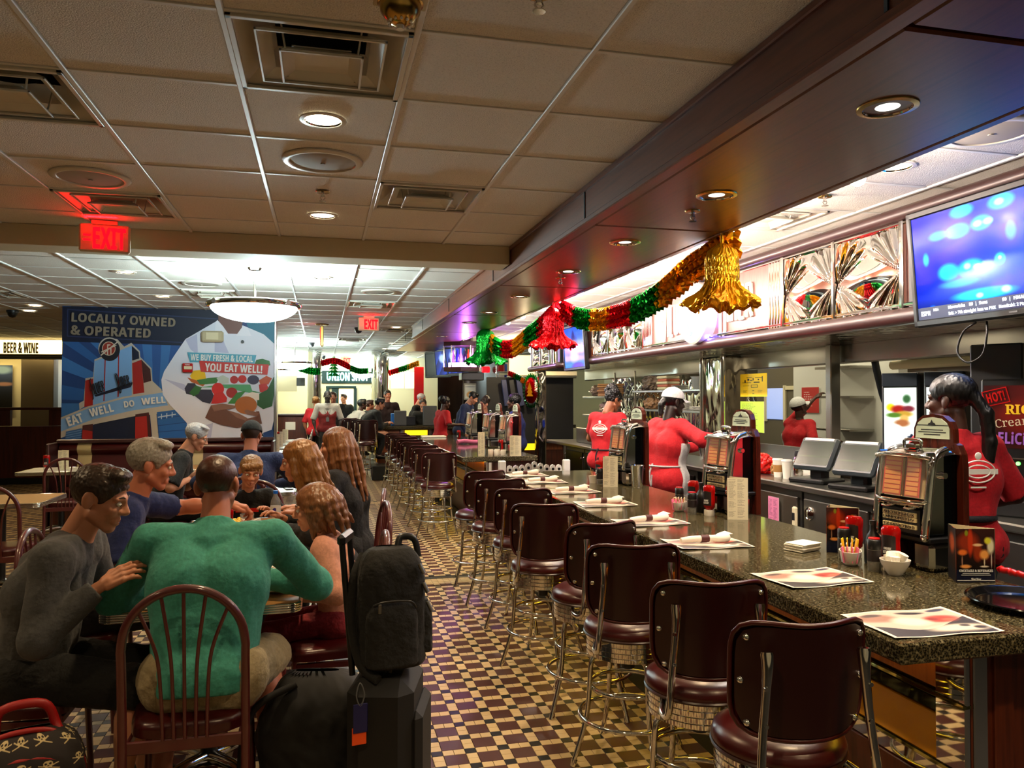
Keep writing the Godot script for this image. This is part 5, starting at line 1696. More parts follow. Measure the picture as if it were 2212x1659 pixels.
	for q in [[10, 36, 40, 2], [20, 26, 6, 12], [34, 20, 8, 8], [30, 14, 24, 2], [46, 26, 10, 3], [58, 18, 4, 10], [62, 34, 26, 4], [68, 16, 30, 2], [80, 22, 6, 6], [98, 12, 4, 22], [50, 46, 30, 2], [50, 46, 2, 10], [78, 46, 2, 10], [50, 56, 30, 2], [14, 50, 28, 1], [14, 70, 18, 1], [14, 74, 14, 1], [14, 79, 16, 1], [56, 70, 8, 3], [80, 70, 20, 1], [80, 76, 16, 1], [56, 82, 8, 2]]: im.fill_rect(Rect2i(q[0], q[1], q[2], q[3]), Color(0.15, 0.12, 0.05))
	pic_mat("yellow_print", ImageTexture.create_from_image(im))
	notice("pink_notice", "pink printed sheet taped to a steel cabinet door", Vector3(3.775, 0.62, -5.98), -90, 0.16, 0.27, M.pink_print)
	notice("yellow_notice", "yellow sheet with a seating plan hung at the kitchen window", Vector3(4.38, 1.74, -7.3), -90, 0.52, 0.24, M.yellow_print)
	notice("green_notice", "lime green printed sheet hung below the yellow plan", Vector3(4.38, 1.41, -7.33), -90, 0.46, 0.32, M.lime_print)
	var ph := thing("wall_timer", "small cream timer fixed between two steel cabinets", "timer", Vector3(3.75, 0.62, -5.63), -90)
	var pb := mb()
	pb.box(Vector3(0, 0, 0), Vector3(0.06, 0.2, 0.03), 0.012)
	put("case", pb, M.cream_paper, ph)
	pb = mb()
	pb.box(Vector3(0, 0.02, 0.016), Vector3(0.035, 0.06, 0.003))
	put("display", pb, M.dark_grey, ph)
	# pass-through frame
	var col := thing("steel_column", "polished wavy steel column beside the yellow notice", "column", Vector3(4.42, 0, -7.95))
	var cb := mb()
	cb.box(Vector3(0, 1.49, 0), Vector3(0.3, 1.16, 0.46), 0.02)
	put("cladding", cb, M.wavy_steel, col)
	for s in [-1, 1]:
		var e := mb()
		e.tube([Vector3(-0.16, 0.9, 0.24 * s), Vector3(-0.16, 2.07, 0.24 * s)], 0.03, 12)
		put("corner_tube", e, M.chrome, col)
	var po := mb()
	po.box(Vector3(4.42, 1.49, -6.05), Vector3(0.1, 1.18, 0.08), 0.008)
	one("steel_post", po, M.steel, "plain steel post right of the reaching cook", "post")
	var ps := mb()
	ps.box(Vector3(4.85, 0.98, -5.9), Vector3(0.75, 0.05, 3.4), 0.01)
	one("pass_shelf", ps, M.steel, "stainless pass-through shelf before the reaching cook", "shelf")
	stack("plate_stack", "stack of plates on the pass-through shelf near the post", Vector3(4.75, 1.005, -5.6), 9, 0.13, 0.016, M.ceramic, "plates")
	# items on the back counter
	pos_terminal("left order terminal on the back counter, beside the paper cups", Vector3(4.0, 0.9, -5.72), -72)
	pos_terminal("right order terminal, partly behind the nearest jukebox", Vector3(4.0, 0.9, -5.2), -72)
	poster_machine("left drink machine with a lit vegetable picture", Vector3(4.12, 0.95, -4.88), -62)
	poster_machine("right drink machine with a lit vegetable picture, behind the plaque", Vector3(4.2, 0.95, -4.55), -62)
	var cups := [["tall white paper cup with a brown sleeve", -6.2, true], ["plain white paper cup beside the sleeved cup", -6.06, false]]
	for q in cups:
		var c := thing("paper_cup", q[0], "cup", Vector3(3.96, 0.9, q[1]), 0.0, "white takeaway cups on the back counter")
		var b := mb()
		b.lathe([Vector2(0.001, 0), Vector2(0.032, 0), Vector2(0.045, 0.15), Vector2(0.001, 0.151)], 22)
		put("cup", b, M.paper, c)
		b = mb()
		b.lathe([Vector2(0.047, 0.148), Vector2(0.049, 0.152), Vector2(0.047, 0.158), Vector2(0.042, 0.166), Vector2(0.001, 0.166)], 22)
		put("lid", b, M.white, c)
		if q[2]:
			b = mb()
			b.lathe([Vector2(0.0365, 0.045), Vector2(0.0435, 0.11)], 22)
			put("sleeve", b, M.packet_tan, c)
	var rbm := mat("red_plastic", Color(0.85, 0.06, 0.03), 0.2)
	bag("plastic_bag", "crumpled bright red plastic bag on the back counter", Vector3(4.02, 0.9, -6.55), Vector3(0.1, 0.1, 0.13), rbm, "bag", 2)
	bag("paper_bag", "crumpled tan paper bag beside the red plastic bag", Vector3(4.05, 0.9, -6.33), Vector3(0.07, 0.07, 0.07), M.packet_tan, "bag", 5)
	var cf := thing("coffee_carafe", "steel thermal carafe with a black lid behind the paper cups", "carafe", Vector3(4.3, 0.9, -6.35))
	var b := mb()
	b.lathe([Vector2(0.001, 0), Vector2(0.075, 0), Vector2(0.08, 0.02), Vector2(0.078, 0.12), Vector2(0.06, 0.17), Vector2(0.001, 0.171)], 24)
	put("body", b, M.chrome, cf)
	b = mb()
	b.lathe([Vector2(0.06, 0.168), Vector2(0.062, 0.18), Vector2(0.055, 0.22), Vector2(0.001, 0.23)], 20)
	b.tube(spl([Vector3(0, 0.2, 0.05), Vector3(0, 0.19, 0.12), Vector3(0, 0.08, 0.115), Vector3(0, 0.05, 0.08)], 4), 0.012, 7)
	put("lid", b, M.black, cf)
	var wb := mb()
	wb.box(Vector3(0, 0.06, 0), Vector3(0.22, 0.12, 0.22), 0.006)
	one("white_box", wb, M.paper, "white paper box behind the order terminal", "box", Vector3(4.25, 0.9, -5.98), 10)
	var hs := thing("hot_drink_machine", "black cocoa machine with a red HOT poster at the right edge", "drink machine", Vector3(4.05, 0.9, -3.85), -62)
	b = mb()
	b.box(Vector3(0.06, 0.41, -0.2), Vector3(0.46, 0.82, 0.4), 0.012)
	put("body", b, M.black, hs)
	pic_mat("cocoa_poster", blobs(160, 160, func(p): return Color(0.1, 0.02, 0.02).lerp(Color(0.45, 0.04, 0.04), p.x * 0.8 + p.y * 0.3), [[0.6, 0.5, 0.5, 0.3, Color(0.45, 0.07, 0.03)]]), 0.3)
	b = mb()
	b.quad([Vector3(-0.15, 0.78, 0.002), Vector3(0.27, 0.78, 0.002), Vector3(0.27, 0.4, 0.002), Vector3(-0.15, 0.4, 0.002)])
	put("poster", b, M.cocoa_poster, hs)
	put("hot_lettering", fit_at(words("HOT!", 0.05, 0.002), 0.1, 0.06, Vector3(-0.085, 0.71, 0.004), Vector3(0, 0, 14)), M.red, hs)
	b = mb()
	for s in [-1, 1]:
		b.box(Vector3(0, 0.045 * s, 0), Vector3(0.14, 0.006, 0.002), 0, xf(Vector3(-0.085, 0.71, 0.004), Vector3(0, 0, 14)))
		b.box(Vector3(0.067 * s, 0, 0), Vector3(0.006, 0.09, 0.002), 0, xf(Vector3(-0.085, 0.71, 0.004), Vector3(0, 0, 14)))
	put("hot_frame", b, M.red, hs)
	put("rich_lettering", fit_at(words("RICH", 0.05, 0.002, true, true), 0.19, 0.058, Vector3(0.06, 0.635, 0.004)), M.yellow, hs)
	put("creamy_lettering", fit_at(words("Creamy", 0.05, 0.002, false, true), 0.24, 0.065, Vector3(0.03, 0.555, 0.004), Vector3(0, 0, 8)), M.cream_paper, hs)
	put("delicious_lettering", fit_at(words("DELiCiOUS", 0.05, 0.002), 0.32, 0.075, Vector3(0.04, 0.46, 0.004), Vector3(0, 0, -2)), mat("lilac", Color(0.62, 0.4, 0.8), 0.4), hs)
	b = mb()
	b.box(Vector3(0.06, 0.34, 0.012), Vector3(0.44, 0.008, 0.006))
	b.box(Vector3(-0.02, 0.14, 0.01), Vector3(0.01, 0.2, 0.006))
	put("trim_line", b, M.steel, hs)
	b = mb()
	b.cyl(Vector3(0.03, 0.31, 0.0), Vector3(0.03, 0.31, 0.008), 0.012)
	put("green_lamp", b, M.green_led, hs)
	b = mb()
	b.box(Vector3(0.05, 0.05, 0.06), Vector3(0.4, 0.1, 0.14), 0.01)
	put("drip_tray", b, M.dark_grey, hs)
	b = mb()
	b.box(Vector3(0, 0.3, 0), Vector3(0.3, 0.6, 0.3), 0.01)
	one("ticket_machine", b, M.dark_grey, "dark square machine behind the ponytailed server's head", "machine", Vector3(4.3, 1.35, -4.15), -62)
	# dark equipment bay right of the post
	b = mb()
	b.box(Vector3(0, 0.55, 0), Vector3(0.06, 1.1, 1.5), 0.004)
	one("equipment_panel", b, M.grey_wall, "brown back panel of the equipment bay", "panel", Vector3(5.1, 0.98, -5.15))
	var sd := thing("soap_dispenser", "grey wall dispenser with hanging straps in the equipment bay", "dispenser", Vector3(4.75, 1.38, -5.35), -70)
	b = mb()
	b.box(Vector3(0, 0.16, 0), Vector3(0.13, 0.36, 0.12), 0.03)
	b.box(Vector3(0, -0.06, 0), Vector3(0.08, 0.12, 0.08), 0.02)
	put("case", b, M.mid_grey, sd)
	for k in 3:
		b = mb()
		b.tube(spl([Vector3(-0.05 + 0.05 * k, -0.1, 0.02), Vector3(-0.1 + 0.06 * k, -0.2, 0.05), Vector3(-0.06 + 0.1 * k, -0.3, 0.02), Vector3(-0.25 + 0.1 * k, -0.37, 0.06)], 5), 0.01, 6)
		put("strap", b, M.packet_tan, sd)
	b = mb()
	b.tube(spl([Vector3(4.6, 2.0, -5.75), Vector3(4.62, 1.8, -5.72), Vector3(4.66, 1.55, -5.66), Vector3(4.7, 1.5, -5.5), Vector3(4.74, 1.52, -5.4)], 5), 0.03, 8)
	one("supply_hose", b, M.soft_black, "black hose hanging beside the steel post", "hose")
	b = mb()
	b.tube([Vector3(5.0, 1.9, -6.0), Vector3(5.0, 1.9, -3.0)], 0.04, 8)
	b.box(Vector3(5.02, 2.02, -4.3), Vector3(0.05, 0.12, 3.2))
	one("duct_rail", b, M.cream_wall, "pale rail along the top of the equipment bay", "rail")
	# shelves and bakery goods left of the column
	var bs := mb()
	bs.surf(func(a, c): return Vector3(4.98 - 0.02 * absf(sin((a - 0.35) * 60.0 / (0.5 + 1.2 * absf(c - 0.3)))) * smoothstep(0.95, 0.5, c), 0.9 + 1.15 * c, -8.2 - 4.7 * a), 120, 16, true)
	one("steel_backsplash", bs, M.mirror, "fan-pressed steel backsplash behind the bakery shelves", "backsplash")
	for q in [[1.7, -9.4, 2.2], [1.44, -9.4, 2.2], [1.62, -12.0, 1.4], [1.32, -12.0, 1.4]]:
		b = mb()
		b.box(Vector3(4.6, q[0], q[1]), Vector3(0.5, 0.03, q[2]), 0.005)
		var far: bool = q[1] < -11
		one("steel_shelf", b, M.steel, "%s stainless shelf %s" % ["upper" if q[0] > 1.5 else "lower", "at the far bread station" if far else "behind the white-capped server"], "shelf")
	for k in 4:
		b = mb()
		b.cyl(Vector3([4.4, 4.4, 4.8, 4.4][k], 0.9, [-10.5, -8.4, -10.5, -11.3][k]), Vector3([4.4, 4.4, 4.8, 4.4][k], 2.0, [-10.5, -8.4, -10.5, -11.3][k]), 0.014)
		one("shelf_post", b, M.chrome, ["chrome shelf post at the left of the bakery shelves", "chrome shelf post beside the wavy column", "rear chrome post of the bakery shelves", "chrome shelf post of the far bread station"][k], "post")
	stack("bowl_stack", "stack of white bowls on the upper bakery shelf", Vector3(4.5, 1.715, -8.75), 4, 0.1, 0.03, M.ceramic, "bowls", true)
	stack("plate_stack", "short stack of plates on the upper bakery shelf", Vector3(4.5, 1.715, -9.25), 4, 0.12, 0.014, M.ceramic, "plates")
	stack("plate_stack", "tall stack of plates on the lower bakery shelf", Vector3(4.55, 1.455, -9.3), 9, 0.12, 0.012, M.ceramic, "plates")
	stack("plate_stack", "stack of plates at the right of the lower bakery shelf", Vector3(4.5, 1.455, -8.7), 4, 0.13, 0.012, M.ceramic, "plates")
	var clear := mat("clear_wrap", Color(0.95, 0.93, 0.88, 0.35), 0.15)
	clear.transparency = BaseMaterial3D.TRANSPARENCY_ALPHA
	bag("wrapped_loaf", "clear plastic bag of bread on the upper bakery shelf", Vector3(4.5, 1.715, -10.1), Vector3(0.14, 0.11, 0.25), mat("bread_bag", Color(0.55, 0.46, 0.4), 0.25), "bread", 7)
	bag("wrapped_buns", "bag of buns on the lower bakery shelf", Vector3(4.45, 1.455, -10.0), Vector3(0.12, 0.09, 0.15), mat("bun_bag", Color(0.48, 0.36, 0.24), 0.3), "bread", 9)
	for k in 5:
		b = mb()
		b.box(Vector3(0, 0.02, 0), Vector3(0.2, 0.035, 0.28), 0.01)
		one("carton", b, M.salmon if k % 2 else M.cream_paper, "flat pink and cream carton stacked on the upper bakery shelf", "carton", Vector3(4.5 + 0.01 * (k % 2), 1.715 + 0.037 * k, -9.62), 3.0 * (k % 3), "cartons on the upper bakery shelf")
	for k in 6:
		b = mb()
		b.box(Vector3(0, 0.02, 0), Vector3(0.3, 0.03, 0.36), 0.008)
		one("bread_tray", b, mat("bread_tan", Color(0.7, 0.5, 0.3), 0.7), "flat tan bread pack stacked at the far bread station", "bread", Vector3(4.55 + 0.015 * (k % 2), 1.635 + 0.034 * k, -11.9), 4.0 * (k % 3), "bread packs at the far station")
	bag("wrapped_loaf", "clear bag of rolls on the far bread station's lower shelf", Vector3(4.55, 1.335, -11.9), Vector3(0.16, 0.12, 0.3), M.bread_bag, "bread", 12)
	bag("wrapped_loaf", "clear bag of bread left of the stacked tan packs", Vector3(4.55, 1.635, -12.45), Vector3(0.14, 0.1, 0.18), M.bread_bag, "bread", 15)
	var tub := thing("plastic_tub", "bright blue plastic tub on the far back counter", "tub", Vector3(4.3, 0.9, -11.7))
	b = mb()
	b.lathe([Vector2(0.001, 0.12), Vector2(0.1, 0.12), Vector2(0.12, 0.36), Vector2(0.001, 0.36)], 24)
	put("body", b, mat("tub_blue", Color(0.01, 0.2, 0.72), 0.3), tub)
	b = mb()
	b.lathe([Vector2(0.122, 0.35), Vector2(0.125, 0.36), Vector2(0.122, 0.385), Vector2(0.001, 0.388)], 24)
	put("lid", b, M.white, tub)
	b = mb()
	b.box(Vector3(0, 0.06, 0), Vector3(0.26, 0.12, 0.26), 0.01)
	put("riser", b, M.dark_grey, tub)
	b = mb()
	b.box(Vector3(4.0, 1.02, -11.2), Vector3(0.03, 0.24, 1.5), 0.01)
	one("splash_panel", b, M.steel, "low steel splash panel of the sink by the curly-haired server", "panel")
	var bo := thing("spray_bottle", "white plastic bottle on the back counter beside the curly-haired server", "bottle", Vector3(3.9, 0.9, -10.25))
	b = mb()
	b.lathe([Vector2(0.001, 0), Vector2(0.045, 0), Vector2(0.046, 0.14), Vector2(0.02, 0.19), Vector2(0.018, 0.23), Vector2(0.001, 0.231)], 20)
	put("body", b, M.white, bo)
	b = mb()
	b.box(Vector3(0, 0.14, 0), Vector3(0.3, 0.28, 0.5), 0.03)
	one("toaster", b, M.dark_grey, "dark toaster behind the splash panel", "toaster", Vector3(4.35, 0.9, -10.9))
	b = mb()
	b.box(Vector3(0, 1.05, 0), Vector3(0.16, 2.08, 0.2), 0.02)
	one("steel_column", b, M.wavy_steel, "narrow polished column where the far back counter ends", "column", Vector3(3.7, 0, -13.05))
	b = mb()
	b.box(Vector3(0, 0.11, 0), Vector3(0.3, 0.22, 0.3), 0.03)
	one("mixer", b, M.black, "black mixing appliance beside the white bottle", "appliance", Vector3(4.2, 0.9, -10.3))

# ---------------------------------------------------------------- dining side
func make_chair(label: String) -> Node3D:
	# faces -z, back at +z
	var t := thing("dining_chair", label, "chair", Vector3.ZERO, 0.0, "burgundy hoop back dining chairs")
	var s := mb()
	s.surf(func(a, c):
		var q := rr_disc(a, c, 0.205, 0.2, 0.05)
		return Vector3(q.x * (1.0 - 0.1 * q.y / 0.2), 0.455 + 0.028 * sqrt(maxf(1.0 - pow(c, 6), 0.0)), q.y - 0.02), 36, 8)
	s.surf(func(a, c):
		var q := rr_disc(a, 1.0, 0.205, 0.2, 0.05)
		return Vector3(q.x * (1.0 - 0.1 * q.y / 0.2), 0.425 + 0.03 * c, q.y - 0.02), 36, 2)
	put("seat_cushion", s, M.vinyl, t)
	var back := func(x: float, y: float) -> Vector3: return Vector3(x, y, 0.185 + 0.16 * (y - 0.42) * 0.6)
	var h := mb()
	var pts := [Vector3(-0.2, 0.0, 0.235), Vector3(-0.2, 0.2, 0.195), back.call(-0.2, 0.42), back.call(-0.2, 0.7)]
	for k in 9: pts.append(back.call(-0.2 * cos(PI * k / 8), 0.75 + 0.2 * sin(PI * k / 8)))
	pts += [back.call(0.2, 0.7), back.call(0.2, 0.42), Vector3(0.2, 0.2, 0.195), Vector3(0.2, 0.0, 0.235)]
	h.tube(spl(pts, 3), 0.0155, 10)
	put("hoop_frame", h, M.red_paint, t)
	var r := mb()
	r.box(Vector3(0, 0.4, 0.178), Vector3(0.4, 0.045, 0.014), 0.004)
	r.box(Vector3(0, 0.4, -0.19), Vector3(0.36, 0.03, 0.014), 0.004)
	r.box(Vector3(-0.19, 0.4, 0), Vector3(0.014, 0.03, 0.37), 0.004)
	r.box(Vector3(0.19, 0.4, 0), Vector3(0.014, 0.03, 0.37), 0.004)
	put("seat_rail", r, M.red_paint, t)
	for k in 5:
		var sp := mb()
		var b := (k - 2.0)
		var tx := b * 0.072
		var ty := 0.75 + 0.2 * sqrt(1.0 - pow(tx / 0.2, 2)) - 0.008
		sp.tube(spl([back.call(b * 0.036, 0.42), back.call(b * 0.038, 0.58), back.call(b * 0.045, 0.73), back.call(tx, ty)], 5), 0.0065, 7)
		put("spindle", sp, M.red_paint, t)
	for x in [-0.185, 0.185]:
		var l := mb()
		l.tube([Vector3(x, 0.43, -0.18), Vector3(x * 1.06, 0.0, -0.2)], 0.013, 8)
		put("leg", l, M.red_paint, t)
	return t

func cafe_table(label: String, at: Vector3, w: float, d: float, m: Material, turn := 0.0):
	var t := thing("cafe_table", label, "table", at, turn, "diner tables with ribbed metal edges")
	var poly := rrect(w - 0.02, d - 0.02, 0.05, 6)
	var b := mb()
	b.prism(poly, 0.036, xf(Vector3(0, 0.714, 0), Vector3(-90, 0, 0)))
	put("table_top", b, m, t)
	var e := mb()
	for k in 4:
		var pts := []
		for p in poly: pts.append(Vector3(p.x * (w / (w - 0.02)), 0.718 + 0.0095 * k, p.y * (d / (d - 0.02))))
		e.tube(pts, 0.0055, 6, true)
	put("ribbed_edge", e, M.chrome, t)
	var n := 2 if d > 1.0 or w > 1.0 else 1
	for k in n:
		var o := Vector3.ZERO if n == 1 else Vector3((w * 0.3 * (k * 2 - 1)) if w > d else 0.0, 0, (d * 0.3 * (k * 2 - 1)) if d >= w else 0.0)
		var c := mb()
		c.cyl(o + Vector3(0, 0.03, 0), o + Vector3(0, 0.71, 0), 0.035, -1, 14)
		c.box(o + Vector3(0, 0.7, 0), Vector3(0.3, 0.02, 0.3), 0.004)
		put("pedestal", c, M.black, t)
		for q in 4:
			var a := PI / 4 + PI / 2 * q
			var f := mb()
			f.tube(spl([o + Vector3(0, 0.06, 0), o + Vector3(cos(a) * 0.15, 0.055, sin(a) * 0.15), o + Vector3(cos(a) * 0.3, 0.02, sin(a) * 0.3)], 4), [0.03, 0.03, 0.028, 0.027, 0.026, 0.025, 0.024, 0.022, 0.018], 8)
			put("foot", f, M.chrome, t)

func mural():
	var w := struct("wall_mural", slab(Vector3(-3.28, 0, -11.35), Vector3(-0.64, 2.82, -11.2)), M.navy, "partition wall carrying the diner mural")
	var t := thing("mural", "large printed mural of a diner and a cook holding vegetables", "mural", Vector3(-3.28, 1.06, -11.2))
	var W := 2.64
	var H := 1.74
	var b := mb()
	b.tinted = true
	var z := [0.001]
	var P := func(col: Color, pts: Array):
		var poly := PackedVector2Array()
		for i in range(0, pts.size(), 2): poly.append(Vector2((pts[i] - 62.0) / 2003.0 * W, H - (pts[i + 1] - 85.0) / 1235.0 * H))
		b.col = col.srgb_to_linear()
		z[0] += 0.0004
		b.prism(poly, 0.0, xf(Vector3(0, 0, z[0])), false)
	var navy := Color(0.04, 0.06, 0.17)
	var sky := Color(0.2, 0.42, 0.66)
	var pale := Color(0.47, 0.65, 0.84)
	var stone := Color(0.72, 0.68, 0.62)
	var red := Color(0.62, 0.1, 0.08)
	var dred := Color(0.25, 0.06, 0.06)
	var coat := Color(0.86, 0.87, 0.92)
	var shade := Color(0.72, 0.73, 0.84)
	var br := Color(0.4, 0.25, 0.19)
	P.call(Color(0.09, 0.24, 0.45), [62, 85, 2065, 85, 2065, 1320, 62, 1320])
	for k in 10:
		var a := PI * (0.5 + 0.058 * k)
		var e := a + 0.09
		P.call(sky if k % 2 else Color(0.15, 0.34, 0.58), [900, 980, 900 + 1500 * cos(a), 980 - 1500 * sin(a) if k < 9 else 980, 900 + 1500 * cos(e), 980 - 1500 * sin(e)].map(func(x): return clampf(x, 62, 2065)))
	for k in 5: P.call(sky if k % 2 else Color(0.13, 0.31, 0.55), [700 + 90 * k, 420, 790 + 90 * k, 420, 860 + 50 * k, 900, 800 + 50 * k, 900])
	P.call(navy, [62, 85, 1600, 85, 1600, 440, 62, 410])
	P.call(Color(0.13, 0.17, 0.33), [105, 108, 1510, 165, 1510, 175, 115, 118, 115, 355, 1180, 398, 1180, 408, 105, 365])
	P.call(Color(0.1, 0.42, 0.52), [1750, 85, 2065, 85, 2065, 420, 1980, 330, 1800, 240])
	# diner building
	P.call(stone, [268, 1010, 225, 1040, 220, 980, 262, 955, 275, 750, 345, 735, 355, 575, 420, 545, 400, 470, 420, 410, 480, 372, 560, 380, 625, 450, 690, 412, 770, 490, 775, 545, 880, 650, 890, 770, 975, 850, 985, 900, 800, 960, 500, 1000])
	P.call(pale, [345, 1005, 355, 590, 430, 560, 620, 470, 695, 440, 700, 905])
	P.call(navy, [695, 440, 760, 500, 765, 560, 700, 580])
	P.call(red, [275, 770, 345, 750, 345, 1000, 268, 1015])
	P.call(red, [700, 605, 785, 570, 815, 880, 712, 895])
	P.call(dred, [785, 570, 870, 660, 878, 770, 808, 790])
	P.call(red, [448, 560, 458, 560, 450, 960, 440, 960])
	P.call(red, [570, 510, 580, 510, 580, 920, 568, 925])
	var ring := func(col: Color, cx: float, cy: float, r: float, ry: float):
		var pts := []
		for k in 28: pts += [cx + r * cos(TAU * k / 28), cy + ry * sin(TAU * k / 28)]
		P.call(col, pts)
	ring.call(stone, 490, 470, 100, 105)
	ring.call(Color(0.07, 0.06, 0.12), 492, 482, 95, 105)
	ring.call(Color(0.8, 0.72, 0.62), 485, 470, 62, 66)
	ring.call(Color(0.55, 0.16, 0.1), 485, 470, 55, 59)
	P.call(Color(0.8, 0.75, 0.68), [410, 530, 560, 405, 566, 412, 416, 540])
	P.call(Color(0.8, 0.75, 0.68), [415, 500, 552, 432, 556, 440, 420, 508])
	P.call(Color(0.8, 0.75, 0.68), [470, 430, 500, 430, 500, 440, 480, 445, 480, 530, 470, 530])
	P.call(Color(0.8, 0.75, 0.68), [490, 470, 510, 465, 510, 525, 500, 525, 498, 480])
	P.call(navy, [360, 905, 705, 780, 705, 800, 690, 830, 370, 920])
	# curved sign band and shop front
	P.call(stone, [62, 1110, 300, 1010, 620, 920, 990, 865, 1010, 900, 1110, 1010, 1120, 1060, 700, 1110, 350, 1180, 62, 1300])
	P.call(pale, [62, 1130, 320, 1020, 650, 930, 985, 880, 1040, 1000, 700, 1050, 350, 1130, 62, 1240])
	P.call(navy, [360, 1175, 735, 1100, 735, 1320, 350, 1320])
	P.call(dred, [255, 1185, 350, 1170, 350, 1320, 250, 1320])
	P.call(red, [255, 1225, 345, 1240, 345, 1320, 252, 1320])
	P.call(dred, [735, 1085, 860, 1065, 890, 1320, 735, 1320])
	P.call(red, [735, 1110, 840, 1100, 855, 1320, 735, 1320])
	P.call(stone, [870, 1080, 930, 1070, 955, 1320, 895, 1320])
	P.call(Color(0.14, 0.36, 0.62), [935, 1065, 1130, 1040, 1230, 1180, 1215, 1320, 960, 1320])
	P.call(Color(0.2, 0.36, 0.55), [110, 1240, 250, 1210, 245, 1320, 100, 1320])
	for k in 3: P.call(Color(0.08, 0.22, 0.45), [945, 1130 + 60 * k, 1210, 1090 + 70 * k, 1210, 1096 + 70 * k, 945, 1136 + 60 * k])
	for k in 4: P.call(Color(0.5, 0.62, 0.78), [110, 1255 + 20 * k, 250, 1225 + 22 * k, 250, 1229 + 22 * k, 110, 1259 + 20 * k])
	P.call(Color(0.75, 0.8, 0.86), [945, 1108, 1115, 1080, 1115, 1090, 945, 1118])
	for k in 3: P.call(Color(0.75, 0.8, 0.86), [975 + 50 * k, 1082 - 8 * k, 983 + 50 * k, 1080 - 8 * k, 983 + 50 * k, 1130 - 8 * k, 975 + 50 * k, 1132 - 8 * k])
	# the cook
	P.call(coat, [1500, 190, 1200, 370, 1100, 520, 1000, 680, 975, 760, 990, 900, 1060, 1000, 1120, 1060, 1220, 1170, 1215, 1320, 1960, 1320, 1960, 1270, 2045, 1240, 2065, 1150, 2065, 400, 1960, 310, 1760, 230])
	P.call(shade, [1200, 375, 1310, 320, 1320, 520, 1250, 470])
	P.call(shade, [1480, 380, 1560, 370, 1620, 500, 1480, 490])
	P.call(shade, [1000, 750, 1190, 800, 1290, 900, 1220, 880])
	P.call(shade, [1250, 1190, 1400, 1190, 1470, 1170, 1450, 1320, 1400, 1320, 1360, 1240, 1290, 1240])
	P.call(shade, [1810, 1200, 1950, 1200, 1950, 1255, 1860, 1250])
	P.call(Color(0.45, 0.3, 0.26), [1510, 85, 1760, 85, 1745, 250, 1700, 310, 1610, 310, 1560, 240, 1515, 190])
	P.call(Color(0.9, 0.9, 0.94), [1505, 180, 1560, 250, 1610, 325, 1480, 300, 1490, 200])
	P.call(Color(0.9, 0.9, 0.94), [1750, 240, 1700, 310, 1690, 330, 1840, 330, 1800, 250])
	# armful of vegetables
	P.call(Color(0.9, 0.74, 0.04), [1245, 720, 1280, 670, 1340, 665, 1390, 690, 1400, 750, 1330, 770, 1270, 760])
	P.call(Color(0.7, 0.35, 0.1), [1220, 735, 1300, 760, 1390, 800, 1370, 820, 1260, 780])
	P.call(Color(0.16, 0.14, 0.22), [1195, 840, 1225, 790, 1290, 790, 1340, 850, 1450, 850, 1480, 920, 1440, 985, 1370, 970, 1290, 910, 1210, 890])
	P.call(Color(0.2, 0.45, 0.2), [1310, 760, 1420, 740, 1530, 730, 1500, 790, 1400, 800, 1340, 800])
	P.call(Color(0.15, 0.38, 0.14), [1240, 880, 1300, 810, 1360, 830, 1330, 890, 1280, 915])
	P.call(Color(0.74, 0.78, 0.74), [1500, 740, 1560, 710, 1620, 740, 1620, 790, 1540, 800])
	ring.call(Color(0.66, 0.1, 0.1), 1672, 755, 40, 38)
	ring.call(Color(0.75, 0.1, 0.08), 1752, 748, 42, 38)
	ring.call(Color(0.2, 0.16, 0.28), 1860, 755, 58, 45)
	P.call(Color(0.72, 0.3, 0.15), [1915, 760, 1990, 715, 2045, 740, 2010, 800, 1930, 800])
	P.call(Color(0.16, 0.4, 0.14), [1870, 600, 1890, 560, 1950, 550, 2020, 570, 2030, 610, 1950, 640])
	P.call(Color(0.3, 0.6, 0.4), [1330, 830, 1560, 800, 1830, 800, 1850, 860, 1950, 880, 1820, 880, 1560, 830])
	ring.call(Color(0.8, 0.1, 0.07), 1515, 845, 60, 60)
	P.call(Color(0.75, 0.1, 0.07), [1450, 985, 1480, 890, 1560, 870, 1605, 930, 1600, 970, 1500, 985])
	ring.call(Color(0.6, 0.09, 0.08), 1650, 880, 55, 50)
	P.call(Color(0.2, 0.48, 0.2), [1610, 985, 1700, 880, 1790, 860, 1740, 920, 1680, 985])
	P.call(Color(0.7, 0.12, 0.1), [1915, 800, 1990, 790, 2020, 850, 1980, 890, 1925, 870])
	P.call(Color(0.12, 0.32, 0.12), [1900, 900, 2000, 850, 2065, 720, 2065, 900, 2050, 1010, 1960, 1040, 1900, 1000])
	P.call(Color(0.93, 0.88, 0.83), [1760, 910, 1850, 870, 1920, 890, 1920, 950, 1800, 960])
	ring.call(Color(0.66, 0.37, 0.12), 1790, 1000, 108, 85)
	# hands
	P.call(br, [1395, 1120, 1450, 1000, 1560, 985, 1690, 1005, 1680, 1030, 1600, 1045, 1700, 1080, 1800, 1130, 1900, 1110, 1890, 1060, 1920, 1060, 1950, 1180, 1700, 1220, 1550, 1190, 1470, 1160])
	P.call(Color(0.52, 0.36, 0.29), [1450, 1000, 1560, 985, 1690, 1005, 1685, 1025, 1560, 1045, 1480, 1060])
	P.call(Color(0.52, 0.36, 0.29), [1600, 1045, 1720, 1080, 1805, 1125, 1790, 1150, 1700, 1120])
	P.call(Color(0.52, 0.36, 0.29), [1770, 1055, 1800, 1045, 1920, 1075, 1900, 1110, 1800, 1090])
	# banners
	P.call(Color(0.3, 0.62, 0.72), [1218, 495, 1890, 515, 1870, 600, 1245, 590])
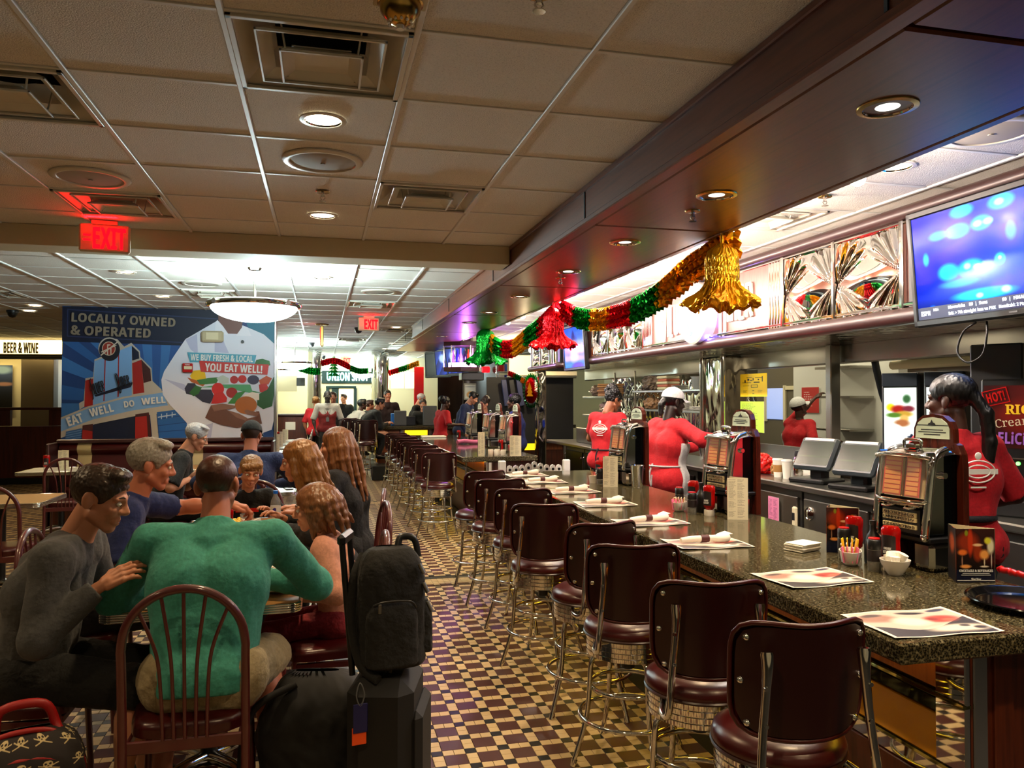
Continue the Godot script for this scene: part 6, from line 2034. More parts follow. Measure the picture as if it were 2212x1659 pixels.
	P.call(Color(0.75, 0.18, 0.14), [1332, 575, 2015, 605, 2000, 705, 1350, 680])
	put("mural_print", b, M.tinted, t)
	var pos := func(x: float, y: float) -> Vector3: return Vector3((x - 62.0) / 2003.0 * W, H - (y - 85.0) / 1235.0 * H, z[0] + 0.001)
	var wid := func(px: float) -> float: return px / 2003.0 * W
	var hei := func(px: float) -> float: return px / 1235.0 * H
	var gold := mat("banner_gold", Color(0.5, 0.45, 0.38), 0.6)
	var q := [["LOCALLY OWNED", 628, 200, 955, 85, -2.0, gold], ["& OPERATED", 510, 312, 730, 88, -1.5, gold], ["WE BUY FRESH & LOCAL", 1553, 548, 605, 62, -1.2, M.white], ["YOU EAT WELL!", 1670, 645, 560, 78, -2.0, M.white], ["EAT", 190, 1130, 145, 85, 20.0, M.white], ["WELL", 428, 1045, 220, 75, 14.0, M.white], ["DO", 680, 985, 95, 60, 8.0, M.white], ["WELL", 905, 955, 225, 62, 5.0, M.white]]
	for l in q:
		var tx := mb()
		tx.add(fit(words(l[0], 0.1, 0.001), wid.call(l[3]), hei.call(l[4])), xf(pos.call(l[1], l[2]), Vector3(0, 0, l[5])))
		put("lettering", tx, l[6], t)
	var lt := mb()
	lt.add(fit(deco_letters(true), wid.call(390), hei.call(200)), xf(pos.call(510, 810), Vector3(0, 0, 14)))
	put("diner_lettering", lt, M.navy, t)
	# emergency light, fire alarm and a chrome edge on the mural wall
	var em := thing("emergency_light", "cream emergency light box on the cook's printed collar", "emergency light", Vector3(-3.28, 1.06, -11.18) + pos.call(1465, 345))
	var eb := mb()
	eb.box(Vector3(0, 0, 0.03), Vector3(0.28, 0.15, 0.07), 0.02)
	put("case", eb, M.beam_paint, em)
	eb = mb()
	eb.box(Vector3(0, 0.005, 0.068), Vector3(0.16, 0.1, 0.012), 0.004)
	put("lamp_cover", eb, M.cream_paper, em)
	var fa := thing("fire_alarm", "red fire alarm strobe beside the printed yellow pepper", "fire alarm", Vector3(-3.28, 1.06, -11.18) + pos.call(1228, 645))
	eb = mb()
	eb.box(Vector3(0, 0, 0.015), Vector3(0.125, 0.12, 0.05), 0.008)
	put("case", eb, M.red, fa)
	eb = mb()
	eb.box(Vector3(0.01, 0.0, 0.045), Vector3(0.1, 0.045, 0.02), 0.004)
	put("strobe_lens", eb, M.cream_paper, fa)
	put("lettering", fit_at(words("FIRE", 0.02, 0.001), 0.06, 0.018, Vector3(0, 0.042, 0.0405)), M.white, fa)
	var ke := mb()
	ke.cyl(pos.call(1755, 388) + Vector3(0, 0, 0), pos.call(1755, 388) + Vector3(0, 0, 0.03), 0.02)
	one("key_switch", ke, M.dark_grey, "small dark key switch on the cook's printed coat", "switch", Vector3(-3.28, 1.06, -11.18))
	var ed := mb()
	ed.box(Vector3(-0.625, 1.4, -11.28), Vector3(0.03, 2.78, 0.2), 0.006)
	put("chrome_corner", ed, M.steel, w)
	# banquette below
	var bq := thing("banquette", "burgundy banquette with cream stripes along the mural wall", "bench", Vector3(-1.96, 0, -11.2))
	var x0 := -1.3
	var segs := [[0.0, 0.21, 0], [0.21, 0.375, 1], [0.375, 0.98, 0], [0.98, 1.145, 1], [1.145, 1.565, 0], [1.565, 1.725, 1], [1.725, 2.6, 0]]
	for s in segs:
		var m: Material = M.vinyl_cream if s[2] else M.vinyl
		var lx: float = x0 + s[0]
		var ln: float = s[1] - s[0]
		var p := mb()
		p.surf(func(a, c): return Vector3(lx + ln * a, 0.87 + 0.16 * c, 0.1 + 0.06 * sin(PI * clampf(c, 0, 1))), 4, 14)
		p.surf(func(a, c): return Vector3(lx + ln * a, 0.5 + 0.37 * c, 0.16 - 0.06 * c + 0.025 * sin(PI * c)), 4, 12)
		put("back_cushion", p, m, bq)
	var st := mb()
	st.box(Vector3(0, 0.4, 0.36), Vector3(2.6, 0.14, 0.5), 0.04)
	put("seat_cushion", st, M.vinyl, bq)
	var bs := mb()
	bs.box(Vector3(0, 0.165, 0.33), Vector3(2.56, 0.33, 0.4), 0.004)
	bs.box(Vector3(0, 0.52, 0.05), Vector3(2.62, 1.04, 0.09), 0.004)
	put("base", bs, M.dark_wood_up, bq)
	var cp := mb()
	cp.box(Vector3(0, 1.05, 0.08), Vector3(2.66, 0.05, 0.16), 0.01)
	cp.box(Vector3(1.33, 0.52, 0.25), Vector3(0.035, 1.04, 0.48), 0.01)
	cp.box(Vector3(-1.33, 0.52, 0.25), Vector3(0.035, 1.04, 0.48), 0.01)
	put("cap_rail", cp, M.mahogany, bq)

func plate_food(label: String, at: Vector3, r: float, food: Array, turn := 0.0):
	var t := thing("plate", label, "plate", at, turn, "white plates on the family's tables")
	var b := mb()
	b.lathe([Vector2(0.001, 0.004), Vector2(r * 0.62, 0.004), Vector2(r * 0.72, 0.009), Vector2(r, 0.02), Vector2(r, 0.023), Vector2(r * 0.7, 0.014), Vector2(0.001, 0.009)], 40)
	b.lathe([Vector2(0.001, 0.0), Vector2(r * 0.6, 0.0), Vector2(r * 0.72, 0.008)], 40)
	put("dish", b, M.ceramic, t)
	var rr := RandomNumberGenerator.new()
	rr.seed = int(at.z * -1000)
	for f in food:
		var g := mb()
		for k in f[1]:
			var a := rr.randf() * TAU
			var q: float = sqrt(rr.randf()) * f[3]
			var p := Vector3(f[4] + cos(a) * q, 0.012 + f[2] * 0.5 + 0.012 * rr.randf(), f[5] + sin(a) * q)
			var x := xf(p, Vector3(rr.randf() * 80, rr.randf() * 360, rr.randf() * 80))
			if f.size() > 6: g.ell(Vector3.ZERO, Vector3(f[2], f[2] * 0.6, f[2] * 0.9), 8, 6, x)
			else: g.box(Vector3.ZERO, Vector3(f[2] * 1.4, f[2], f[2]), f[2] * 0.3, x)
		var o := put(f[6] if f.size() > 6 else "potato_cubes", g, M[f[0]], t)
		o.set_meta("kind", "stuff")

func glass_tumbler(label: String, at: Vector3, h := 0.15):
	var t := thing("water_glass", label, "glass", at, 0.0, "glasses of iced water on the family's table")
	var g := mb()
	g.lathe([Vector2(0.001, 0.0), Vector2(0.03, 0.0), Vector2(0.04, h), Vector2(0.0375, h), Vector2(0.028, 0.012), Vector2(0.001, 0.01)], 24)
	put("tumbler", g, M.glass_solid, t)
	var w := mb()
	w.lathe([Vector2(0.001, 0.012), Vector2(0.0275, 0.013), Vector2(0.035, h * 0.72), Vector2(0.001, h * 0.72)], 24)
	put("water", w, M.water_clear, t)
	for k in 6:
		var c := mb()
		c.box(Vector3.ZERO, Vector3(0.02, 0.02, 0.02), 0.004, xf(Vector3(cos(k * 2.4) * 0.016, h * 0.62 - 0.018 * (k % 3), sin(k * 2.4) * 0.016), Vector3(20 * k, 30 * k, 10)))
		put("ice_cube", c, M.glass, t)

func dining():
	var gs := mat("glass_solid", Color(0.98, 0.98, 0.98, 0.1), 0.04)
	gs.transparency = BaseMaterial3D.TRANSPARENCY_ALPHA
	var wc := mat("water_clear", Color(0.93, 0.95, 0.95, 0.12), 0.02)
	wc.transparency = BaseMaterial3D.TRANSPARENCY_ALPHA
	mat("egg_yellow", Color(0.9, 0.75, 0.2), 0.5)
	mat("potato_orange", Color(0.72, 0.3, 0.08), 0.55)
	mat("meat_brown", Color(0.3, 0.13, 0.06), 0.5)
	mural()
	cafe_table("tan dining table of the family, nearest half", Vector3(-0.466, 0, -3.97), 0.77, 1.22, M.formica)
	cafe_table("tan dining table of the family, farther half", Vector3(-0.49, 0, -5.22), 0.77, 1.22, M.formica)
	var proto := make_chair("burgundy chair of the man in the teal sweater")
	proto.position = Vector3(-0.456, 0, -3.1)
	var cs := [["burgundy chair of the boy in the grey hoodie, cut by the left edge", -1.13, -3.42, -90.0], ["burgundy chair of the girl in the pink hoodie", 0.07, -3.82, 90.0], ["burgundy chair of the grey-haired man in blue", -1.16, -4.3, -90.0], ["burgundy chair of the blonde woman beside the girl", 0.16, -4.88, 96.0], ["burgundy chair of the long-haired woman, hoop seen edge-on", 0.2, -5.62, 84.0], ["burgundy chair of the small boy in the hockey shirt", -0.5, -6.2, 180.0],
		["burgundy chair of the man in the black cap", -0.62, -6.95, 0.0], ["burgundy chair of the man reading a menu", -1.4, -7.85, -90.0], ["burgundy chair at the tan table at the left edge", -2.38, -6.72, 0.0], ["burgundy chair at the table under the mural's left end", -2.72, -9.55, 8.0], ["burgundy chair at the table under the mural, behind the reader", -1.75, -9.6, -5.0],
		["first of the burgundy chairs in the aisle row behind the mural", -0.4, -12.0, 90.0], ["second of the burgundy chairs in the aisle row behind the mural", -0.42, -13.1, 84.0], ["third of the burgundy chairs in the aisle row behind the mural", -0.42, -14.2, 95.0], ["fourth of the burgundy chairs in the aisle row behind the mural", -0.42, -15.3, 90.0], ["burgundy chair standing out in the aisle before the vested waiter", 0.05, -14.6, 80.0], ["burgundy chair far in the aisle row, last one", -0.42, -16.6, 90.0]]
	for q in cs: copy(proto, q[0], Vector3(q[1], 0, q[2]), q[3])
	cafe_table("white table of the man in the black cap", Vector3(-0.62, 0, -7.74), 0.78, 0.76, M.formica_white)
	cafe_table("tan table at the left edge with an empty chair", Vector3(-2.62, 0, -7.42), 0.8, 0.72, M.formica)
	cafe_table("white table under the mural's left end", Vector3(-3.02, 0, -10.35), 0.78, 0.72, M.formica_white)
	cafe_table("tan table under the mural, behind the reading man", Vector3(-1.72, 0, -10.35), 0.78, 0.72, M.formica)
	var tl := ["first", "second", "third", "fourth", "fifth"]
	for i in 5: cafe_table("%s white table along the wall behind the mural" % tl[i], Vector3(-0.8, 0, -11.95 - 1.12 * i), 0.8, 0.72, M.formica_white)
	for i in 5:
		var z := -11.95 - 1.12 * i
		menu_card("menu_card", "cream standing menu on the %s table behind the mural" % tl[i], Vector3(-0.72, 0.752, z - 0.1), 5, M.menu_page, 0.11, 0.22)
		bottle_ketchup("ketchup bottle on the %s table behind the mural" % tl[i], Vector3(-0.84, 0.752, z - 0.05))
		var b := mb()
		b.box(Vector3(0, 0.05, 0), Vector3(0.12, 0.1, 0.09), 0.01)
		one("napkin_dispenser", b, M.dark_grey, "dark napkin dispenser on the %s table behind the mural" % tl[i], "dispenser", Vector3(-0.95, 0.752, z + 0.12))
		b = mb()
		b.box(Vector3(0, 0.004, 0), Vector3(0.2, 0.006, 0.3), 0.002)
		one("folded_napkin", b, M.paper, "white napkin at the aisle side of the %s table behind the mural" % tl[i], "napkin", Vector3(-0.52, 0.752, z), 10.0 * i)
	for q in [[-3.05, "the white table under the mural"], [-1.72, "the tan table under the mural"]]:
		menu_card("menu_card", "white standing menu on " + q[1], Vector3(q[0] + 0.05, 0.752, -10.35), 10, M.menu_page, 0.11, 0.23)
		bottle_ketchup("red ketchup bottle on " + q[1], Vector3(q[0] - 0.12, 0.752, -10.3))
	# food and tableware of the family
	plate_food("large plate of potatoes and eggs in front of the women", Vector3(-0.24, 0.752, -4.82), 0.17, [["potato_orange", 60, 0.016, 0.06, 0.07, 0.03], ["egg_yellow", 26, 0.022, 0.06, -0.05, -0.02, "scrambled_egg"], ["potato_orange", 40, 0.016, 0.05, -0.08, 0.06], ["meat_brown", 16, 0.024, 0.05, -0.02, -0.09, "sausage"]])
	plate_food("small plate before the girl in pink", Vector3(-0.17, 0.752, -4.15), 0.11, [["egg_yellow", 5, 0.016, 0.04, 0.0, 0.0, "egg_scrap"]])
	plate_food("plate heaped with crumpled napkins at the table's near corner", Vector3(-0.19, 0.752, -3.62), 0.12, [["potato_orange", 6, 0.012, 0.05, 0.05, 0.05]])
	plate_food("plate in front of the boy in the grey hoodie", Vector3(-0.68, 0.752, -3.68), 0.13, [["meat_brown", 6, 0.02, 0.05, 0.0, 0.0, "food_scrap"]])
	plate_food("plate with toast before the small boy", Vector3(-0.55, 0.752, -5.5), 0.13, [["egg_yellow", 14, 0.02, 0.06, 0.0, 0.0, "scrambled_egg"], ["potato_orange", 20, 0.014, 0.06, 0.04, 0.04]])
	bag("crumpled_napkin", "crumpled paper napkin on the near corner plate", Vector3(-0.2, 0.772, -3.62), Vector3(0.07, 0.035, 0.06), M.paper, "napkin", 21)
	bag("crumpled_napkin", "crumpled paper napkin behind the near corner plate", Vector3(-0.22, 0.752, -3.84), Vector3(0.06, 0.04, 0.06), M.paper, "napkin", 25)
	var pn := mb()
	pn.box(Vector3(0, 0.004, 0), Vector3(0.2, 0.006, 0.1), 0.002)
	one("paper_slip", pn, M.paper, "folded white paper slip at the table's near left corner", "paper", Vector3(-0.74, 0.752, -3.46), -14)
	glass_tumbler("tall glass of iced water, farther of two", Vector3(-0.43, 0.752, -4.9), 0.16)
	glass_tumbler("shorter glass of iced water, nearer of two", Vector3(-0.37, 0.752, -4.6), 0.14)
	var bt := thing("water_bottle", "plastic water bottle with a blue cap and purple label", "bottle", Vector3(-0.3, 0.752, -5.5))
	var b := mb()
	b.lathe([Vector2(0.001, 0), Vector2(0.03, 0.0), Vector2(0.034, 0.01), Vector2(0.034, 0.13), Vector2(0.03, 0.16), Vector2(0.014, 0.195), Vector2(0.013, 0.215), Vector2(0.001, 0.216)], 24)
	put("body", b, M.glass_solid, bt)
	b = mb()
	b.cyl(Vector3(0, 0.206, 0), Vector3(0, 0.226, 0), 0.0155)
	put("cap", b, mat("cap_blue", Color(0.05, 0.4, 0.85), 0.35), bt)
	b = mb()
	b.lathe([Vector2(0.0345, 0.06), Vector2(0.0345, 0.125)], 24)
	put("printed_label", b, M.white, bt)
	b = mb()
	b.surf(func(a, c): return Vector3(sin((a - 0.5) * 0.9) * 0.0352 - 0.004, 0.092 + (c - 0.5) * 0.045 * sqrt(maxf(1.0 - pow(a * 2 - 1, 2), 0.0)), cos((a - 0.5) * 0.9) * 0.0352), 12, 4, true)
	put("label_mark", b, mat("label_purple", Color(0.18, 0.12, 0.55), 0.4), bt)
	bottle_ketchup("ketchup bottle on the family's table, behind the man in teal", Vector3(-0.56, 0.752, -5.05))
	for q in [["black phone on the white table beside the man in the cap", -0.3, -7.6], ["closed phone on the family's table by the boy", -0.62, -3.9]]:
		var p := mb()
		p.box(Vector3(0, 0.005, 0), Vector3(0.07, 0.009, 0.14), 0.003)
		one("mobile_phone", p, M.black, q[0], "phone", Vector3(q[1], 0.752, q[2]), 15)
	# luggage by the girl's chair
	luggage()

func luggage():
	var t := thing("suitcase", "upright black soft suitcase with a raised handle at the aisle", "suitcase", Vector3(0.24, 0, -2.95), 75)
	var b := mb()
	b.box(Vector3(0, 0.32, 0), Vector3(0.34, 0.56, 0.24), 0.05)
	put("shell", b, M.soft_black, t)
	b = mb()
	b.box(Vector3(0.01, 0.28, 0.125), Vector3(0.28, 0.4, 0.05), 0.024)
	put("front_pocket", b, M.soft_black, t)
	for x in [-0.13, 0.13]:
		var w := mb()
		w.tube([Vector3(x - 0.015, 0.04, -0.09), Vector3(x + 0.015, 0.04, -0.09)], 0.04, 14)
		put("wheel", w, M.black, t)
		w = mb()
		w.cyl(Vector3(x, 0.0, 0.09), Vector3(x, 0.05, 0.09), 0.02)
		put("foot", w, M.black, t)
	b = mb()
	for x in [-0.06, 0.06]: b.cyl(Vector3(x, 0.59, -0.115), Vector3(x, 1.07, -0.155), 0.0115)
	b.box(Vector3(0, 1.08, -0.156), Vector3(0.16, 0.045, 0.03), 0.012)
	put("pull_handle", b, M.black, t)
	b = mb()
	b.tube(spl([Vector3(-0.07, 0.6, 0.02), Vector3(-0.05, 0.62, 0.02), Vector3(0.05, 0.62, 0.02), Vector3(0.07, 0.6, 0.02)], 5), 0.012, 8)
	put("carry_handle", b, M.dark_grey, t)
	# backpack strapped on top
	var p := thing("backpack", "black backpack standing on the upright suitcase", "backpack", Vector3(0.25, 0.612, -2.95), 8)
	b = mb()
	b.surf(func(a, c): return pack_shape(a, c, 0.125, 0.44, 0.12), 48, 36, true)
	put("body", b, cloth("pack_cloth", Color(0.06, 0.062, 0.058), 0.5, 0.15), p)
	b = mb()
	b.surf(func(a, c): return pack_shape(a, c, 0.095, 0.24, 0.05) + Vector3(-0.015, 0.02, 0.1), 40, 24, true)
	put("front_pocket", b, M.pack_cloth, p)
	b = mb()
	b.surf(func(a, c): return pack_shape(a, c, 0.04, 0.2, 0.08) + Vector3(0.115, 0.04, 0.0), 32, 20, true)
	put("side_pocket", b, M.pack_cloth, p)
	var zp := mb()
	zp.tube(spl([Vector3(-0.085, 0.25, 0.12), Vector3(-0.045, 0.262, 0.13), Vector3(0.045, 0.257, 0.13), Vector3(0.07, 0.23, 0.12)], 5), 0.004, 6)
	put("zipper", zp, M.dark_grey, p)
	zp = mb()
	zp.box(Vector3(-0.065, 0.24, 0.135), Vector3(0.012, 0.034, 0.006), 0.002)
	put("zipper_pull", zp, M.steel, p)
	b = mb()
	b.tube(spl([Vector3(-0.09, 0.4, -0.05), Vector3(-0.135, 0.32, 0.0), Vector3(-0.145, 0.17, 0.02), Vector3(-0.12, 0.03, 0.06), Vector3(-0.07, -0.01, 0.13)], 6), 0.017, 8)
	put("shoulder_strap", b, M.pack_cloth, p)
	b = mb()
	b.tube(spl([Vector3(0.03, 0.43, 0.0), Vector3(0.045, 0.465, -0.01), Vector3(0.095, 0.455, -0.01), Vector3(0.11, 0.39, 0.0)], 5), 0.013, 8)
	put("carry_handle", b, M.dark_grey, p)
	for k in 3:
		b = mb()
		b.tube([Vector3(0.09 + 0.015 * k, 0.38 - 0.07 * k, 0.09), Vector3(0.105 + 0.015 * k, 0.345 - 0.07 * k, 0.1)], 0.008, 6)
		put("buckle", b, M.steel, p)
	var g := thing("luggage_tag", "blue and orange luggage tag hanging from the backpack strap", "luggage tag", Vector3(0.135, 0.42, -2.77), 10)
	b = mb()
	b.box(Vector3(0, 0.07, 0), Vector3(0.05, 0.1, 0.004), 0.0015)
	put("blue_tag", b, mat("tag_blue", Color(0.03, 0.06, 0.3), 0.35), g)
	b = mb()
	b.box(Vector3(-0.003, 0.008, -0.004), Vector3(0.05, 0.06, 0.004), 0.0015)
	put("orange_tag", b, M.orange, g)
	b = mb()
	b.tube(spl([Vector3(0, 0.112, 0), Vector3(-0.014, 0.15, 0), Vector3(0, 0.19, -0.005), Vector3(0.014, 0.15, 0)], 4, true), 0.0025, 6, true)
	put("loop", b, M.mid_grey, g)
	# second dark bag slumped beside the suitcase
	b = mb()
	b.surf(func(a, c): return pack_shape(a, c, 0.2, 0.52, 0.17) + Vector3(0.02 * sin(c * 9), 0, 0), 48, 36, true)
	var d := thing("duffel_bag", "dark slumped bag leaning on the suitcase under the girl's chair", "bag", Vector3(-0.02, 0.0, -3.22), -12)
	put("body", b, M.soft_black, d)
	b = mb()
	b.tube(spl([Vector3(-0.05, 0.5, 0.1), Vector3(-0.2, 0.42, 0.16), Vector3(-0.24, 0.2, 0.17), Vector3(-0.2, 0.05, 0.16)], 6), 0.014, 7)
	put("strap", b, M.soft_black, d)
	# child's backpack printed with skulls, hung on the boy's chair
	var s := thing("skull_backpack", "child's red and brown backpack printed with small skulls", "backpack", Vector3(-0.98, 0.0, -2.98), 18)
	var im := Image.create(256, 256, false, Image.FORMAT_RGB8)
	im.fill(Color(0.1, 0.065, 0.06))
	var rr := RandomNumberGenerator.new()
	rr.seed = 5
	for k in 26:
		var c := Vector2i(20 + 44 * (k % 6) + rr.randi_range(-6, 6), 22 + 52 * (k / 6) + rr.randi_range(-6, 6))
		var bone := Color(0.75, 0.68, 0.5)
		for q in range(-15, 16):
			for w in 3:
				for e in [[c.x + q, c.y + 6 + q / 2 + w], [c.x + q, c.y + 6 - q / 2 + w]]:
					if e[0] >= 0 and e[0] < 256 and e[1] >= 0 and e[1] < 256: im.set_pixel(e[0], e[1], bone)
		for yy in range(-9, 10):
			for xx in range(-8, 9):
				var pp := Vector2(xx / 8.0, yy / 9.0)
				if pp.length() < 1.0 and c.x + xx >= 0 and c.x + xx < 256 and c.y + yy >= 0 and c.y + yy < 256:
					var eye := Vector2(absf(xx) - 3.5, yy + 1).length() < 2.2 or (absf(xx) < 1.2 and yy > 2 and yy < 5)
					im.set_pixel(c.x + xx, c.y + yy, Color(0.08, 0.05, 0.05) if eye else bone)
	var sk := mat("skull_cloth", Color(1, 1, 1), 0.8)
	sk.albedo_texture = ImageTexture.create_from_image(im)
	sk.uv1_scale = Vector3(2.4, 1.6, 1)
	b = mb()
	b.surf(func(a, c): return pack_shape(a, c, 0.19, 0.48, 0.15), 48, 36, true)
	put("body", b, sk, s)
	b = mb()
	b.surf(func(a, c): return pack_shape(a, c, 0.15, 0.26, 0.07) + Vector3(-0.01, 0.03, 0.13), 40, 24, true)
	put("front_pocket", b, sk, s)
	for q in [0.47, 0.4, 0.3]:
		b = mb()
		var r: float = 0.19 if q > 0.35 else 0.15
		var zz: float = [0.03, 0.1, 0.19][[0.47, 0.4, 0.3].find(q)]
		b.tube(spl([Vector3(-r * 0.98, q - 0.26, zz), Vector3(-r * 0.9, q - 0.1, zz), Vector3(-r * 0.5, q - 0.01, zz), Vector3(0, q + 0.01, zz), Vector3(r * 0.5, q - 0.01, zz), Vector3(r * 0.9, q - 0.1, zz), Vector3(r * 0.98, q - 0.26, zz)], 5), 0.01, 7)
		put("red_piping", b, M.bag_red, s)
	b = mb()
	b.tube(spl([Vector3(-0.08, 0.47, -0.02), Vector3(-0.06, 0.55, -0.01), Vector3(0.06, 0.55, -0.01), Vector3(0.1, 0.47, 0.0), Vector3(0.13, 0.4, 0.08)], 5), 0.016, 7)
	put("carry_handle", b, M.bag_red, s)
	for q in [[-0.08, 0.18], [0.06, 0.14]]:
		b = mb()
		b.box(Vector3(q[0], q[1], 0.205), Vector3(0.05, 0.12, 0.012), 0.005, xf(Vector3.ZERO, Vector3(0, 0, -12 if q[0] < 0 else 16)))
		put("red_strap", b, M.bag_red, s)

func pack_shape(a: float, c: float, w: float, h: float, d: float) -> Vector3:
	var y := clampf(c, 0.002, 0.998)
	var e := 1.0
	if y > 0.62: e = sqrt(maxf(1.0 - pow((y - 0.62) / 0.38, 2.6), 0.0))
	if y < 0.08: e = sqrt(maxf(1.0 - pow((0.08 - y) / 0.08, 2.0), 0.0)) * 0.5 + 0.5
	if y <= 0.003: e = 0.0
	var an := TAU * a
	var q := Vector2(cos(an), sin(an))
	var k := pow(pow(absf(q.x), 3.2) + pow(absf(q.y), 3.2), -1.0 / 3.2)
	var n := 1.0 + 0.05 * noise.get_noise_3d(q.x * 2.5 + w * 40, y * 5.0, q.y * 2.5)
	return Vector3(q.x * k * w * (0.35 + 0.65 * e) * n if e > 0 else 0.0, y * h, q.y * k * d * e * n * (1.08 - 0.25 * y))

# ---------------------------------------------------------------- garlands, far bar and the far end of the hall
func foil_bell(label: String, at: Vector3, h: float, m: Material, seed_: int):
	var t := thing("foil_bell", label, "foil bell", at, seed_ * 20.0, "shiny foil bells on the garland")
	var b := mb()
	b.surf(func(a, c):
		var k: float = clampf(c, 0.002, 1.0)
		var prof: float = lerpf(0.16, 0.25, smoothstep(0.0, 0.25, k)) + 0.28 * smoothstep(0.55, 1.0, k) * smoothstep(0.4, 1.0, k)
		if k < 0.12: prof *= sqrt(k / 0.12)
		var an: float = TAU * a
		var lobes: float = 1.0 + (0.05 + 0.2 * smoothstep(0.6, 1.0, k)) * sin(an * 5.0 + 1.0) * 0.7
		var fold: float = 0.035 * sin(an * 34.0 + 5.0 * noise.get_noise_2d(an * 2.0, k * 4.0)) * (0.4 + k)
		var crumple: float = 0.05 * noise.get_noise_3d(cos(an) * 4.0 + seed_ * 9, k * 7.0, sin(an) * 4.0)
		var r: float = h * prof * lobes * (1.0 + fold + crumple)
		var y: float = -h * k + h * 0.05 * smoothstep(0.75, 1.0, k) * sin(an * 5.0 + 1.0) + 0.012 * sin(an * 17.0) * k
		return Vector3(cos(an) * r, y, sin(an) * r), 150, 40, true)
	put("foil_skirt", b, m, t)
	var tp := mb()
	tp.tube([Vector3(0, 0, 0), Vector3(0, 0.045, 0)], 0.012, 8)
	tp.tube(spl([Vector3(0, 0.04, 0), Vector3(0.01, 0.07, 0), Vector3(0, 0.09, 0), Vector3(-0.01, 0.07, 0)], 4, true), 0.003, 5, true)
	put("hanging_loop", tp, m, t)

func garland(label: String, pts: Array, cols: Array, hh := 0.19):
	var t := thing("foil_garland", label, "garland", pts[0], 0.0, "foil garlands along the soffit")
	var path := spl(pts, 12)
	var n := path.size()
	var total := 0.0
	for i in n - 1: total += path[i].distance_to(path[i + 1])
	var bms := []
	for c in cols: bms.append(mb())
	var stepd := 0.032
	var count := int(total / stepd)
	var rr := RandomNumberGenerator.new()
	rr.seed = count
	var acc := 0.0
	var k := 0
	for i in n - 1:
		var d: float = path[i].distance_to(path[i + 1])
		while k * stepd < acc + d and k < count:
			var p: Vector3 = path[i].lerp(path[i + 1], (k * stepd - acc) / d) - pts[0]
			var dir: Vector3 = (path[i + 1] - path[i]).normalized()
			var b: MB = bms[mini(int(float(k) / count * cols.size()), cols.size() - 1)]
			# one crimped foil blade with a fir-tree outline
			var yaw := atan2(dir.x, dir.z) + (0.75 if k % 2 else -0.75) + rr.randf_range(-0.2, 0.2)
			var x := Transform3D(Basis(UP, yaw), p)
			var poly := []
			for j in 7:
				var y := 0.05 - hh * j / 6.0 * rr.randf_range(0.95, 1.05)
				var w := 0.02 + 0.026 * (1.0 if j % 2 else 0.35) + 0.012 * (j / 6.0)
				poly.append([y, w])
			for j in 6:
				for s in [-1.0, 1.0]:
					var za := 0.012 * (1 if j % 2 else -1)
					b.quad([x * Vector3(0, poly[j][0], za), x * Vector3(s * poly[j][1], poly[j][0] - 0.008, -za), x * Vector3(s * poly[j + 1][1], poly[j + 1][0] - 0.008, za), x * Vector3(0, poly[j + 1][0], -za)])
			k += 1
		acc += d
	for i in cols.size(): put(["gold", "red", "green"][["foil_gold", "foil_red", "foil_green"].find(cols[i])] + "_section", bms[i], M[cols[i]], t)

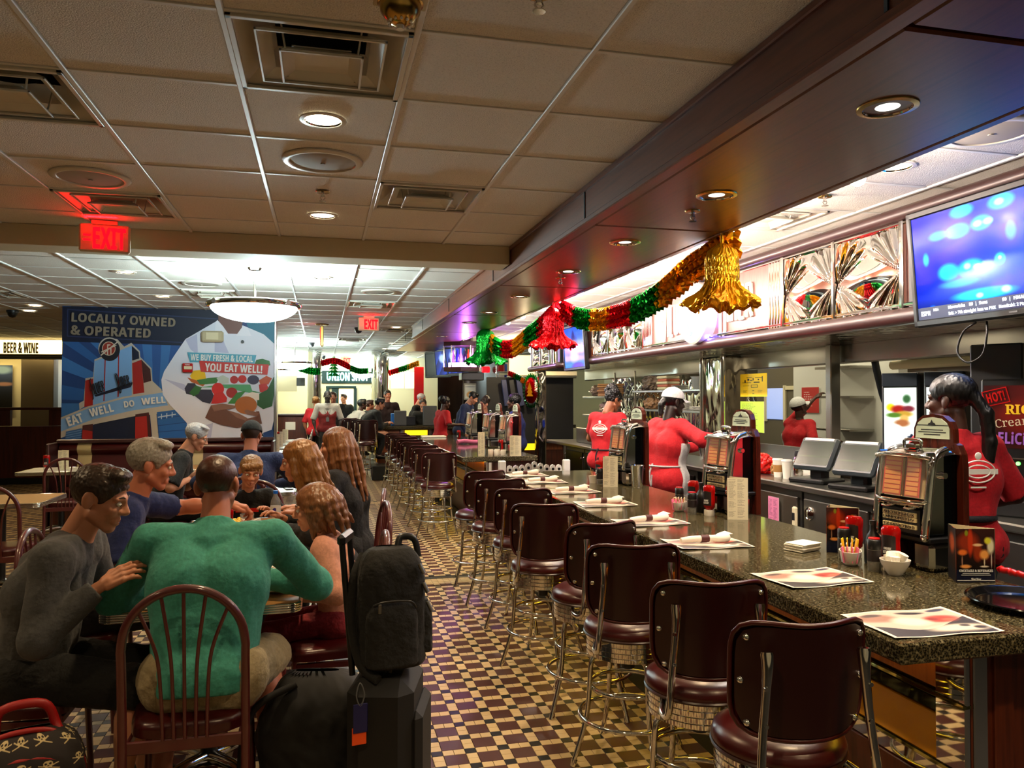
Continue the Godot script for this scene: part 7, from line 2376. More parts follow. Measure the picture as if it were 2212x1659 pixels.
func far_end():
	var G := "foil_gold"
	var R := "foil_red"
	var E := "foil_green"
	foil_bell("large gold foil bell hanging at the near end of the garland", Vector3(2.33, 2.535, -4.22), 0.39, M[G], 1)
	foil_bell("red foil bell hanging where the garland changes swag", Vector3(2.3, 2.53, -7.62), 0.41, M[R], 2)
	foil_bell("dark green foil bell at the far end of the garland", Vector3(2.28, 2.62, -10.95), 0.52, M[E], 3)
	garland("near swag of gold, green and red foil between gold and red bells", [Vector3(2.38, 2.58, -4.18), Vector3(2.36, 2.5, -4.7), Vector3(2.35, 2.395, -5.14), Vector3(2.34, 2.335, -5.56), Vector3(2.34, 2.325, -6.15), Vector3(2.35, 2.39, -6.86), Vector3(2.36, 2.56, -7.55)], [G, G, E, R, G, E, R])
	garland("far swag of green, gold and red foil between red and green bells", [Vector3(2.38, 2.58, -7.75), Vector3(2.36, 2.47, -8.27), Vector3(2.35, 2.39, -8.87), Vector3(2.34, 2.3, -9.55), Vector3(2.34, 2.345, -10.2), Vector3(2.35, 2.46, -10.8), Vector3(2.37, 2.6, -11.2)], [R, E, G, R, E, G], 0.22)
	# far bar across the hall
	var t := thing("bar_counter", "dark far bar with yellow lit panels facing the camera", "counter", Vector3(1.15, 0, -16.4))
	var b := mb()
	b.box(Vector3(2.1, 0.99, -0.35), Vector3(4.4, 0.07, 0.8), 0.008)
	put("granite_top", b, M.granite, t)
	b = mb()
	b.box(Vector3(2.1, 0.475, -0.4), Vector3(4.2, 0.95, 0.5), 0.004)
	put("body", b, M.dark_wood_up, t)
	for k in 7:
		b = mb()
		b.box(Vector3(0.2 + 0.6 * k, 0.7, -0.145), Vector3(0.48, 0.46, 0.02), 0.004)
		put("lit_panel" if k % 2 else "wood_panel", b, glow("panel_yellow", Color(1, 0.85, 0.1), 0.9, Color(0.8, 0.7, 0.1)) if k % 2 else M.warm_wood, t)
		b = mb()
		b.box(Vector3(0.5 + 0.6 * k, 0.6, -0.14), Vector3(0.06, 0.7, 0.02), 0.004)
		put("steel_strip", b, M.steel, t)
	for k in 2:
		b = mb()
		b.box(Vector3(-0.01, 0.6, -0.3 - 0.2 * k), Vector3(0.02, 0.7, 0.14), 0.004)
		put("end_panel", b, M.amber_panel, t)
	b = mb()
	b.box(Vector3(1.12, 0.14, -15.75), Vector3(0.3, 0.28, 0.7), 0.01)
	one("step_box", b, M.black, "low black step box in front of the far bar", "step")
	var proto: Node3D
	for n in get_children():
		if n.name == "bar_stool": proto = n
	var hs := [[0.86, -15.75, 4.0, "nearest tall bar stool at the far bar's left end"], [0.72, -16.5, 20.0, "middle tall bar stool at the far bar, under the man in grey"], [0.5, -17.3, 40.0, "farthest tall bar stool at the far bar, beside the man in white"]]
	for q in hs:
		var o := copy(proto, q[3], Vector3(q[0], 0, q[1]), q[2])
		o.scale = Vector3(1.05, 1.2, 1.05)
		o.set_meta("group", "tall stools at the far bar")
	# clutter on the far bar
	var y := 1.025
	for q in [["grey back of a cash screen on the far bar, left of two", 1.62, 0.26, 0.32], ["grey back of a cash screen on the far bar, right of two", 2.25, 0.3, 0.42]]:
		b = mb()
		b.box(Vector3(0, q[3] / 2, 0), Vector3(q[2], q[3], 0.05), 0.012)
		one("cash_screen", b, M.mid_grey, q[0], "screen", Vector3(q[1], y, -16.6), 6)
	for k in 6:
		b = mb()
		b.box(Vector3(0, 0.07, 0), Vector3(0.17, 0.14, 0.1), 0.02)
		one("napkin_dispenser", b, M.black if k > 1 else M.navy, "%s dark napkin holder in the row on the far bar" % ["first", "second", "third", "fourth", "fifth", "sixth"][k], "dispenser", Vector3(2.6 + 0.2 * k, y, -16.35))
	for q in [["white caddy label card on the far bar", 2.62, "paper", 0.12, 0.16], ["white paper cup on the far bar", 2.88, "paper", 0.08, 0.2], ["white menu card on the far bar beside the cup", 3.16, "cream_paper", 0.13, 0.26], ["blue and white drink carton before the man in grey", 1.5, "sky_blue", 0.14, 0.26], ["small blue caddy before the man in grey", 1.85, "navy", 0.2, 0.2]]:
		b = mb()
		if q[0].contains("cup"): b.lathe([Vector2(0.001, 0), Vector2(0.03, 0), Vector2(0.042, q[4]), Vector2(0.001, q[4])], 16)
		else: b.box(Vector3(0, q[4] / 2, 0), Vector3(q[3], q[4], 0.06), 0.008)
		one("bar_card" if not q[0].contains("cup") else "paper_cup", b, M[q[2]], q[0], "cup" if q[0].contains("cup") else "card", Vector3(q[1], y, -16.48 if q[1] > 2 else -16.7), 0.0)
	# hanging bottle cabinet
	var hc := thing("bottle_cabinet", "hanging six-sided bottle cabinet glowing pink beside the green bell", "cabinet", Vector3(2.42, 2.08, -13.6))
	var hexp := PackedVector2Array()
	for k in 6: hexp.append(Vector2(0.36 * cos(TAU * k / 6 + 0.26), 0.36 * sin(TAU * k / 6 + 0.26)))
	b = mb()
	b.prism(hexp, 0.07, xf(Vector3.ZERO, Vector3(-90, 0, 0)))
	put("base", b, M.mahogany, hc)
	b = mb()
	b.prism(hexp, 0.08, xf(Vector3(0, 0.44, 0), Vector3(-90, 0, 0)))
	b.cyl(Vector3(0, 0.5, 0), Vector3(0, 0.72, 0), 0.2, -1, 6)
	put("canopy", b, M.mahogany, hc)
	for k in 6:
		b = mb()
		b.cyl(Vector3(0.33 * cos(TAU * k / 6 + 0.26), 0.07, 0.33 * sin(TAU * k / 6 + 0.26)), Vector3(0.33 * cos(TAU * k / 6 + 0.26), 0.45, 0.33 * sin(TAU * k / 6 + 0.26)), 0.012)
		put("corner_rod", b, M.chrome, hc)
	b = mb()
	b.cyl(Vector3(0, 0.07, 0), Vector3(0, 0.15, 0), 0.25, -1, 24)
	put("lit_shelf", b, M.pink_glow, hc)
	omni(Vector3(2.42, 2.36, -13.3), 0.5, Color(0.75, 0.4, 1), 0.05)
	var bc := ["violet", "blue", "clear pink", "black", "orange", "peach"]
	var bm := [Color(0.6, 0.45, 0.75), Color(0.12, 0.15, 0.6), Color(0.75, 0.5, 0.65), Color(0.05, 0.05, 0.06), Color(0.8, 0.25, 0.05), Color(0.8, 0.6, 0.5)]
	for k in 6:
		b = mb()
		var r := 0.035
		b.lathe([Vector2(0.001, 0), Vector2(r, 0), Vector2(r, 0.12), Vector2(r * 0.35, 0.17), Vector2(r * 0.35, 0.22 + 0.02 * (k % 3)), Vector2(0.001, 0.22 + 0.02 * (k % 3))], 14)
		one("liquor_bottle", b, mat("liquor_" + str(k), bm[k], 0.12), "%s liquor bottle standing in the glowing cabinet" % bc[k], "bottle", Vector3(2.42 - 0.17 + 0.068 * k, 2.23, -13.6 + 0.1 * (1 if k % 2 else 0.2)), 0.0, "bottles in the glowing cabinet")
	b = mb()
	b.box(Vector3(0, -0.08, 0), Vector3(0.4, 0.14, 0.3), 0.01)
	one("cabinet_speaker", b, M.black, "black speaker under the glowing bottle cabinet", "speaker", Vector3(2.6, 2.075, -13.7))
	# televisions hung in a line beyond it
	var tvm := screen_mat("screen_game", blobs(96, 64, func(p): return Color(0.02, 0.06, 0.3).lerp(Color(0.1, 0.35, 0.85), fposmod(p.x * 3.1 + p.y * 1.7, 1.0) * 0.6), [[0.3, 0.3, 0.15, 0.2, Color(0.6, 0.7, 0.9)], [0.7, 0.7, 0.2, 0.15, Color(0.65, 0.45, 0.35)], [0.6, 0.3, 0.1, 0.2, Color(0.03, 0.05, 0.2)]]), 1.0)
	var tl := ["nearest tilted television beyond the glowing cabinet", "middle television beyond the glowing cabinet", "dark edge-on television beyond the glowing cabinet"]
	for i in 3:
		var tv := tv_set("television", tl[i], Vector3(2.62 - 0.05 * i, 2.36, -15.4 - 0.95 * i), -72.0, 0.0, 0.86, 0.5, tvm if i < 2 else M.black)
		tv.rotation_degrees = Vector3(10 - 4 * i, -72.0 + 6 * i, 0)
		tv.set_meta("group", "televisions hung over the far bar")
		b = mb()
		b.cyl(Vector3(0, 0.2, -0.06), Vector3(0, 0.48, -0.06), 0.025)
		b.box(Vector3(0, 0.0, -0.08), Vector3(0.2, 0.4, 0.06), 0.01)
		put("hanger", b, M.black, tv)
	# mirrored columns
	for q in [["mirrored column between the shop sign and the menu boxes", 1.46, -20.3, 0.44], ["mirrored column behind the vested waiter", -0.17, -19.6, 0.34]]:
		b = mb()
		b.surf(func(a, c): return Vector3(cos(TAU * a) * q[3] / 2 * (1 + 0.02 * noise.get_noise_2d(a * 8, c * 9)), 2.8 * c, sin(TAU * a) * q[3] / 2), 28, 24, true)
		one("mirror_column", b, M.mirror, q[0], "column", Vector3(q[1], 0, q[2]), 0.0)
	# shop fronts on the far wall
	var sf := struct("wall_shopfront", slab(Vector3(-2.4, 0, -23.3), Vector3(8.6, 2.82, -23.0)), M.cream_wall, "cream shop front wall at the far end")
	b = mb()
	b.box(Vector3(0.78, 2.22, -22.97), Vector3(1.6, 0.36, 0.06), 0.01)
	put("teal_fascia", b, mat("teal_dark", Color(0.03, 0.16, 0.15), 0.5), sf)
	var sg := thing("shop_sign", "teal neon shop sign half hidden by a tinsel tree", "sign", Vector3(0.72, 2.23, -22.93))
	put("lettering", fit_at(words("UNION SHOP", 0.2, 0.02), 1.2, 0.24, Vector3(0.02, 0, 0)), glow("neon_mint", Color(0.55, 1, 0.95), 3.0), sg)
	b = mb()
	for s in [[-0.02, 0.06, 0.9], [0.95, 0.06, 0.9]]: b.box(Vector3(0.18 + s[0] * 0.8, 0.95, -22.97), Vector3(0.09, 1.9, 0.06), 0.01)
	b.box(Vector3(0.54, 1.93, -22.97), Vector3(0.85, 0.07, 0.06), 0.01)
	b.box(Vector3(0.38, 0.95, -22.985), Vector3(0.2, 1.9, 0.03))
	put("door_frame", b, M.teal_dark, sf)
	b = mb()
	b.box(Vector3(0.68, 0.95, -22.99), Vector3(0.45, 1.85, 0.02))
	put("lit_doorway", b, M.warm_glow, sf)
	area(Vector3(0.7, 2.7, -22.0), Vector2(2.5, 0.4), 1.2, Color(0.95, 1, 0.9))
	area(Vector3(3.0, 2.7, -20.6), Vector2(2.0, 0.6), 1.5, Color(1, 0.93, 0.75))
	area(Vector3(-1.2, 2.7, -21.5), Vector2(1.0, 0.6), 1.2, Color(1, 0.93, 0.75))
	for k in 2:
		b = mb()
		b.box(Vector3(0, 0, 0), Vector3(0.34, 0.44, 0.04), 0.006)
		one("menu_board_lamp", b, M.menu_glow, "%s bright menu board over the far counter" % ["left", "right"][k], "menu board", Vector3(2.0 + 0.37 * k, 2.1, -21.3))
	b = mb()
	b.box(Vector3(0, 0.75, 0), Vector3(0.26, 1.5, 0.05), 0.01)
	one("red_panel", b, M.red, "tall red panel beside the menu boards", "panel", Vector3(2.52, 0.95, -20.8))
	# dark curved wall behind the bar, with a poster, and a newsstand past it
	b = mb()
	b.surf(func(a, c): return Vector3(2.75 + 1.55 * a, 2.78 * c, -18.9 - 0.5 * sin(PI * a)), 14, 2)
	one("curved_partition", b, M.wall_brown, "dark brown curved partition behind the far bar", "partition")
	for k in 3:
		b = mb()
		b.cyl(Vector3(2.95 + 0.5 * k, 0, -19.25 - 0.1 * (k == 1 as int)), Vector3(2.95 + 0.5 * k, 2.78, -19.25), 0.012)
		one("chrome_strip", b, M.chrome, "%s vertical chrome strip on the curved partition" % ["left", "middle", "right"][k], "trim strip")
	notice("framed_notice", "white framed notice with an orange picture on the brown partition", Vector3(3.5, 1.77, -18.6), 0, 0.3, 0.4, pic_mat("frame_print", blobs(48, 64, func(p): return Color(0.85, 0.83, 0.78) if minf(minf(p.x, 1 - p.x), minf(p.y, 1 - p.y)) > 0.08 else Color(0.6, 0.58, 0.52), [[0.5, 0.68, 0.3, 0.2, Color(0.8, 0.5, 0.15)], [0.5, 0.2, 0.5, 0.03, Color(0.5, 0.5, 0.5)]])))
	b = mb()
	b.box(Vector3(0, 0.04, 0), Vector3(0.2, 0.15, 0.06), 0.02)
	one("exit_glow_sign", b, M.exit_red, "small red lit sign high on the brown partition", "exit sign", Vector3(3.95, 2.28, -18.9))
	var ns := thing("newsstand_rack", "tall wire rack of blue and white boxes past the brown partition", "rack", Vector3(4.1, 0, -17.6))
	for s in [-1, 1]:
		b = mb()
		b.cyl(Vector3(s * 0.17, 0, 0), Vector3(s * 0.17, 2.4, 0), 0.014)
		put("post", b, M.chrome, ns)
	for k in 6:
		b = mb()
		b.box(Vector3(0, 0.95 + 0.25 * k, 0), Vector3(0.34, 0.02, 0.3))
		put("shelf", b, M.steel, ns)
		for j in 2:
			b = mb()
			b.box(Vector3(0, 0.1, 0), Vector3(0.13, 0.17, 0.12), 0.006)
			one("boxed_good", b, M[["paper", "sky_blue", "white", "navy", "red", "tub_blue"][(k * 2 + j * 3) % 6]], "%s box on the %s shelf of the wire rack" % [["left", "right"][j], ["lowest", "second", "third", "fourth", "fifth", "highest"][k]], "box", Vector3(4.02 + 0.16 * j, 0.965 + 0.25 * k, -17.55), 0.0, "boxes on the wire rack")
	# cream bulkhead with globes, and dark blinds below it
	b = mb()
	b.box(Vector3(4.55, 2.3, -15.9), Vector3(1.5, 0.42, 0.2), 0.01)
	one("lit_bulkhead", b, M.cream_wall, "cream bulkhead with a printed grille at the end of the kitchen", "bulkhead", Vector3.ZERO)
	b = mb()
	b.box(Vector3(4.5, 2.06, -15.76), Vector3(1.5, 0.05, 0.12), 0.01)
	one("steel_ledge", b, M.steel, "steel ledge under the cream bulkhead", "ledge")
	for k in 5:
		b = mb()
		b.ell(Vector3.ZERO, Vector3(0.05, 0.05, 0.05), 12, 8)
		one("globe_bulb", b, M.bulb, "%s round bulb in the line above the cream bulkhead" % ["first", "second", "third", "fourth", "fifth"][k], "light bulb", Vector3(3.35 + 0.3 * k, 2.47 + 0.035 * k, -14.4 - 0.1 * k), 0.0, "round bulbs by the bulkhead")
	omni(Vector3(3.9, 2.5, -14.9), 1.2, Color(1, 0.9, 0.7), 0.05)
	b = mb()
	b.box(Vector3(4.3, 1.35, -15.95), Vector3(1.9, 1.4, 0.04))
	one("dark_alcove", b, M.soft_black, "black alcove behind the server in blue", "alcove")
	for k in 5:
		b = mb()
		b.box(Vector3(0, 0, 0), Vector3(0.11, 0.55, 0.05), 0.01, xf(Vector3.ZERO, Vector3(0, 0, 8)))
		one("crate_side", b, mat("slate_crate", Color(0.13, 0.15, 0.28), 0.5) if k % 2 == 0 else M.dark_grey, "%s slanted blue-grey crate in the black alcove" % ["first", "second", "third", "fourth", "fifth"][k], "crate", Vector3(3.72 + 0.16 * k, 1.72, -15.8), 0.0, "crates in the alcove")
	# wreath by the end column
	var wr := thing("tinsel_wreath", "red and green tinsel wreath with a gold tree by the end column", "wreath", Vector3(3.5, 1.74, -12.9), -50)
	for q in [["green_fringe", 0.23, 0.3, "foil_green", 60, 0.0], ["red_fringe", 0.02, 0.22, "foil_red", 60, 0.02]]:
		b = mb()
		for k in q[4]:
			var a: float = TAU * k / q[4]
			var d := Vector3(cos(a) * 0.6, sin(a), 0)
			var sd := Vector3(-sin(a), cos(a), 0) * 0.016
			b.quad([d * q[1] + Vector3(0, 0, q[5]), d * q[1] + sd + Vector3(0, 0, q[5] + 0.02), d * q[2] + sd, d * q[2] + Vector3(0, 0, q[5] + 0.03 * (k % 2))])
		put(q[0], b, M[q[3]], wr)
	b = mb()
	for k in 3: b.prism(PackedVector2Array([Vector2(-0.07 + 0.012 * k, -0.1 + 0.06 * k), Vector2(0.07 - 0.012 * k, -0.1 + 0.06 * k), Vector2(0, 0.0 + 0.07 * k)]), 0.01, xf(Vector3(0, 0, 0.045 + 0.004 * k)))
	put("gold_tree", b, M.foil_gold, wr)
	garland("thin tinsel strand rising from the wreath", [Vector3(3.46, 1.85, -12.95), Vector3(3.35, 1.98, -13.3), Vector3(3.25, 2.06, -13.6)], [G, E, R], 0.08)
	b = mb()
	# tinsel tree and pennant strings before the shop
	var tr := mb()
	for k in 6:
		var r := 0.17 - 0.024 * k
		for j in 22:
			var a := TAU * j / 22
			tr.quad([Vector3(cos(a) * 0.02, 0.09 + 0.085 * k, sin(a) * 0.02), Vector3(cos(a + 0.14) * r, 0.0 + 0.085 * k, sin(a + 0.14) * r), Vector3(cos(a) * r * 1.05, -0.015 + 0.085 * k, sin(a) * r * 1.05), Vector3(cos(a - 0.14) * r, 0.0 + 0.085 * k, sin(a - 0.14) * r)])
	one("tinsel_tree", tr, M.foil_green, "dark green tinsel tree hanging before the teal shop sign", "tinsel tree", Vector3(0.29, 2.17, -20.0))
	garland("red tinsel swag arching above the shop sign", [Vector3(-0.2, 2.38, -19.8), Vector3(0.05, 2.52, -19.8), Vector3(0.35, 2.56, -19.8), Vector3(0.7, 2.4, -19.8)], [R, R], 0.15)
	garland("green tinsel swag right of the exit sign, far off", [Vector3(0.72, 2.42, -20.5), Vector3(0.95, 2.34, -20.5), Vector3(1.2, 2.36, -20.5)], [E, E], 0.15)
	garland("green tinsel swag over the mirrored column at the left", [Vector3(-0.5, 2.36, -19.2), Vector3(-0.3, 2.3, -19.2), Vector3(0.0, 2.28, -19.2)], [E, E], 0.16)
	garland("green and yellow tinsel strand above the menu boards", [Vector3(1.72, 2.3, -20.6), Vector3(2.1, 2.42, -20.4), Vector3(2.45, 2.55, -20.2)], [R, E, G], 0.14)
	# booth divider and host stand behind the tables
	var bd := thing("booth_divider", "dark wood booth divider with a paper on it, beyond the wall tables", "divider", Vector3(-0.85, 0, -18.6))
	b = mb()
	b.box(Vector3(0.15, 0.6, 0), Vector3(0.75, 1.2, 0.4), 0.02)
	put("panel", b, M.dark_wood_up, bd)
	b = mb()
	b.box(Vector3(0.15, 1.22, 0), Vector3(0.8, 0.06, 0.46), 0.02)
	put("cap", b, M.mahogany, bd)
	b = mb()
	b.box(Vector3(0.16, 0.98, 0.205), Vector3(0.22, 0.18, 0.006))
	put("paper_sheet", b, M.paper, bd)
	struct("wall_side", slab(Vector3(-1.45, 0, -22.9), Vector3(-1.3, 2.82, -11.36)), M.cream_wall, "cream side wall behind the mural")
	b = mb()
	b.box(Vector3(-1.02, 1.4, -17.9), Vector3(0.16, 2.8, 0.16), 0.01)
	one("cream_column", b, M.cream_wall, "cream square column just right of the mural corner", "column")
	b = mb()
	b.box(Vector3(0, 0, 0), Vector3(0.6, 0.42, 0.02))
	one("cabinet_front", b, M.beam_paint, "pale cupboard doors on the wall beyond the second pendant", "cupboard", Vector3(-0.95, 2.0, -21.8))
	b = mb()
	b.box(Vector3(0, 0, 0), Vector3(0.22, 0.22, 0.04), 0.01)
	one("wall_screen", b, M.black, "small black screen on the wall beyond the second pendant", "screen", Vector3(-0.55, 2.05, -21.7))
	# left side: wood partition and the concourse behind it
	var pt := thing("wood_partition", "long red-brown wood partition with a frosted strip, left of the mural", "partition", Vector3(-7.2, 0, -16.4))
	b = mb()
	b.box(Vector3(0, 0.54, 0), Vector3(5.0, 1.08, 0.14), 0.004)
	put("panel", b, M.cherry_wood, pt)
	b = mb()
	b.box(Vector3(-0.5, 1.24, 0), Vector3(3.6, 0.3, 0.05), 0.004)
	put("frosted_strip", b, M.beam_paint, pt)
	b = mb()
	b.box(Vector3(0, 1.41, 0), Vector3(5.0, 0.05, 0.18), 0.01)
	for x in [1.4, 2.35]: b.box(Vector3(x, 1.24, 0), Vector3(0.3, 0.3, 0.12), 0.004)
	put("cap_rail", b, M.cherry_wood, pt)
	b = mb()
	b.box(Vector3(0, 0.06, 0.08), Vector3(5.0, 0.12, 0.03), 0.004)
	put("kick_board", b, M.soft_black, pt)
	var fs := thing("shop_fascia", "lit cream concourse fascia with raised lettering, left of the mural", "fascia", Vector3(-6.2, 0, -17.6))
	b = mb()
	b.surf(func(a, c): return Vector3(-1.6 + 3.2 * a, 2.5 + 0.28 * c, 0.25 * pow(a * 2 - 1, 2)), 16, 2, true)
	put("band", b, M.warm_glow, fs)
	b = mb()
	for k in 3: b.tube(range(9).map(func(i): return Vector3(-1.6 + 0.4 * i, 2.48 - 0.035 * k, 0.06 - 0.02 * k + 0.25 * pow(i / 4.0 - 1, 2))), 0.022, 7)
	put("cornice", b, M.steel, fs)
	put("lettering", fit_at(words("BEER & WINE", 0.2, 0.02), 0.62, 0.22, Vector3(0.33, 2.62, 0.1)), M.grey_wall, fs)
	b = mb()
	b.box(Vector3(-5.65, 1.22, -17.9), Vector3(0.6, 2.4, 0.3), 0.01)
	one("grey_pillar", b, M.grey_wall, "plain grey-brown pillar under the lit fascia", "pillar")
	b = mb()
	b.box(Vector3(-6.35, 1.22, -18.2), Vector3(0.6, 2.4, 0.06))
	one("lit_wall_panel", b, M.cream_wall, "bright cream wall panel left of the grey pillar", "wall panel")
	area(Vector3(-6.4, 2.38, -17.7), Vector2(0.5, 0.1), 0.3, Color(1, 0.9, 0.65))
	notice("wall_poster", "dark blue photo poster at the far left edge", Vector3(-6.42, 1.83, -18.1), 0, 0.4, 0.92, pic_mat("poster_dusk", blobs(40, 90, func(p): return Color(0.2, 0.3, 0.5).lerp(Color(0.02, 0.02, 0.03), p.y * 1.2), [[0.5, 0.1, 0.5, 0.1, Color(0.5, 0.62, 0.72)], [0.6, 0.42, 0.5, 0.05, Color(0.6, 0.45, 0.4)]])))
	b = mb()
	b.box(Vector3(0, 0, 0), Vector3(0.9, 1.5, 0.04))
	one("shop_window_glow", b, M.white_paint, "pale shop front beside the mural's left edge", "shop front", Vector3(-5.35, 1.9, -18.9))
	b = mb()
	b.box(Vector3(0, 0, 0), Vector3(0.34, 0.42, 0.03))
	one("lit_screen", b, M.cool_glow, "bright white screen in the pale shop front", "screen", Vector3(-5.1, 1.78, -18.8))
	one("shop_lettering", fit_at(words("ND", 0.2, 0.03, true, true), 0.34, 0.2, Vector3.ZERO), M.navy, "navy letters on the pale shop front", "lettering", Vector3(-5.2, 2.27, -18.86))
	one("shop_lettering", fit_at(words("URBAN", 0.1, 0.02), 0.32, 0.1, Vector3.ZERO), M.grey_wall, "small grey letters below the bright screen", "lettering", Vector3(-5.12, 1.5, -18.84))
	area(Vector3(-5.2, 2.6, -18.2), Vector2(0.8, 0.3), 0.5, Color(0.9, 0.97, 1))
	# patterned carpet under the left tables
	var cm := mat("carpet", Color(1, 1, 1), 0.95)
	tri_map(cm, carpet_tex(), Vector3(1.3, 1.3, 1.3))
	b = mb()
	b.box(Vector3(-6.1, -0.0015, -10.9), Vector3(7.8, 0.005, 10.8))
	one("carpet", b, cm, "patterned brown and cream carpet under the left tables", "carpet")

func carpet_tex() -> ImageTexture:
	var im := Image.create(128, 128, false, Image.FORMAT_RGB8)
	for y in 128:
		for x in 128:
			var q := (int(x / 10.67) + int(y / 21.3)) % 3
			var z := absi((x + (y * 2)) % 64 - 32)
			im.set_pixel(x, y, Color(0.33, 0.24, 0.15) if q == 0 else (Color(0.55, 0.46, 0.3) if z > 14 else Color(0.16, 0.1, 0.07)))
	return ImageTexture.create_from_image(im)

# ---------------------------------------------------------------- bodies: smooth unions of tapered capsules, meshed as surface nets
# a bone is [a, b, ra, rb, flags]: flag 1 ends flat at b, 2 ends flat at a, 4 is carved away; an ellipsoid is ["e", centre, radii, basis, flags]
func sdf(bones: Array, cell: float, k: float, cuts := [], amp := 0.0, freq := 10.0, stretch := Vector3.ONE) -> MB:
	var out := MB.new()
	var lo := Vector3(1e9, 1e9, 1e9)
	var hi := -lo
	var nb := bones.size()
	var A := []
	for b in bones:
		if b[0] is String:
			var r: Vector3 = b[2]
			var bs: Basis = b[3] if b.size() > 3 else Basis.IDENTITY
			var fl: int = b[4] if b.size() > 4 else 0
			var m := maxf(r.x, maxf(r.y, r.z))
			A.append([true, b[1], bs.inverse(), r, minf(r.x, minf(r.y, r.z)), fl, m])
			if not fl & 4:
				var ext := Vector3(absf(bs.x.x) * r.x + absf(bs.y.x) * r.y + absf(bs.z.x) * r.z, absf(bs.x.y) * r.x + absf(bs.y.y) * r.y + absf(bs.z.y) * r.z, absf(bs.x.z) * r.x + absf(bs.y.z) * r.y + absf(bs.z.z) * r.z)
				lo = lo.min(b[1] - ext); hi = hi.max(b[1] + ext)
		else:
			var ba: Vector3 = b[1] - b[0]
			var l2 := maxf(ba.length_squared(), 1e-9)
			var fl: int = b[4] if b.size() > 4 else 0
			A.append([false, b[0], ba, b[2], b[3] - b[2], fl, 1.0 / l2, sqrt(l2)])
			if not fl & 4:
				lo = lo.min(b[0] - Vector3.ONE * b[2]).min(b[1] - Vector3.ONE * b[3])
				hi = hi.max(b[0] + Vector3.ONE * b[2]).max(b[1] + Vector3.ONE * b[3])
	var pad := cell * 2.0 + amp + k * 0.3
	lo -= Vector3.ONE * pad
	hi += Vector3.ONE * pad
	var bx := int(ceil((hi.x - lo.x) / cell / 4.0)) + 1
	var by := int(ceil((hi.y - lo.y) / cell / 4.0)) + 1
	var bz := int(ceil((hi.z - lo.z) / cell / 4.0)) + 1
	var nx := bx * 4
	var ny := by * 4
	var nz := bz * 4
	var sx := 1
	var sy := nx
	var sz := nx * ny
	var F := PackedFloat32Array()
	F.resize(nx * ny * nz)
	F.fill(1.0)
	var act := []
	var half := cell * 2.0 * 1.75 + cell
	for cz in bz:
		for cy in by:
			for cx in bx:
				var ce := lo + Vector3(cx * 4 + 1.5, cy * 4 + 1.5, cz * 4 + 1.5) * cell
				var dm := 1e9
				var near := []
				var ds := []
				for q in A:
					var d: float
					if q[0]:
						d = (ce - q[1]).length() - q[6]
						var e: Vector3 = (q[2] * (ce - q[1])) / q[3]
						var l := e.length()
						if l < 1.0: d = minf(d, (l - 1.0) * q[4])
					else:
						var pa: Vector3 = ce - q[1]
						var h := clampf(pa.dot(q[2]) * q[6], 0.0, 1.0)
						d = (pa - q[2] * h).length() - q[3] - q[4] * h
					ds.append(d)
					if not q[5] & 4 and d < dm: dm = d
				if dm > half + k + amp: continue
				for i in nb:
					if ds[i] < dm + k + half * 2.0 or (A[i][5] & 4 and ds[i] < half): near.append(A[i])
				var deep: bool = dm < -half - amp - k and cuts.is_empty() and not near.any(func(q): return q[5] & 4)
				if deep:
					for z in 4:
						for y in 4:
							var w := (cx * 4) + (cy * 4 + y) * sy + (cz * 4 + z) * sz
							for x in 4: F[w + x] = -1.0
					continue
				act.append(Vector3i(cx * 4, cy * 4, cz * 4))
				for z in 4:
					for y in 4:
						var w := (cx * 4) + (cy * 4 + y) * sy + (cz * 4 + z) * sz
						for x in 4:
							var p := lo + Vector3(cx * 4 + x, cy * 4 + y, cz * 4 + z) * cell
							var v := 1e3
							for q in near:
								var d: float
								if q[0]:
									var e: Vector3 = (q[2] * (p - q[1])) / q[3]
									var l := e.length()
									d = l * (l - 1.0) / maxf((e / q[3]).length(), 1e-6)
								else:
									var pa: Vector3 = p - q[1]
									var t: float = pa.dot(q[2]) * q[6]
									var h := clampf(t, 0.0, 1.0)
									d = (pa - q[2] * h).length() - q[3] - q[4] * h
									if q[5] & 1: d = maxf(d, (t - 1.0) * q[7])
									if q[5] & 2: d = maxf(d, -t * q[7])
								if q[5] & 4:
									var g := maxf(k - absf(v + d), 0.0) / maxf(k, 1e-6)
									v = maxf(v, -d) + g * g * k * 0.25
								else:
									var g := maxf(k - absf(v - d), 0.0) / maxf(k, 1e-6)
									v = minf(v, d) - g * g * k * 0.25
							if amp > 0.0 and absf(v) < cell * 2.0 + amp: v += amp * noise.get_noise_3dv(p * freq * stretch + lo)
							for c in cuts: v = maxf(v, (p - c[0]).dot(c[1]))
							F[w + x] = v
	var ids := PackedInt32Array()
	ids.resize(nx * ny * nz)
	ids.fill(-1)
	var cells := PackedInt32Array()
	var corner := [0, sx, sy, sx + sy, sz, sx + sz, sy + sz, sx + sy + sz]
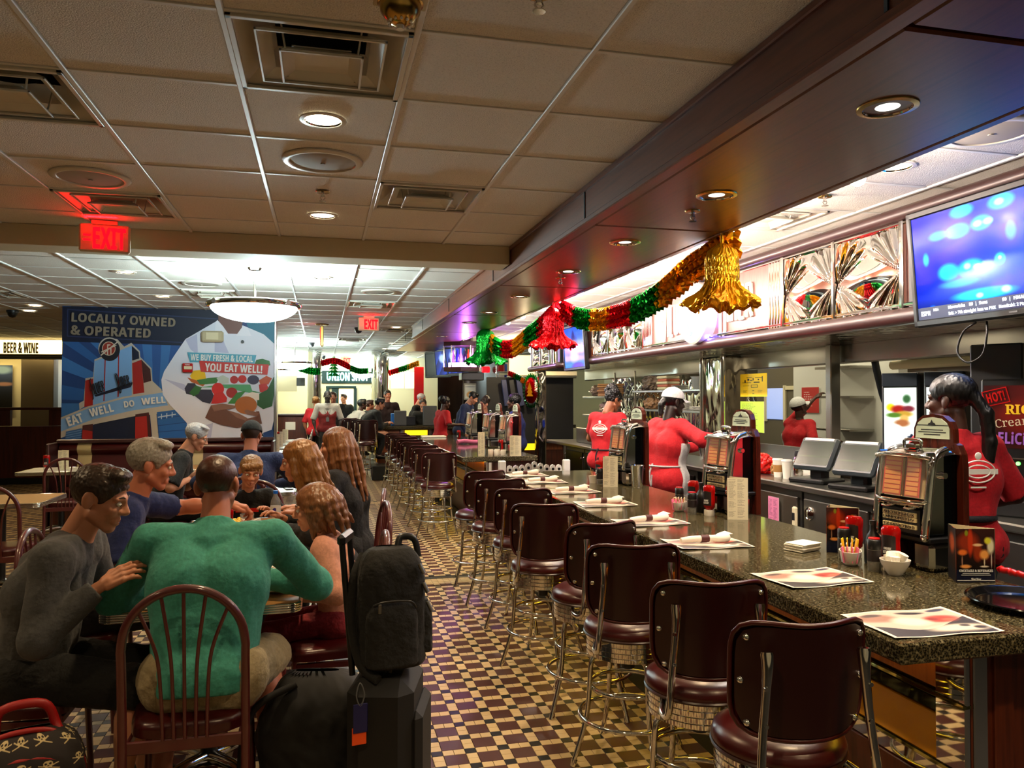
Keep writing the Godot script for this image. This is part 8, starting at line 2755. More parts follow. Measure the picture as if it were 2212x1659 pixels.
	for a in act:
		for z in 4:
			if a.z + z >= nz - 1: continue
			for y in 4:
				if a.y + y >= ny - 1: continue
				for x in 4:
					if a.x + x >= nx - 1: continue
					var w: int = a.x + x + (a.y + y) * sy + (a.z + z) * sz
					var n := 0
					for q in 8:
						if F[w + corner[q]] < 0.0: n += 1
					if n == 0 or n == 8: continue
					var c0 := F[w]
					var c1 := F[w + sx]
					var c2 := F[w + sy]
					var c3 := F[w + sx + sy]
					var c4 := F[w + sz]
					var c5 := F[w + sx + sz]
					var c6 := F[w + sy + sz]
					var c7 := F[w + sx + sy + sz]
					var s := Vector3.ZERO
					var m := 0
					if (c0 < 0) != (c1 < 0): s += Vector3(c0 / (c0 - c1), 0, 0); m += 1
					if (c2 < 0) != (c3 < 0): s += Vector3(c2 / (c2 - c3), 1, 0); m += 1
					if (c4 < 0) != (c5 < 0): s += Vector3(c4 / (c4 - c5), 0, 1); m += 1
					if (c6 < 0) != (c7 < 0): s += Vector3(c6 / (c6 - c7), 1, 1); m += 1
					if (c0 < 0) != (c2 < 0): s += Vector3(0, c0 / (c0 - c2), 0); m += 1
					if (c1 < 0) != (c3 < 0): s += Vector3(1, c1 / (c1 - c3), 0); m += 1
					if (c4 < 0) != (c6 < 0): s += Vector3(0, c4 / (c4 - c6), 1); m += 1
					if (c5 < 0) != (c7 < 0): s += Vector3(1, c5 / (c5 - c7), 1); m += 1
					if (c0 < 0) != (c4 < 0): s += Vector3(0, 0, c0 / (c0 - c4)); m += 1
					if (c1 < 0) != (c5 < 0): s += Vector3(1, 0, c1 / (c1 - c5)); m += 1
					if (c2 < 0) != (c6 < 0): s += Vector3(0, 1, c2 / (c2 - c6)); m += 1
					if (c3 < 0) != (c7 < 0): s += Vector3(1, 1, c3 / (c3 - c7)); m += 1
					var gr := Vector3(c1 + c3 + c5 + c7 - c0 - c2 - c4 - c6, c2 + c3 + c6 + c7 - c0 - c1 - c4 - c5, c4 + c5 + c6 + c7 - c0 - c1 - c2 - c3)
					ids[w] = out.vert(lo + (Vector3(a.x + x, a.y + y, a.z + z) + s / m) * cell, gr.normalized() if gr.length_squared() > 1e-12 else Vector3.UP)
					cells.append(w)
	for w in cells:
		for e in [[sx, sy, sz], [sy, sz, sx], [sz, sx, sy]]:
			var p: bool = F[w] < 0.0
			if p == (F[w + e[0]] < 0.0): continue
			var i0 := ids[w]
			var i1 := ids[w - e[1]]
			var i2 := ids[w - e[1] - e[2]]
			var i3 := ids[w - e[2]]
			if i1 < 0 or i2 < 0 or i3 < 0: continue
			if p: out.t.append_array(PackedInt32Array([i0, i2, i1, i0, i3, i2]))
			else: out.t.append_array(PackedInt32Array([i0, i1, i2, i0, i2, i3]))
	return out

var stash := {}

func head_mesh(kind: String, cell: float) -> MB:
	var key := "head_%s_%.4f" % [kind, cell]
	if stash.has(key): return stash[key]
	var f := 1.0 if kind == "man" else (0.8 if kind == "woman" else 0.55)
	var b := [["e", Vector3(0, 0.035, 0.012), Vector3(0.074, 0.082, 0.094)], ["e", Vector3(0, -0.028, -0.03), Vector3(0.058, 0.076, 0.06)]]
	for s in [-1.0, 1.0]:
		b.append([Vector3(0.046 * s, -0.058, -0.005), Vector3(0.012 * s, -0.1, -0.062), 0.02, 0.014 + 0.004 * f])
		b.append(["e", Vector3(0.036 * s, -0.026, -0.066), Vector3(0.024, 0.022, 0.02)])
		b.append([Vector3(0.044 * s, 0.018, -0.074), Vector3(0.014 * s, 0.02, -0.083), 0.009, 0.009 + 0.002 * f])
		b.append(["e", Vector3(0.0115 * s, -0.032, -0.097), Vector3(0.009, 0.008, 0.011)])
		b.append(["e", Vector3(0.077 * s, -0.008, 0.014), Vector3(0.011, 0.032, 0.02), Basis(Vector3.UP, 0.35 * s) * Basis(Vector3.RIGHT, 0.2)])
		b.append([Vector3(0.0, -0.064, -0.09), Vector3(0.018 * s, -0.066, -0.082), 0.006, 0.004])
		b.append([Vector3(0.0, -0.074, -0.088), Vector3(0.016 * s, -0.072, -0.082), 0.0065, 0.004])
	b.append([Vector3(0, 0.012, -0.086), Vector3(0, -0.026, -0.104 - 0.006 * f), 0.008, 0.0115])
	b.append(["e", Vector3(0, -0.1, -0.07), Vector3(0.02, 0.016, 0.016)])
	b.append([Vector3(0, -0.06, 0.02), Vector3(0, -0.17, 0.04), 0.05, 0.054 if kind == "man" else 0.046])
	for s in [-1.0, 1.0]: b.append(["e", Vector3(0.03 * s, 0.0, -0.096), Vector3(0.016, 0.009, 0.013), Basis.IDENTITY, 4])
	b.append([Vector3(-0.016, -0.069, -0.1), Vector3(0.016, -0.069, -0.1), 0.003, 0.003, 4])
	stash[key] = sdf(b, cell, 0.016)
	return stash[key]

func hand_mesh(curl: float, cell: float) -> MB:
	# right hand, fingers along -z, palm toward -y, thumb on the -x side
	var key := "hand_%.0f_%.4f" % [curl, cell]
	if stash.has(key): return stash[key]
	var b := [[Vector3(0, 0, 0.02), Vector3(0, 0.002, -0.03), 0.024, 0.022]]
	var ls := [[0.042, 0.026, 0.02], [0.046, 0.03, 0.021], [0.042, 0.028, 0.02], [0.033, 0.02, 0.017]]
	for i in 4:
		var x: float = -0.03 + 0.02 * i
		var kn := Vector3(x, 0.004 - 0.003 * absf(i - 1.5), -0.088 + 0.004 * absf(i - 1.0))
		b.append([Vector3(x * 0.6, 0.0, -0.02), kn, 0.016, 0.0115])
		var an := deg_to_rad(curl * (0.55 + 0.06 * i))
		var p := kn
		for j in 3:
			var d := Vector3(x * 0.9, -sin(an), -cos(an)).normalized()
			var q: Vector3 = p + d * ls[i][j]
			b.append([p, q, 0.0098 - 0.0012 * j, 0.0088 - 0.0012 * j])
			p = q
			an += deg_to_rad(curl * 0.75)
	b.append([Vector3(-0.016, -0.006, -0.012), Vector3(-0.044, -0.014, -0.048), 0.017, 0.0125])
	b.append([Vector3(-0.044, -0.014, -0.048), Vector3(-0.05 + curl * 0.0002, -0.02, -0.078), 0.0118, 0.0105])
	b.append([Vector3(-0.05 + curl * 0.0002, -0.02, -0.078), Vector3(-0.045 + curl * 0.0004, -0.024, -0.1), 0.0102, 0.0085])
	stash[key] = sdf(b, cell, 0.007)
	return stash[key]

# two-bone reach: the elbow or knee for a limb from a to c, bent toward the pole
func bend(a: Vector3, c: Vector3, l1: float, l2: float, pole: Vector3) -> Array:
	var d := c - a
	var L := clampf(d.length(), 0.05, (l1 + l2) * 0.995)
	var dir := d.normalized()
	var end := a + dir * L
	var x := (l1 * l1 - l2 * l2 + L * L) / (2.0 * L)
	var h := sqrt(maxf(l1 * l1 - x * x, 0.0))
	var side := (pole - dir * pole.dot(dir)).normalized()
	return [a + dir * x + side * h, end]

func hair_bones(style: String) -> Array:
	# [bones, cuts, amp, freq] in the head's own frame
	var shell := ["e", Vector3(0, 0.038, 0.014), Vector3(0.084, 0.09, 0.103)]
	var face := ["e", Vector3(0, -0.055, -0.085), Vector3(0.083, 0.108, 0.075), Basis.IDENTITY, 4]
	var ears := [["e", Vector3(0.08, -0.012, 0.008), Vector3(0.03, 0.034, 0.03), Basis.IDENTITY, 4], ["e", Vector3(-0.08, -0.012, 0.008), Vector3(0.03, 0.034, 0.03), Basis.IDENTITY, 4]]
	var low := [[Vector3(0, -0.05, 0.08), Vector3(0, -0.95, -0.32)]]
	if style == "short": return [[shell, ["e", Vector3(0.01, 0.1, -0.045), Vector3(0.055, 0.03, 0.045)], face] + ears, low, 0.004, 70.0]
	if style == "grey": return [[["e", Vector3(0, 0.04, 0.016), Vector3(0.085, 0.09, 0.104)], ["e", Vector3(0.02, 0.105, -0.03), Vector3(0.055, 0.026, 0.05)], face] + ears, low, 0.004, 55.0]
	if style == "buzz": return [[["e", Vector3(0, 0.036, 0.014), Vector3(0.079, 0.087, 0.099)], ["e", Vector3(0, -0.03, -0.085), Vector3(0.09, 0.11, 0.07), Basis.IDENTITY, 4]] + ears, low, 0.0015, 90.0]
	if style == "boy":
		return [[shell, [Vector3(-0.05, 0.075, -0.07), Vector3(0.055, 0.06, -0.075), 0.024, 0.022], ["e", Vector3(0, -0.075, -0.085), Vector3(0.083, 0.108, 0.075), Basis.IDENTITY, 4]] + ears, low, 0.005, 50.0]
	if style == "afro": return [[["e", Vector3(0, 0.05, 0.025), Vector3(0.1, 0.1, 0.115)], face], low, 0.012, 60.0]
	if style == "bun":
		return [[shell, ["e", Vector3(0, 0.115, 0.06), Vector3(0.07, 0.06, 0.066)], ["e", Vector3(0.05, 0.08, 0.05), Vector3(0.05, 0.05, 0.055)], ["e", Vector3(-0.045, 0.09, 0.06), Vector3(0.05, 0.05, 0.055)], face] + ears, low, 0.013, 55.0]
	if style == "updo": return [[shell, ["e", Vector3(0, 0.06, 0.09), Vector3(0.075, 0.07, 0.06)], face] + ears, low, 0.01, 45.0]
	if style == "tail":
		var b := [["e", Vector3(0, 0.05, 0.02), Vector3(0.09, 0.09, 0.11)], face] + ears
		var p := Vector3(0.0, 0.02, 0.11)
		for q in [Vector3(0.02, -0.06, 0.16), Vector3(0.03, -0.2, 0.17), Vector3(0.03, -0.36, 0.15), Vector3(0.02, -0.5, 0.13)]:
			b.append([p, q, 0.034, 0.03])
			p = q
		return [b, [], 0.003, 60.0]
	if style == "tail_short": return [[["e", Vector3(0, 0.036, 0.014), Vector3(0.082, 0.088, 0.101)], [Vector3(0.0, 0.0, 0.1), Vector3(0, -0.04, 0.125), 0.03, 0.026], [Vector3(0, -0.04, 0.125), Vector3(0, -0.12, 0.12), 0.026, 0.02], face] + ears, [], 0.003, 60.0]
	# long hair: a shell and many falling locks
	var b := [["e", Vector3(0, 0.038, 0.016), Vector3(0.088, 0.093, 0.106)], ["e", Vector3(0.012, -0.06, -0.09), Vector3(0.068, 0.12, 0.075), Basis.IDENTITY, 4]]
	var ln := 0.42 if style == "long" else (0.3 if style == "wavy" else 0.16)
	var r := RandomNumberGenerator.new()
	r.seed = 4 if style == "long" else 9
	for k in 15:
		var an := PI * (-0.42 + 1.84 * k / 14.0)   # round the back from temple to temple
		var d := Vector3(cos(an), 0, sin(an) if sin(an) > 0 else sin(an) * 0.55)
		var p := Vector3(d.x * 0.07, 0.06, d.z * 0.085 + 0.014)
		var w := 0.0
		for j in 5:
			var t := (j + 1) / 5.0
			w += r.randf_range(-0.012, 0.012) * (2.0 if style == "wavy" else 1.0)
			var q := Vector3(d.x * (0.085 + 0.02 * sin(t * 3.0)) + w, 0.06 - (ln + 0.06 * r.randf()) * t, d.z * (0.098 + 0.03 * t) + 0.018 + w * 0.5 + 0.02 * t)
			b.append([p, q, 0.027 - 0.003 * j, 0.025 - 0.004 * j])
			p = q
	return [b, [], 0.003, 60.0]

func hair_mesh(style: String, cell: float) -> MB:
	var key := "hair_%s_%.4f" % [style, cell]
	if not stash.has(key):
		var h := hair_bones(style)
		stash[key] = sdf(h[0], cell, 0.012, h[1], h[2], h[3], Vector3(1, 0.25, 1) if style in ["long", "wavy", "child", "tail"] else Vector3(1, 0.7, 1))
	return stash[key]

func person(label: String, P: Dictionary) -> Node3D:
	var H: float = P.get("H", 1.72)
	var s = H / 1.72
	var res: float = P.get("res", 1.0)
	var yaw: float = deg_to_rad(P.yaw)
	var org = Vector3(P.at.x, 0, P.at.y)
	var t = thing("person", label, "person", org)
	var B = Basis(UP, yaw)
	var R = B * Vector3.RIGHT
	var Fw = B * Vector3.FORWARD
	var fem: bool = P.get("fem", false)
	var child: bool = P.get("child", false)
	var sit: float = P.get("sit", 0.0)
	var lean = deg_to_rad(P.get("lean", 6.0))
	var side = deg_to_rad(P.get("side", 0.0))
	var pel = UP * (sit + 0.088 * s if sit > 0.0 else 0.53 * H)
	var d1 = (UP * cos(lean) + Fw * sin(lean)).rotated(Fw, side)
	var l2 = lean + deg_to_rad(P.get("slouch", 8.0))
	var d2 = (UP * cos(l2) + Fw * sin(l2)).rotated(Fw, side)
	var tw = Basis(d1, deg_to_rad(P.get("twist", 0.0)))
	var Rs = tw * R
	var Fs = tw * Fw
	var waist = pel + d1 * 0.085 * H
	var chest = waist + d1 * 0.1 * H
	var shc = chest + d2 * 0.1 * H
	var nk = shc + d2 * 0.022 * H
	var hd = P.get("head", Vector3.ZERO) as Vector3
	var HB = tw * B * Basis.from_euler(Vector3(deg_to_rad(hd.y), deg_to_rad(hd.x), deg_to_rad(hd.z)), EULER_ORDER_YXZ)
	var hs: float = (0.92 + 0.08 * s) * (0.97 if fem else 1.0) if not child else 0.93
	hs *= P.get("hscale", 1.0)
	var hc = nk + d2 * 0.03 * H + (HB * Vector3(0, 0.135, -0.02)) * hs
	var sw = (0.098 if fem else 0.112) * H * P.get("broad", 1.0)
	var hw = 0.052 * H
	var ua = 0.172 * H
	var fa = 0.15 * H
	var th = 0.245 * H
	var sh = 0.245 * H
	var G: float = P.get("girth", 1.0)
	# arms
	var S = [shc - Rs * sw, shc + Rs * sw]
	var E = []
	var W = []
	for i in 2:
		var sg = -1.0 if i == 0 else 1.0
		var tgt: Vector3 = S[i] + Vector3(0, -0.3 * H, 0) + Fs * 0.06 + Rs * sg * 0.05
		var wk = "wl" if i == 0 else "wr"
		if P.has(wk): tgt = P[wk] - org
		var pole: Vector3 = P.get("pl" if i == 0 else "pr", -UP * 0.7 - Fs * 0.35 + Rs * sg * 0.6)
		var eb = bend(S[i], tgt, ua, fa, pole)
		E.append(eb[0]); W.append(eb[1])
	# legs
	var Hp = [pel - R * hw, pel + R * hw]
	var K = []
	var An = []
	for i in 2:
		var sg = -1.0 if i == 0 else 1.0
		var tgt: Vector3
		if sit > 0.0: tgt = Hp[i] + Fw * (0.26 * H + P.get("knee", 0.0)) + R * sg * 0.05 - UP * (pel.y - 0.085 * s)
		else: tgt = Hp[i] + R * sg * 0.02 - UP * (pel.y - 0.05 * H) + Fw * (0.05 * sg if P.get("stride", false) else 0.0)
		var ak = "al" if i == 0 else "ar"
		if P.has(ak): tgt = P[ak] - org
		var kb = bend(Hp[i], tgt, th, sh, (UP * 0.9 + Fw * 0.6) if sit > 0.0 else Fw)
		K.append(kb[0]); An.append(kb[1])
	var f = s * (1.0 if not child else 0.92)
	var torso = func(g: float, gw := 1.0) -> Array:
		var q = 1.0 * f * G
		return [[Hp[0], Hp[1], (0.112 if fem else 0.104) * q + g, (0.112 if fem else 0.104) * q + g],
			[pel - R * 0.05 * s, waist - Rs * 0.045 * s, 0.1 * q + g, (0.088 if fem else 0.1) * q + g], [pel + R * 0.05 * s, waist + Rs * 0.045 * s, 0.1 * q + g, (0.088 if fem else 0.1) * q + g],
			[waist - Rs * 0.045 * s, chest - Rs * 0.075 * s, (0.088 if fem else 0.1) * q + g, 0.104 * q + g], [waist + Rs * 0.045 * s, chest + Rs * 0.075 * s, (0.088 if fem else 0.1) * q + g, 0.104 * q + g],
			[chest - Rs * 0.075 * s, shc - Rs * sw * 0.6 - d2 * 0.03, 0.104 * q + g, 0.075 * f + g], [chest + Rs * 0.075 * s, shc + Rs * sw * 0.6 - d2 * 0.03, 0.104 * q + g, 0.075 * f + g],
			[S[0] - d2 * 0.012, S[1] - d2 * 0.012, 0.056 * f + g, 0.056 * f + g], [shc - d2 * 0.02, nk, 0.075 * f + g, 0.05 * f + g * 0.6]]
	var neck_top = nk + (hc - nk) * 0.62
	var skin = torso.call(-0.006)
	skin.append([nk - d2 * 0.02, neck_top, (0.05 if fem or child else 0.058) * f, (0.044 if fem or child else 0.052) * f])
	for i in 2:
		skin.append([S[i], E[i], 0.046 * f, 0.036 * f])
		skin.append([E[i], E[i].lerp(W[i], 0.35), 0.036 * f, 0.037 * f])
		skin.append([E[i].lerp(W[i], 0.3), W[i], 0.036 * f, 0.024 * f])
		skin.append([Hp[i], K[i], 0.082 * f, 0.054 * f])
		skin.append([K[i], An[i], 0.05 * f, 0.034 * f])
		var cal: Vector3 = K[i].lerp(An[i], 0.28) - Fw * 0.012
		skin.append([cal, K[i].lerp(An[i], 0.5), 0.05 * f, 0.044 * f])
		skin.append([An[i] - UP * 0.01, An[i] + Fw * 0.1 * s - UP * (0.045 * s), 0.034 * f, 0.028 * f])
	var body = sdf(skin, 0.013 * res, 0.035)
	var sm: StandardMaterial3D = P.skin
	var hk = "child" if child else ("woman" if fem else "man")
	body.add(head_mesh(hk, 0.0042 * maxf(res * 0.9, 1.0)), Transform3D(HB * Basis.from_scale(Vector3(hs, hs * (0.93 if child else 1.0), hs)), hc))
	for i in 2:
		var d: Vector3 = (W[i] - E[i]).normalized()
		var hk2 = "hl" if i == 0 else "hr"
		if P.has(hk2): d = (P[hk2] as Vector3).normalized()
		var pm: Vector3 = P.get("palm_l" if i == 0 else "palm_r", -UP if P.has("wl" if i == 0 else "wr") else -Rs * (-1.0 if i == 0 else 1.0))
		var y = (-pm - d * (-pm).dot(d)).normalized()
		var x = y.cross(-d).normalized()
		var hb = Basis(x, y, -d)
		var sc = f * (0.95 if fem else 1.0) * 0.98
		if i == 0: hb = hb * Basis.from_scale(Vector3(-1, 1, 1))
		body.add(hand_mesh(P.get("curl", 32.0), 0.0036 * maxf(res * 0.9, 1.0)), Transform3D(hb * Basis.from_scale(Vector3.ONE * sc), W[i] + d * 0.012))
	put("body", body, sm, t)
	# clothes
	var bulk: float = P.get("bulk", 0.012)
	if P.has("bottom"):
		var bl = [[Hp[0], Hp[1], (0.112 if fem else 0.104) * f * G + 0.008, (0.112 if fem else 0.104) * f * G + 0.008], [pel, waist, 0.1 * f * G + 0.006, 0.09 * f * G + 0.006]]
		var len: float = P.get("leg", 1.0)
		for i in 2:
			var short = len < 0.75
			bl.append([Hp[i], K[i].lerp(Hp[i], 0.12) if len < 0.5 else K[i], 0.092 * f * G + 0.008, (0.078 if short else 0.064) * f + 0.008, 1 if len < 0.5 else 0])
			if len >= 0.5: bl.append([K[i], K[i].lerp(An[i], clampf((len - 0.5) * 2.0, 0.05, 1.0)), (0.074 if short else 0.06) * f + 0.006, (0.075 if short else 0.048) * f + 0.006, 1])
		put("trousers" if len > 0.75 else "shorts", sdf(bl, 0.014 * res, 0.03, [[waist + d1 * 0.01, d1]], 0.006, 16.0), P.bottom, t)
	if P.has("top"):
		var tb: Array = torso.call(bulk)
		var sl: float = P.get("sleeve", 1.0)
		for i in 2:
			if sl <= 0.0: continue
			if sl < 0.95:
				tb.append([S[i], S[i].lerp(E[i], clampf(sl * 2.0, 0.1, 1.0)), 0.056 * f + bulk, 0.05 * f + bulk + 0.006, 1])
			else:
				tb.append([S[i], E[i], 0.056 * f + bulk, 0.044 * f + bulk])
				tb.append([E[i], W[i].lerp(E[i], 0.04 if not P.has("cuff") else P.cuff), 0.044 * f + bulk, 0.03 * f + bulk * 0.8, 1])
		var hem: float = P.get("hem", 0.09)
		var cuts = [[pel - d1 * hem * s, -d1]]
		if sit > 0.0 and P.get("split", true): tb = tb.slice(1)
		if sit > 0.0: tb.append([pel - Fw * 0.02 - R * 0.03, pel - Fw * 0.02 + R * 0.03, 0.112 * f * G + bulk, 0.112 * f * G + bulk])
		if P.get("collar", false):
			tb.append([nk - d2 * 0.01, nk + d2 * 0.035 + Fs * 0.0, 0.062 * f + bulk * 0.5, 0.06 * f + bulk * 0.4, 1])
		if P.get("hood", false):
			for q in [[-0.11, -0.01], [-0.06, 0.05], [0.0, 0.07], [0.06, 0.05], [0.11, -0.01]]:
				tb.append([nk + Rs * q[0] * s - Fs * q[1] * s + d2 * 0.01, nk + Rs * q[0] * 0.6 * s - Fs * (q[1] + 0.06) * s - d2 * 0.09 * s, 0.04 * f, 0.036 * f])
		var nm = "jacket" if P.get("hood", false) else ("sweater" if sl >= 0.95 else "shirt")
		put(P.get("top_name", nm), sdf(tb, 0.0115 * res, 0.03, cuts, P.get("wrinkle", 0.005), 15.0, Vector3(1, 0.6, 1)), P.top, t)
	if P.has("vest"):
		var vb: Array = torso.call(bulk + 0.012)
		vb.remove_at(7)
		put("vest", sdf(vb, 0.013 * res, 0.03, [[pel - d1 * 0.1 * s, -d1], [shc + d2 * 0.02, (d2 * 0.8 + Fs * 1.6).normalized()]], 0.004, 14.0), P.vest, t)
	if P.has("apron"):
		var ab: Array = torso.call(bulk + 0.016)
		ab = ab.slice(0, 7)
		for i in 2: ab.append([Hp[i] + Fw * 0.03, K[i] + Fw * 0.02 - UP * 0.02, 0.1 * f + 0.014, 0.085 * f + 0.014, 1])
		var cut = [[pel - Fw * P.get("apron_wrap", 0.0), -Fw], [chest + d1 * (0.02 if not P.get("half_apron", false) else -0.12 * s), d1]]
		put("apron", sdf(ab, 0.014 * res, 0.04, cut, 0.005, 12.0), P.apron, t)
		var st = mb()
		var ring = []
		for k in 20: ring.append(waist - d1 * 0.02 + R * cos(TAU * k / 20) * (0.15 * f * G + bulk) + Fw * sin(TAU * k / 20) * (0.118 * f * G + bulk))
		st.tube(ring, 0.009, 6, true)
		st.tube(spl([waist - Fw * (0.13 * f + bulk), waist - Fw * (0.15 * f + bulk) - UP * 0.09 - R * 0.02, waist - Fw * (0.14 * f + bulk) - UP * 0.2 - R * 0.01, waist - Fw * (0.15 * f + bulk) - UP * 0.1 + R * 0.01], 5), 0.008, 6)
		put("apron_string", st, P.apron, t)
	if P.has("shoes"):
		for i in 2:
			var sb = [[An[i] - UP * 0.02 - Fw * 0.02, An[i] - UP * 0.035 * s + Fw * 0.04, 0.044 * f, 0.042 * f], [An[i] - UP * 0.035 * s, An[i] + Fw * 0.12 * s - UP * 0.048 * s, 0.04 * f, 0.036 * f]]
			var fl: float = An[i].y - 0.085 * s
			put("shoe", sdf(sb, 0.011 * res, 0.02, [[An[i] - UP * (0.082 * s), -UP]]), P.shoes, t)
	# hair and hats
	var hx = Transform3D(HB * Basis.from_scale(Vector3(hs, hs * (0.95 if child else 1.0), hs)), hc)
	if P.has("hair"):
		var hm = MB.new()
		hm.add(hair_mesh(P.style, 0.0055 * maxf(res * 0.9, 1.0)), hx)
		put("hair", hm, P.hair, t)
	if P.has("cap"):
		var cm = MB.new()
		cm.surf(func(a, c):
			var an: float = TAU * a
			var q: float = clampf(c, 0.004, 1.0)
			return hx * Vector3(cos(an) * 0.09 * sin(q * PI / 2), 0.035 + 0.1 * cos(q * PI / 2), 0.012 + sin(an) * 0.11 * sin(q * PI / 2)), 32, 12, true)
		cm.surf(func(a, c):
			var an: float = PI * (1.15 + 0.7 * a)
			return hx * Vector3(cos(an) * (0.086 + 0.012 * c), 0.036 - 0.012 * c - 0.02 * c * pow(a * 2 - 1, 2), 0.012 + sin(an) * (0.108 + 0.075 * c)), 16, 6)
		cm.ell(hx * Vector3(0, 0.135, 0.012), Vector3(0.008, 0.005, 0.008), 8, 5)
		put("cap", cm, P.cap, t)
	if P.get("face", true):
		for q in [-1.0, 1.0]:
			var ey = MB.new()
			ey.ell(Vector3(0.03 * q, 0.0005, -0.0825), Vector3(0.0115, 0.0085, 0.0095), 12, 8, hx)
			var eo = put("eye", ey, M.eye_white, t)
			var ir = MB.new()
			ir.ell(Vector3(0.03 * q, -0.001, -0.0885), Vector3(0.0052, 0.0052, 0.0045), 10, 6, hx)
			put("iris", ir, M.iris_dark, eo)
			var bw = MB.new()
			bw.tube([hx * Vector3(0.013 * q, 0.024, -0.0925), hx * Vector3(0.03 * q, 0.03, -0.089), hx * Vector3(0.046 * q, 0.024, -0.078)], [0.0028, 0.0036, 0.002], 6)
			put("eyebrow", bw, P.get("brow", P.get("hair", M.brow_dark)), t)
		var lp = MB.new()
		lp.tube([hx * Vector3(-0.018, -0.0675, -0.0845), hx * Vector3(0, -0.0655, -0.0945), hx * Vector3(0.018, -0.0675, -0.0845)], [0.002, 0.0042, 0.002], 7)
		lp.tube([hx * Vector3(-0.016, -0.0715, -0.0845), hx * Vector3(0, -0.0745, -0.0935), hx * Vector3(0.016, -0.0715, -0.0845)], [0.002, 0.005, 0.002], 7)
		put("lips", lp, P.get("lips", M.lip_pink), t)
	if P.get("glasses", false):
		var gl = MB.new()
		for q in [-1.0, 1.0]:
			var ring = []
			for k in 16: ring.append(hx * Vector3(0.031 * q + cos(TAU * k / 16) * 0.021, -0.001 + sin(TAU * k / 16) * 0.015, -0.103 + 0.006 * absf(cos(TAU * k / 16))))
			gl.tube(ring, 0.0018, 5, true)
			gl.tube([hx * Vector3(0.052 * q, 0.003, -0.098), hx * Vector3(0.079 * q, 0.004, 0.0)], 0.0016, 5)
		gl.tube([hx * Vector3(-0.01, 0.003, -0.104), hx * Vector3(0.01, 0.003, -0.104)], 0.0016, 5)
		put("glasses", gl, M.black, t)
	t.set_meta("_rig", {"hx": hx, "chest": chest, "waist": waist, "pel": pel, "shc": shc, "nk": nk, "W": W, "E": E, "R": Rs, "F": Fs, "d2": d2, "d1": d1, "f": f, "K": K, "An": An})
	return t

# ---------------------------------------------------------------- the guests and the staff
func skin_mat(key: String, c: Color) -> StandardMaterial3D:
	var m = mat(key, c, 0.5)
	m.rim_enabled = true
	m.rim = 0.15
	return m

func hair_mat(key: String, a: Color, b: Color, sc := Vector3(20, 2.5, 20)) -> StandardMaterial3D:
	var m = mat(key, Color(1, 1, 1), 0.42)
	tri_map(m, ntex(0.03, [a, b, a.lerp(b, 0.4), b.lerp(Color.WHITE, 0.06)], 256, 4, false, 61 + M.size()), sc)
	return m

func print_on(t: Node3D, called: String, shape: MB, m: Material, at: Vector3, nrm: Vector3):
	# lay a flat print on cloth at a point, facing along the normal
	var z = nrm.normalized()
	var x = UP.cross(z).normalized()
	var b = MB.new()
	b.add(shape, Transform3D(Basis(x, z.cross(x), z), at))
	put(called, b, m, t)

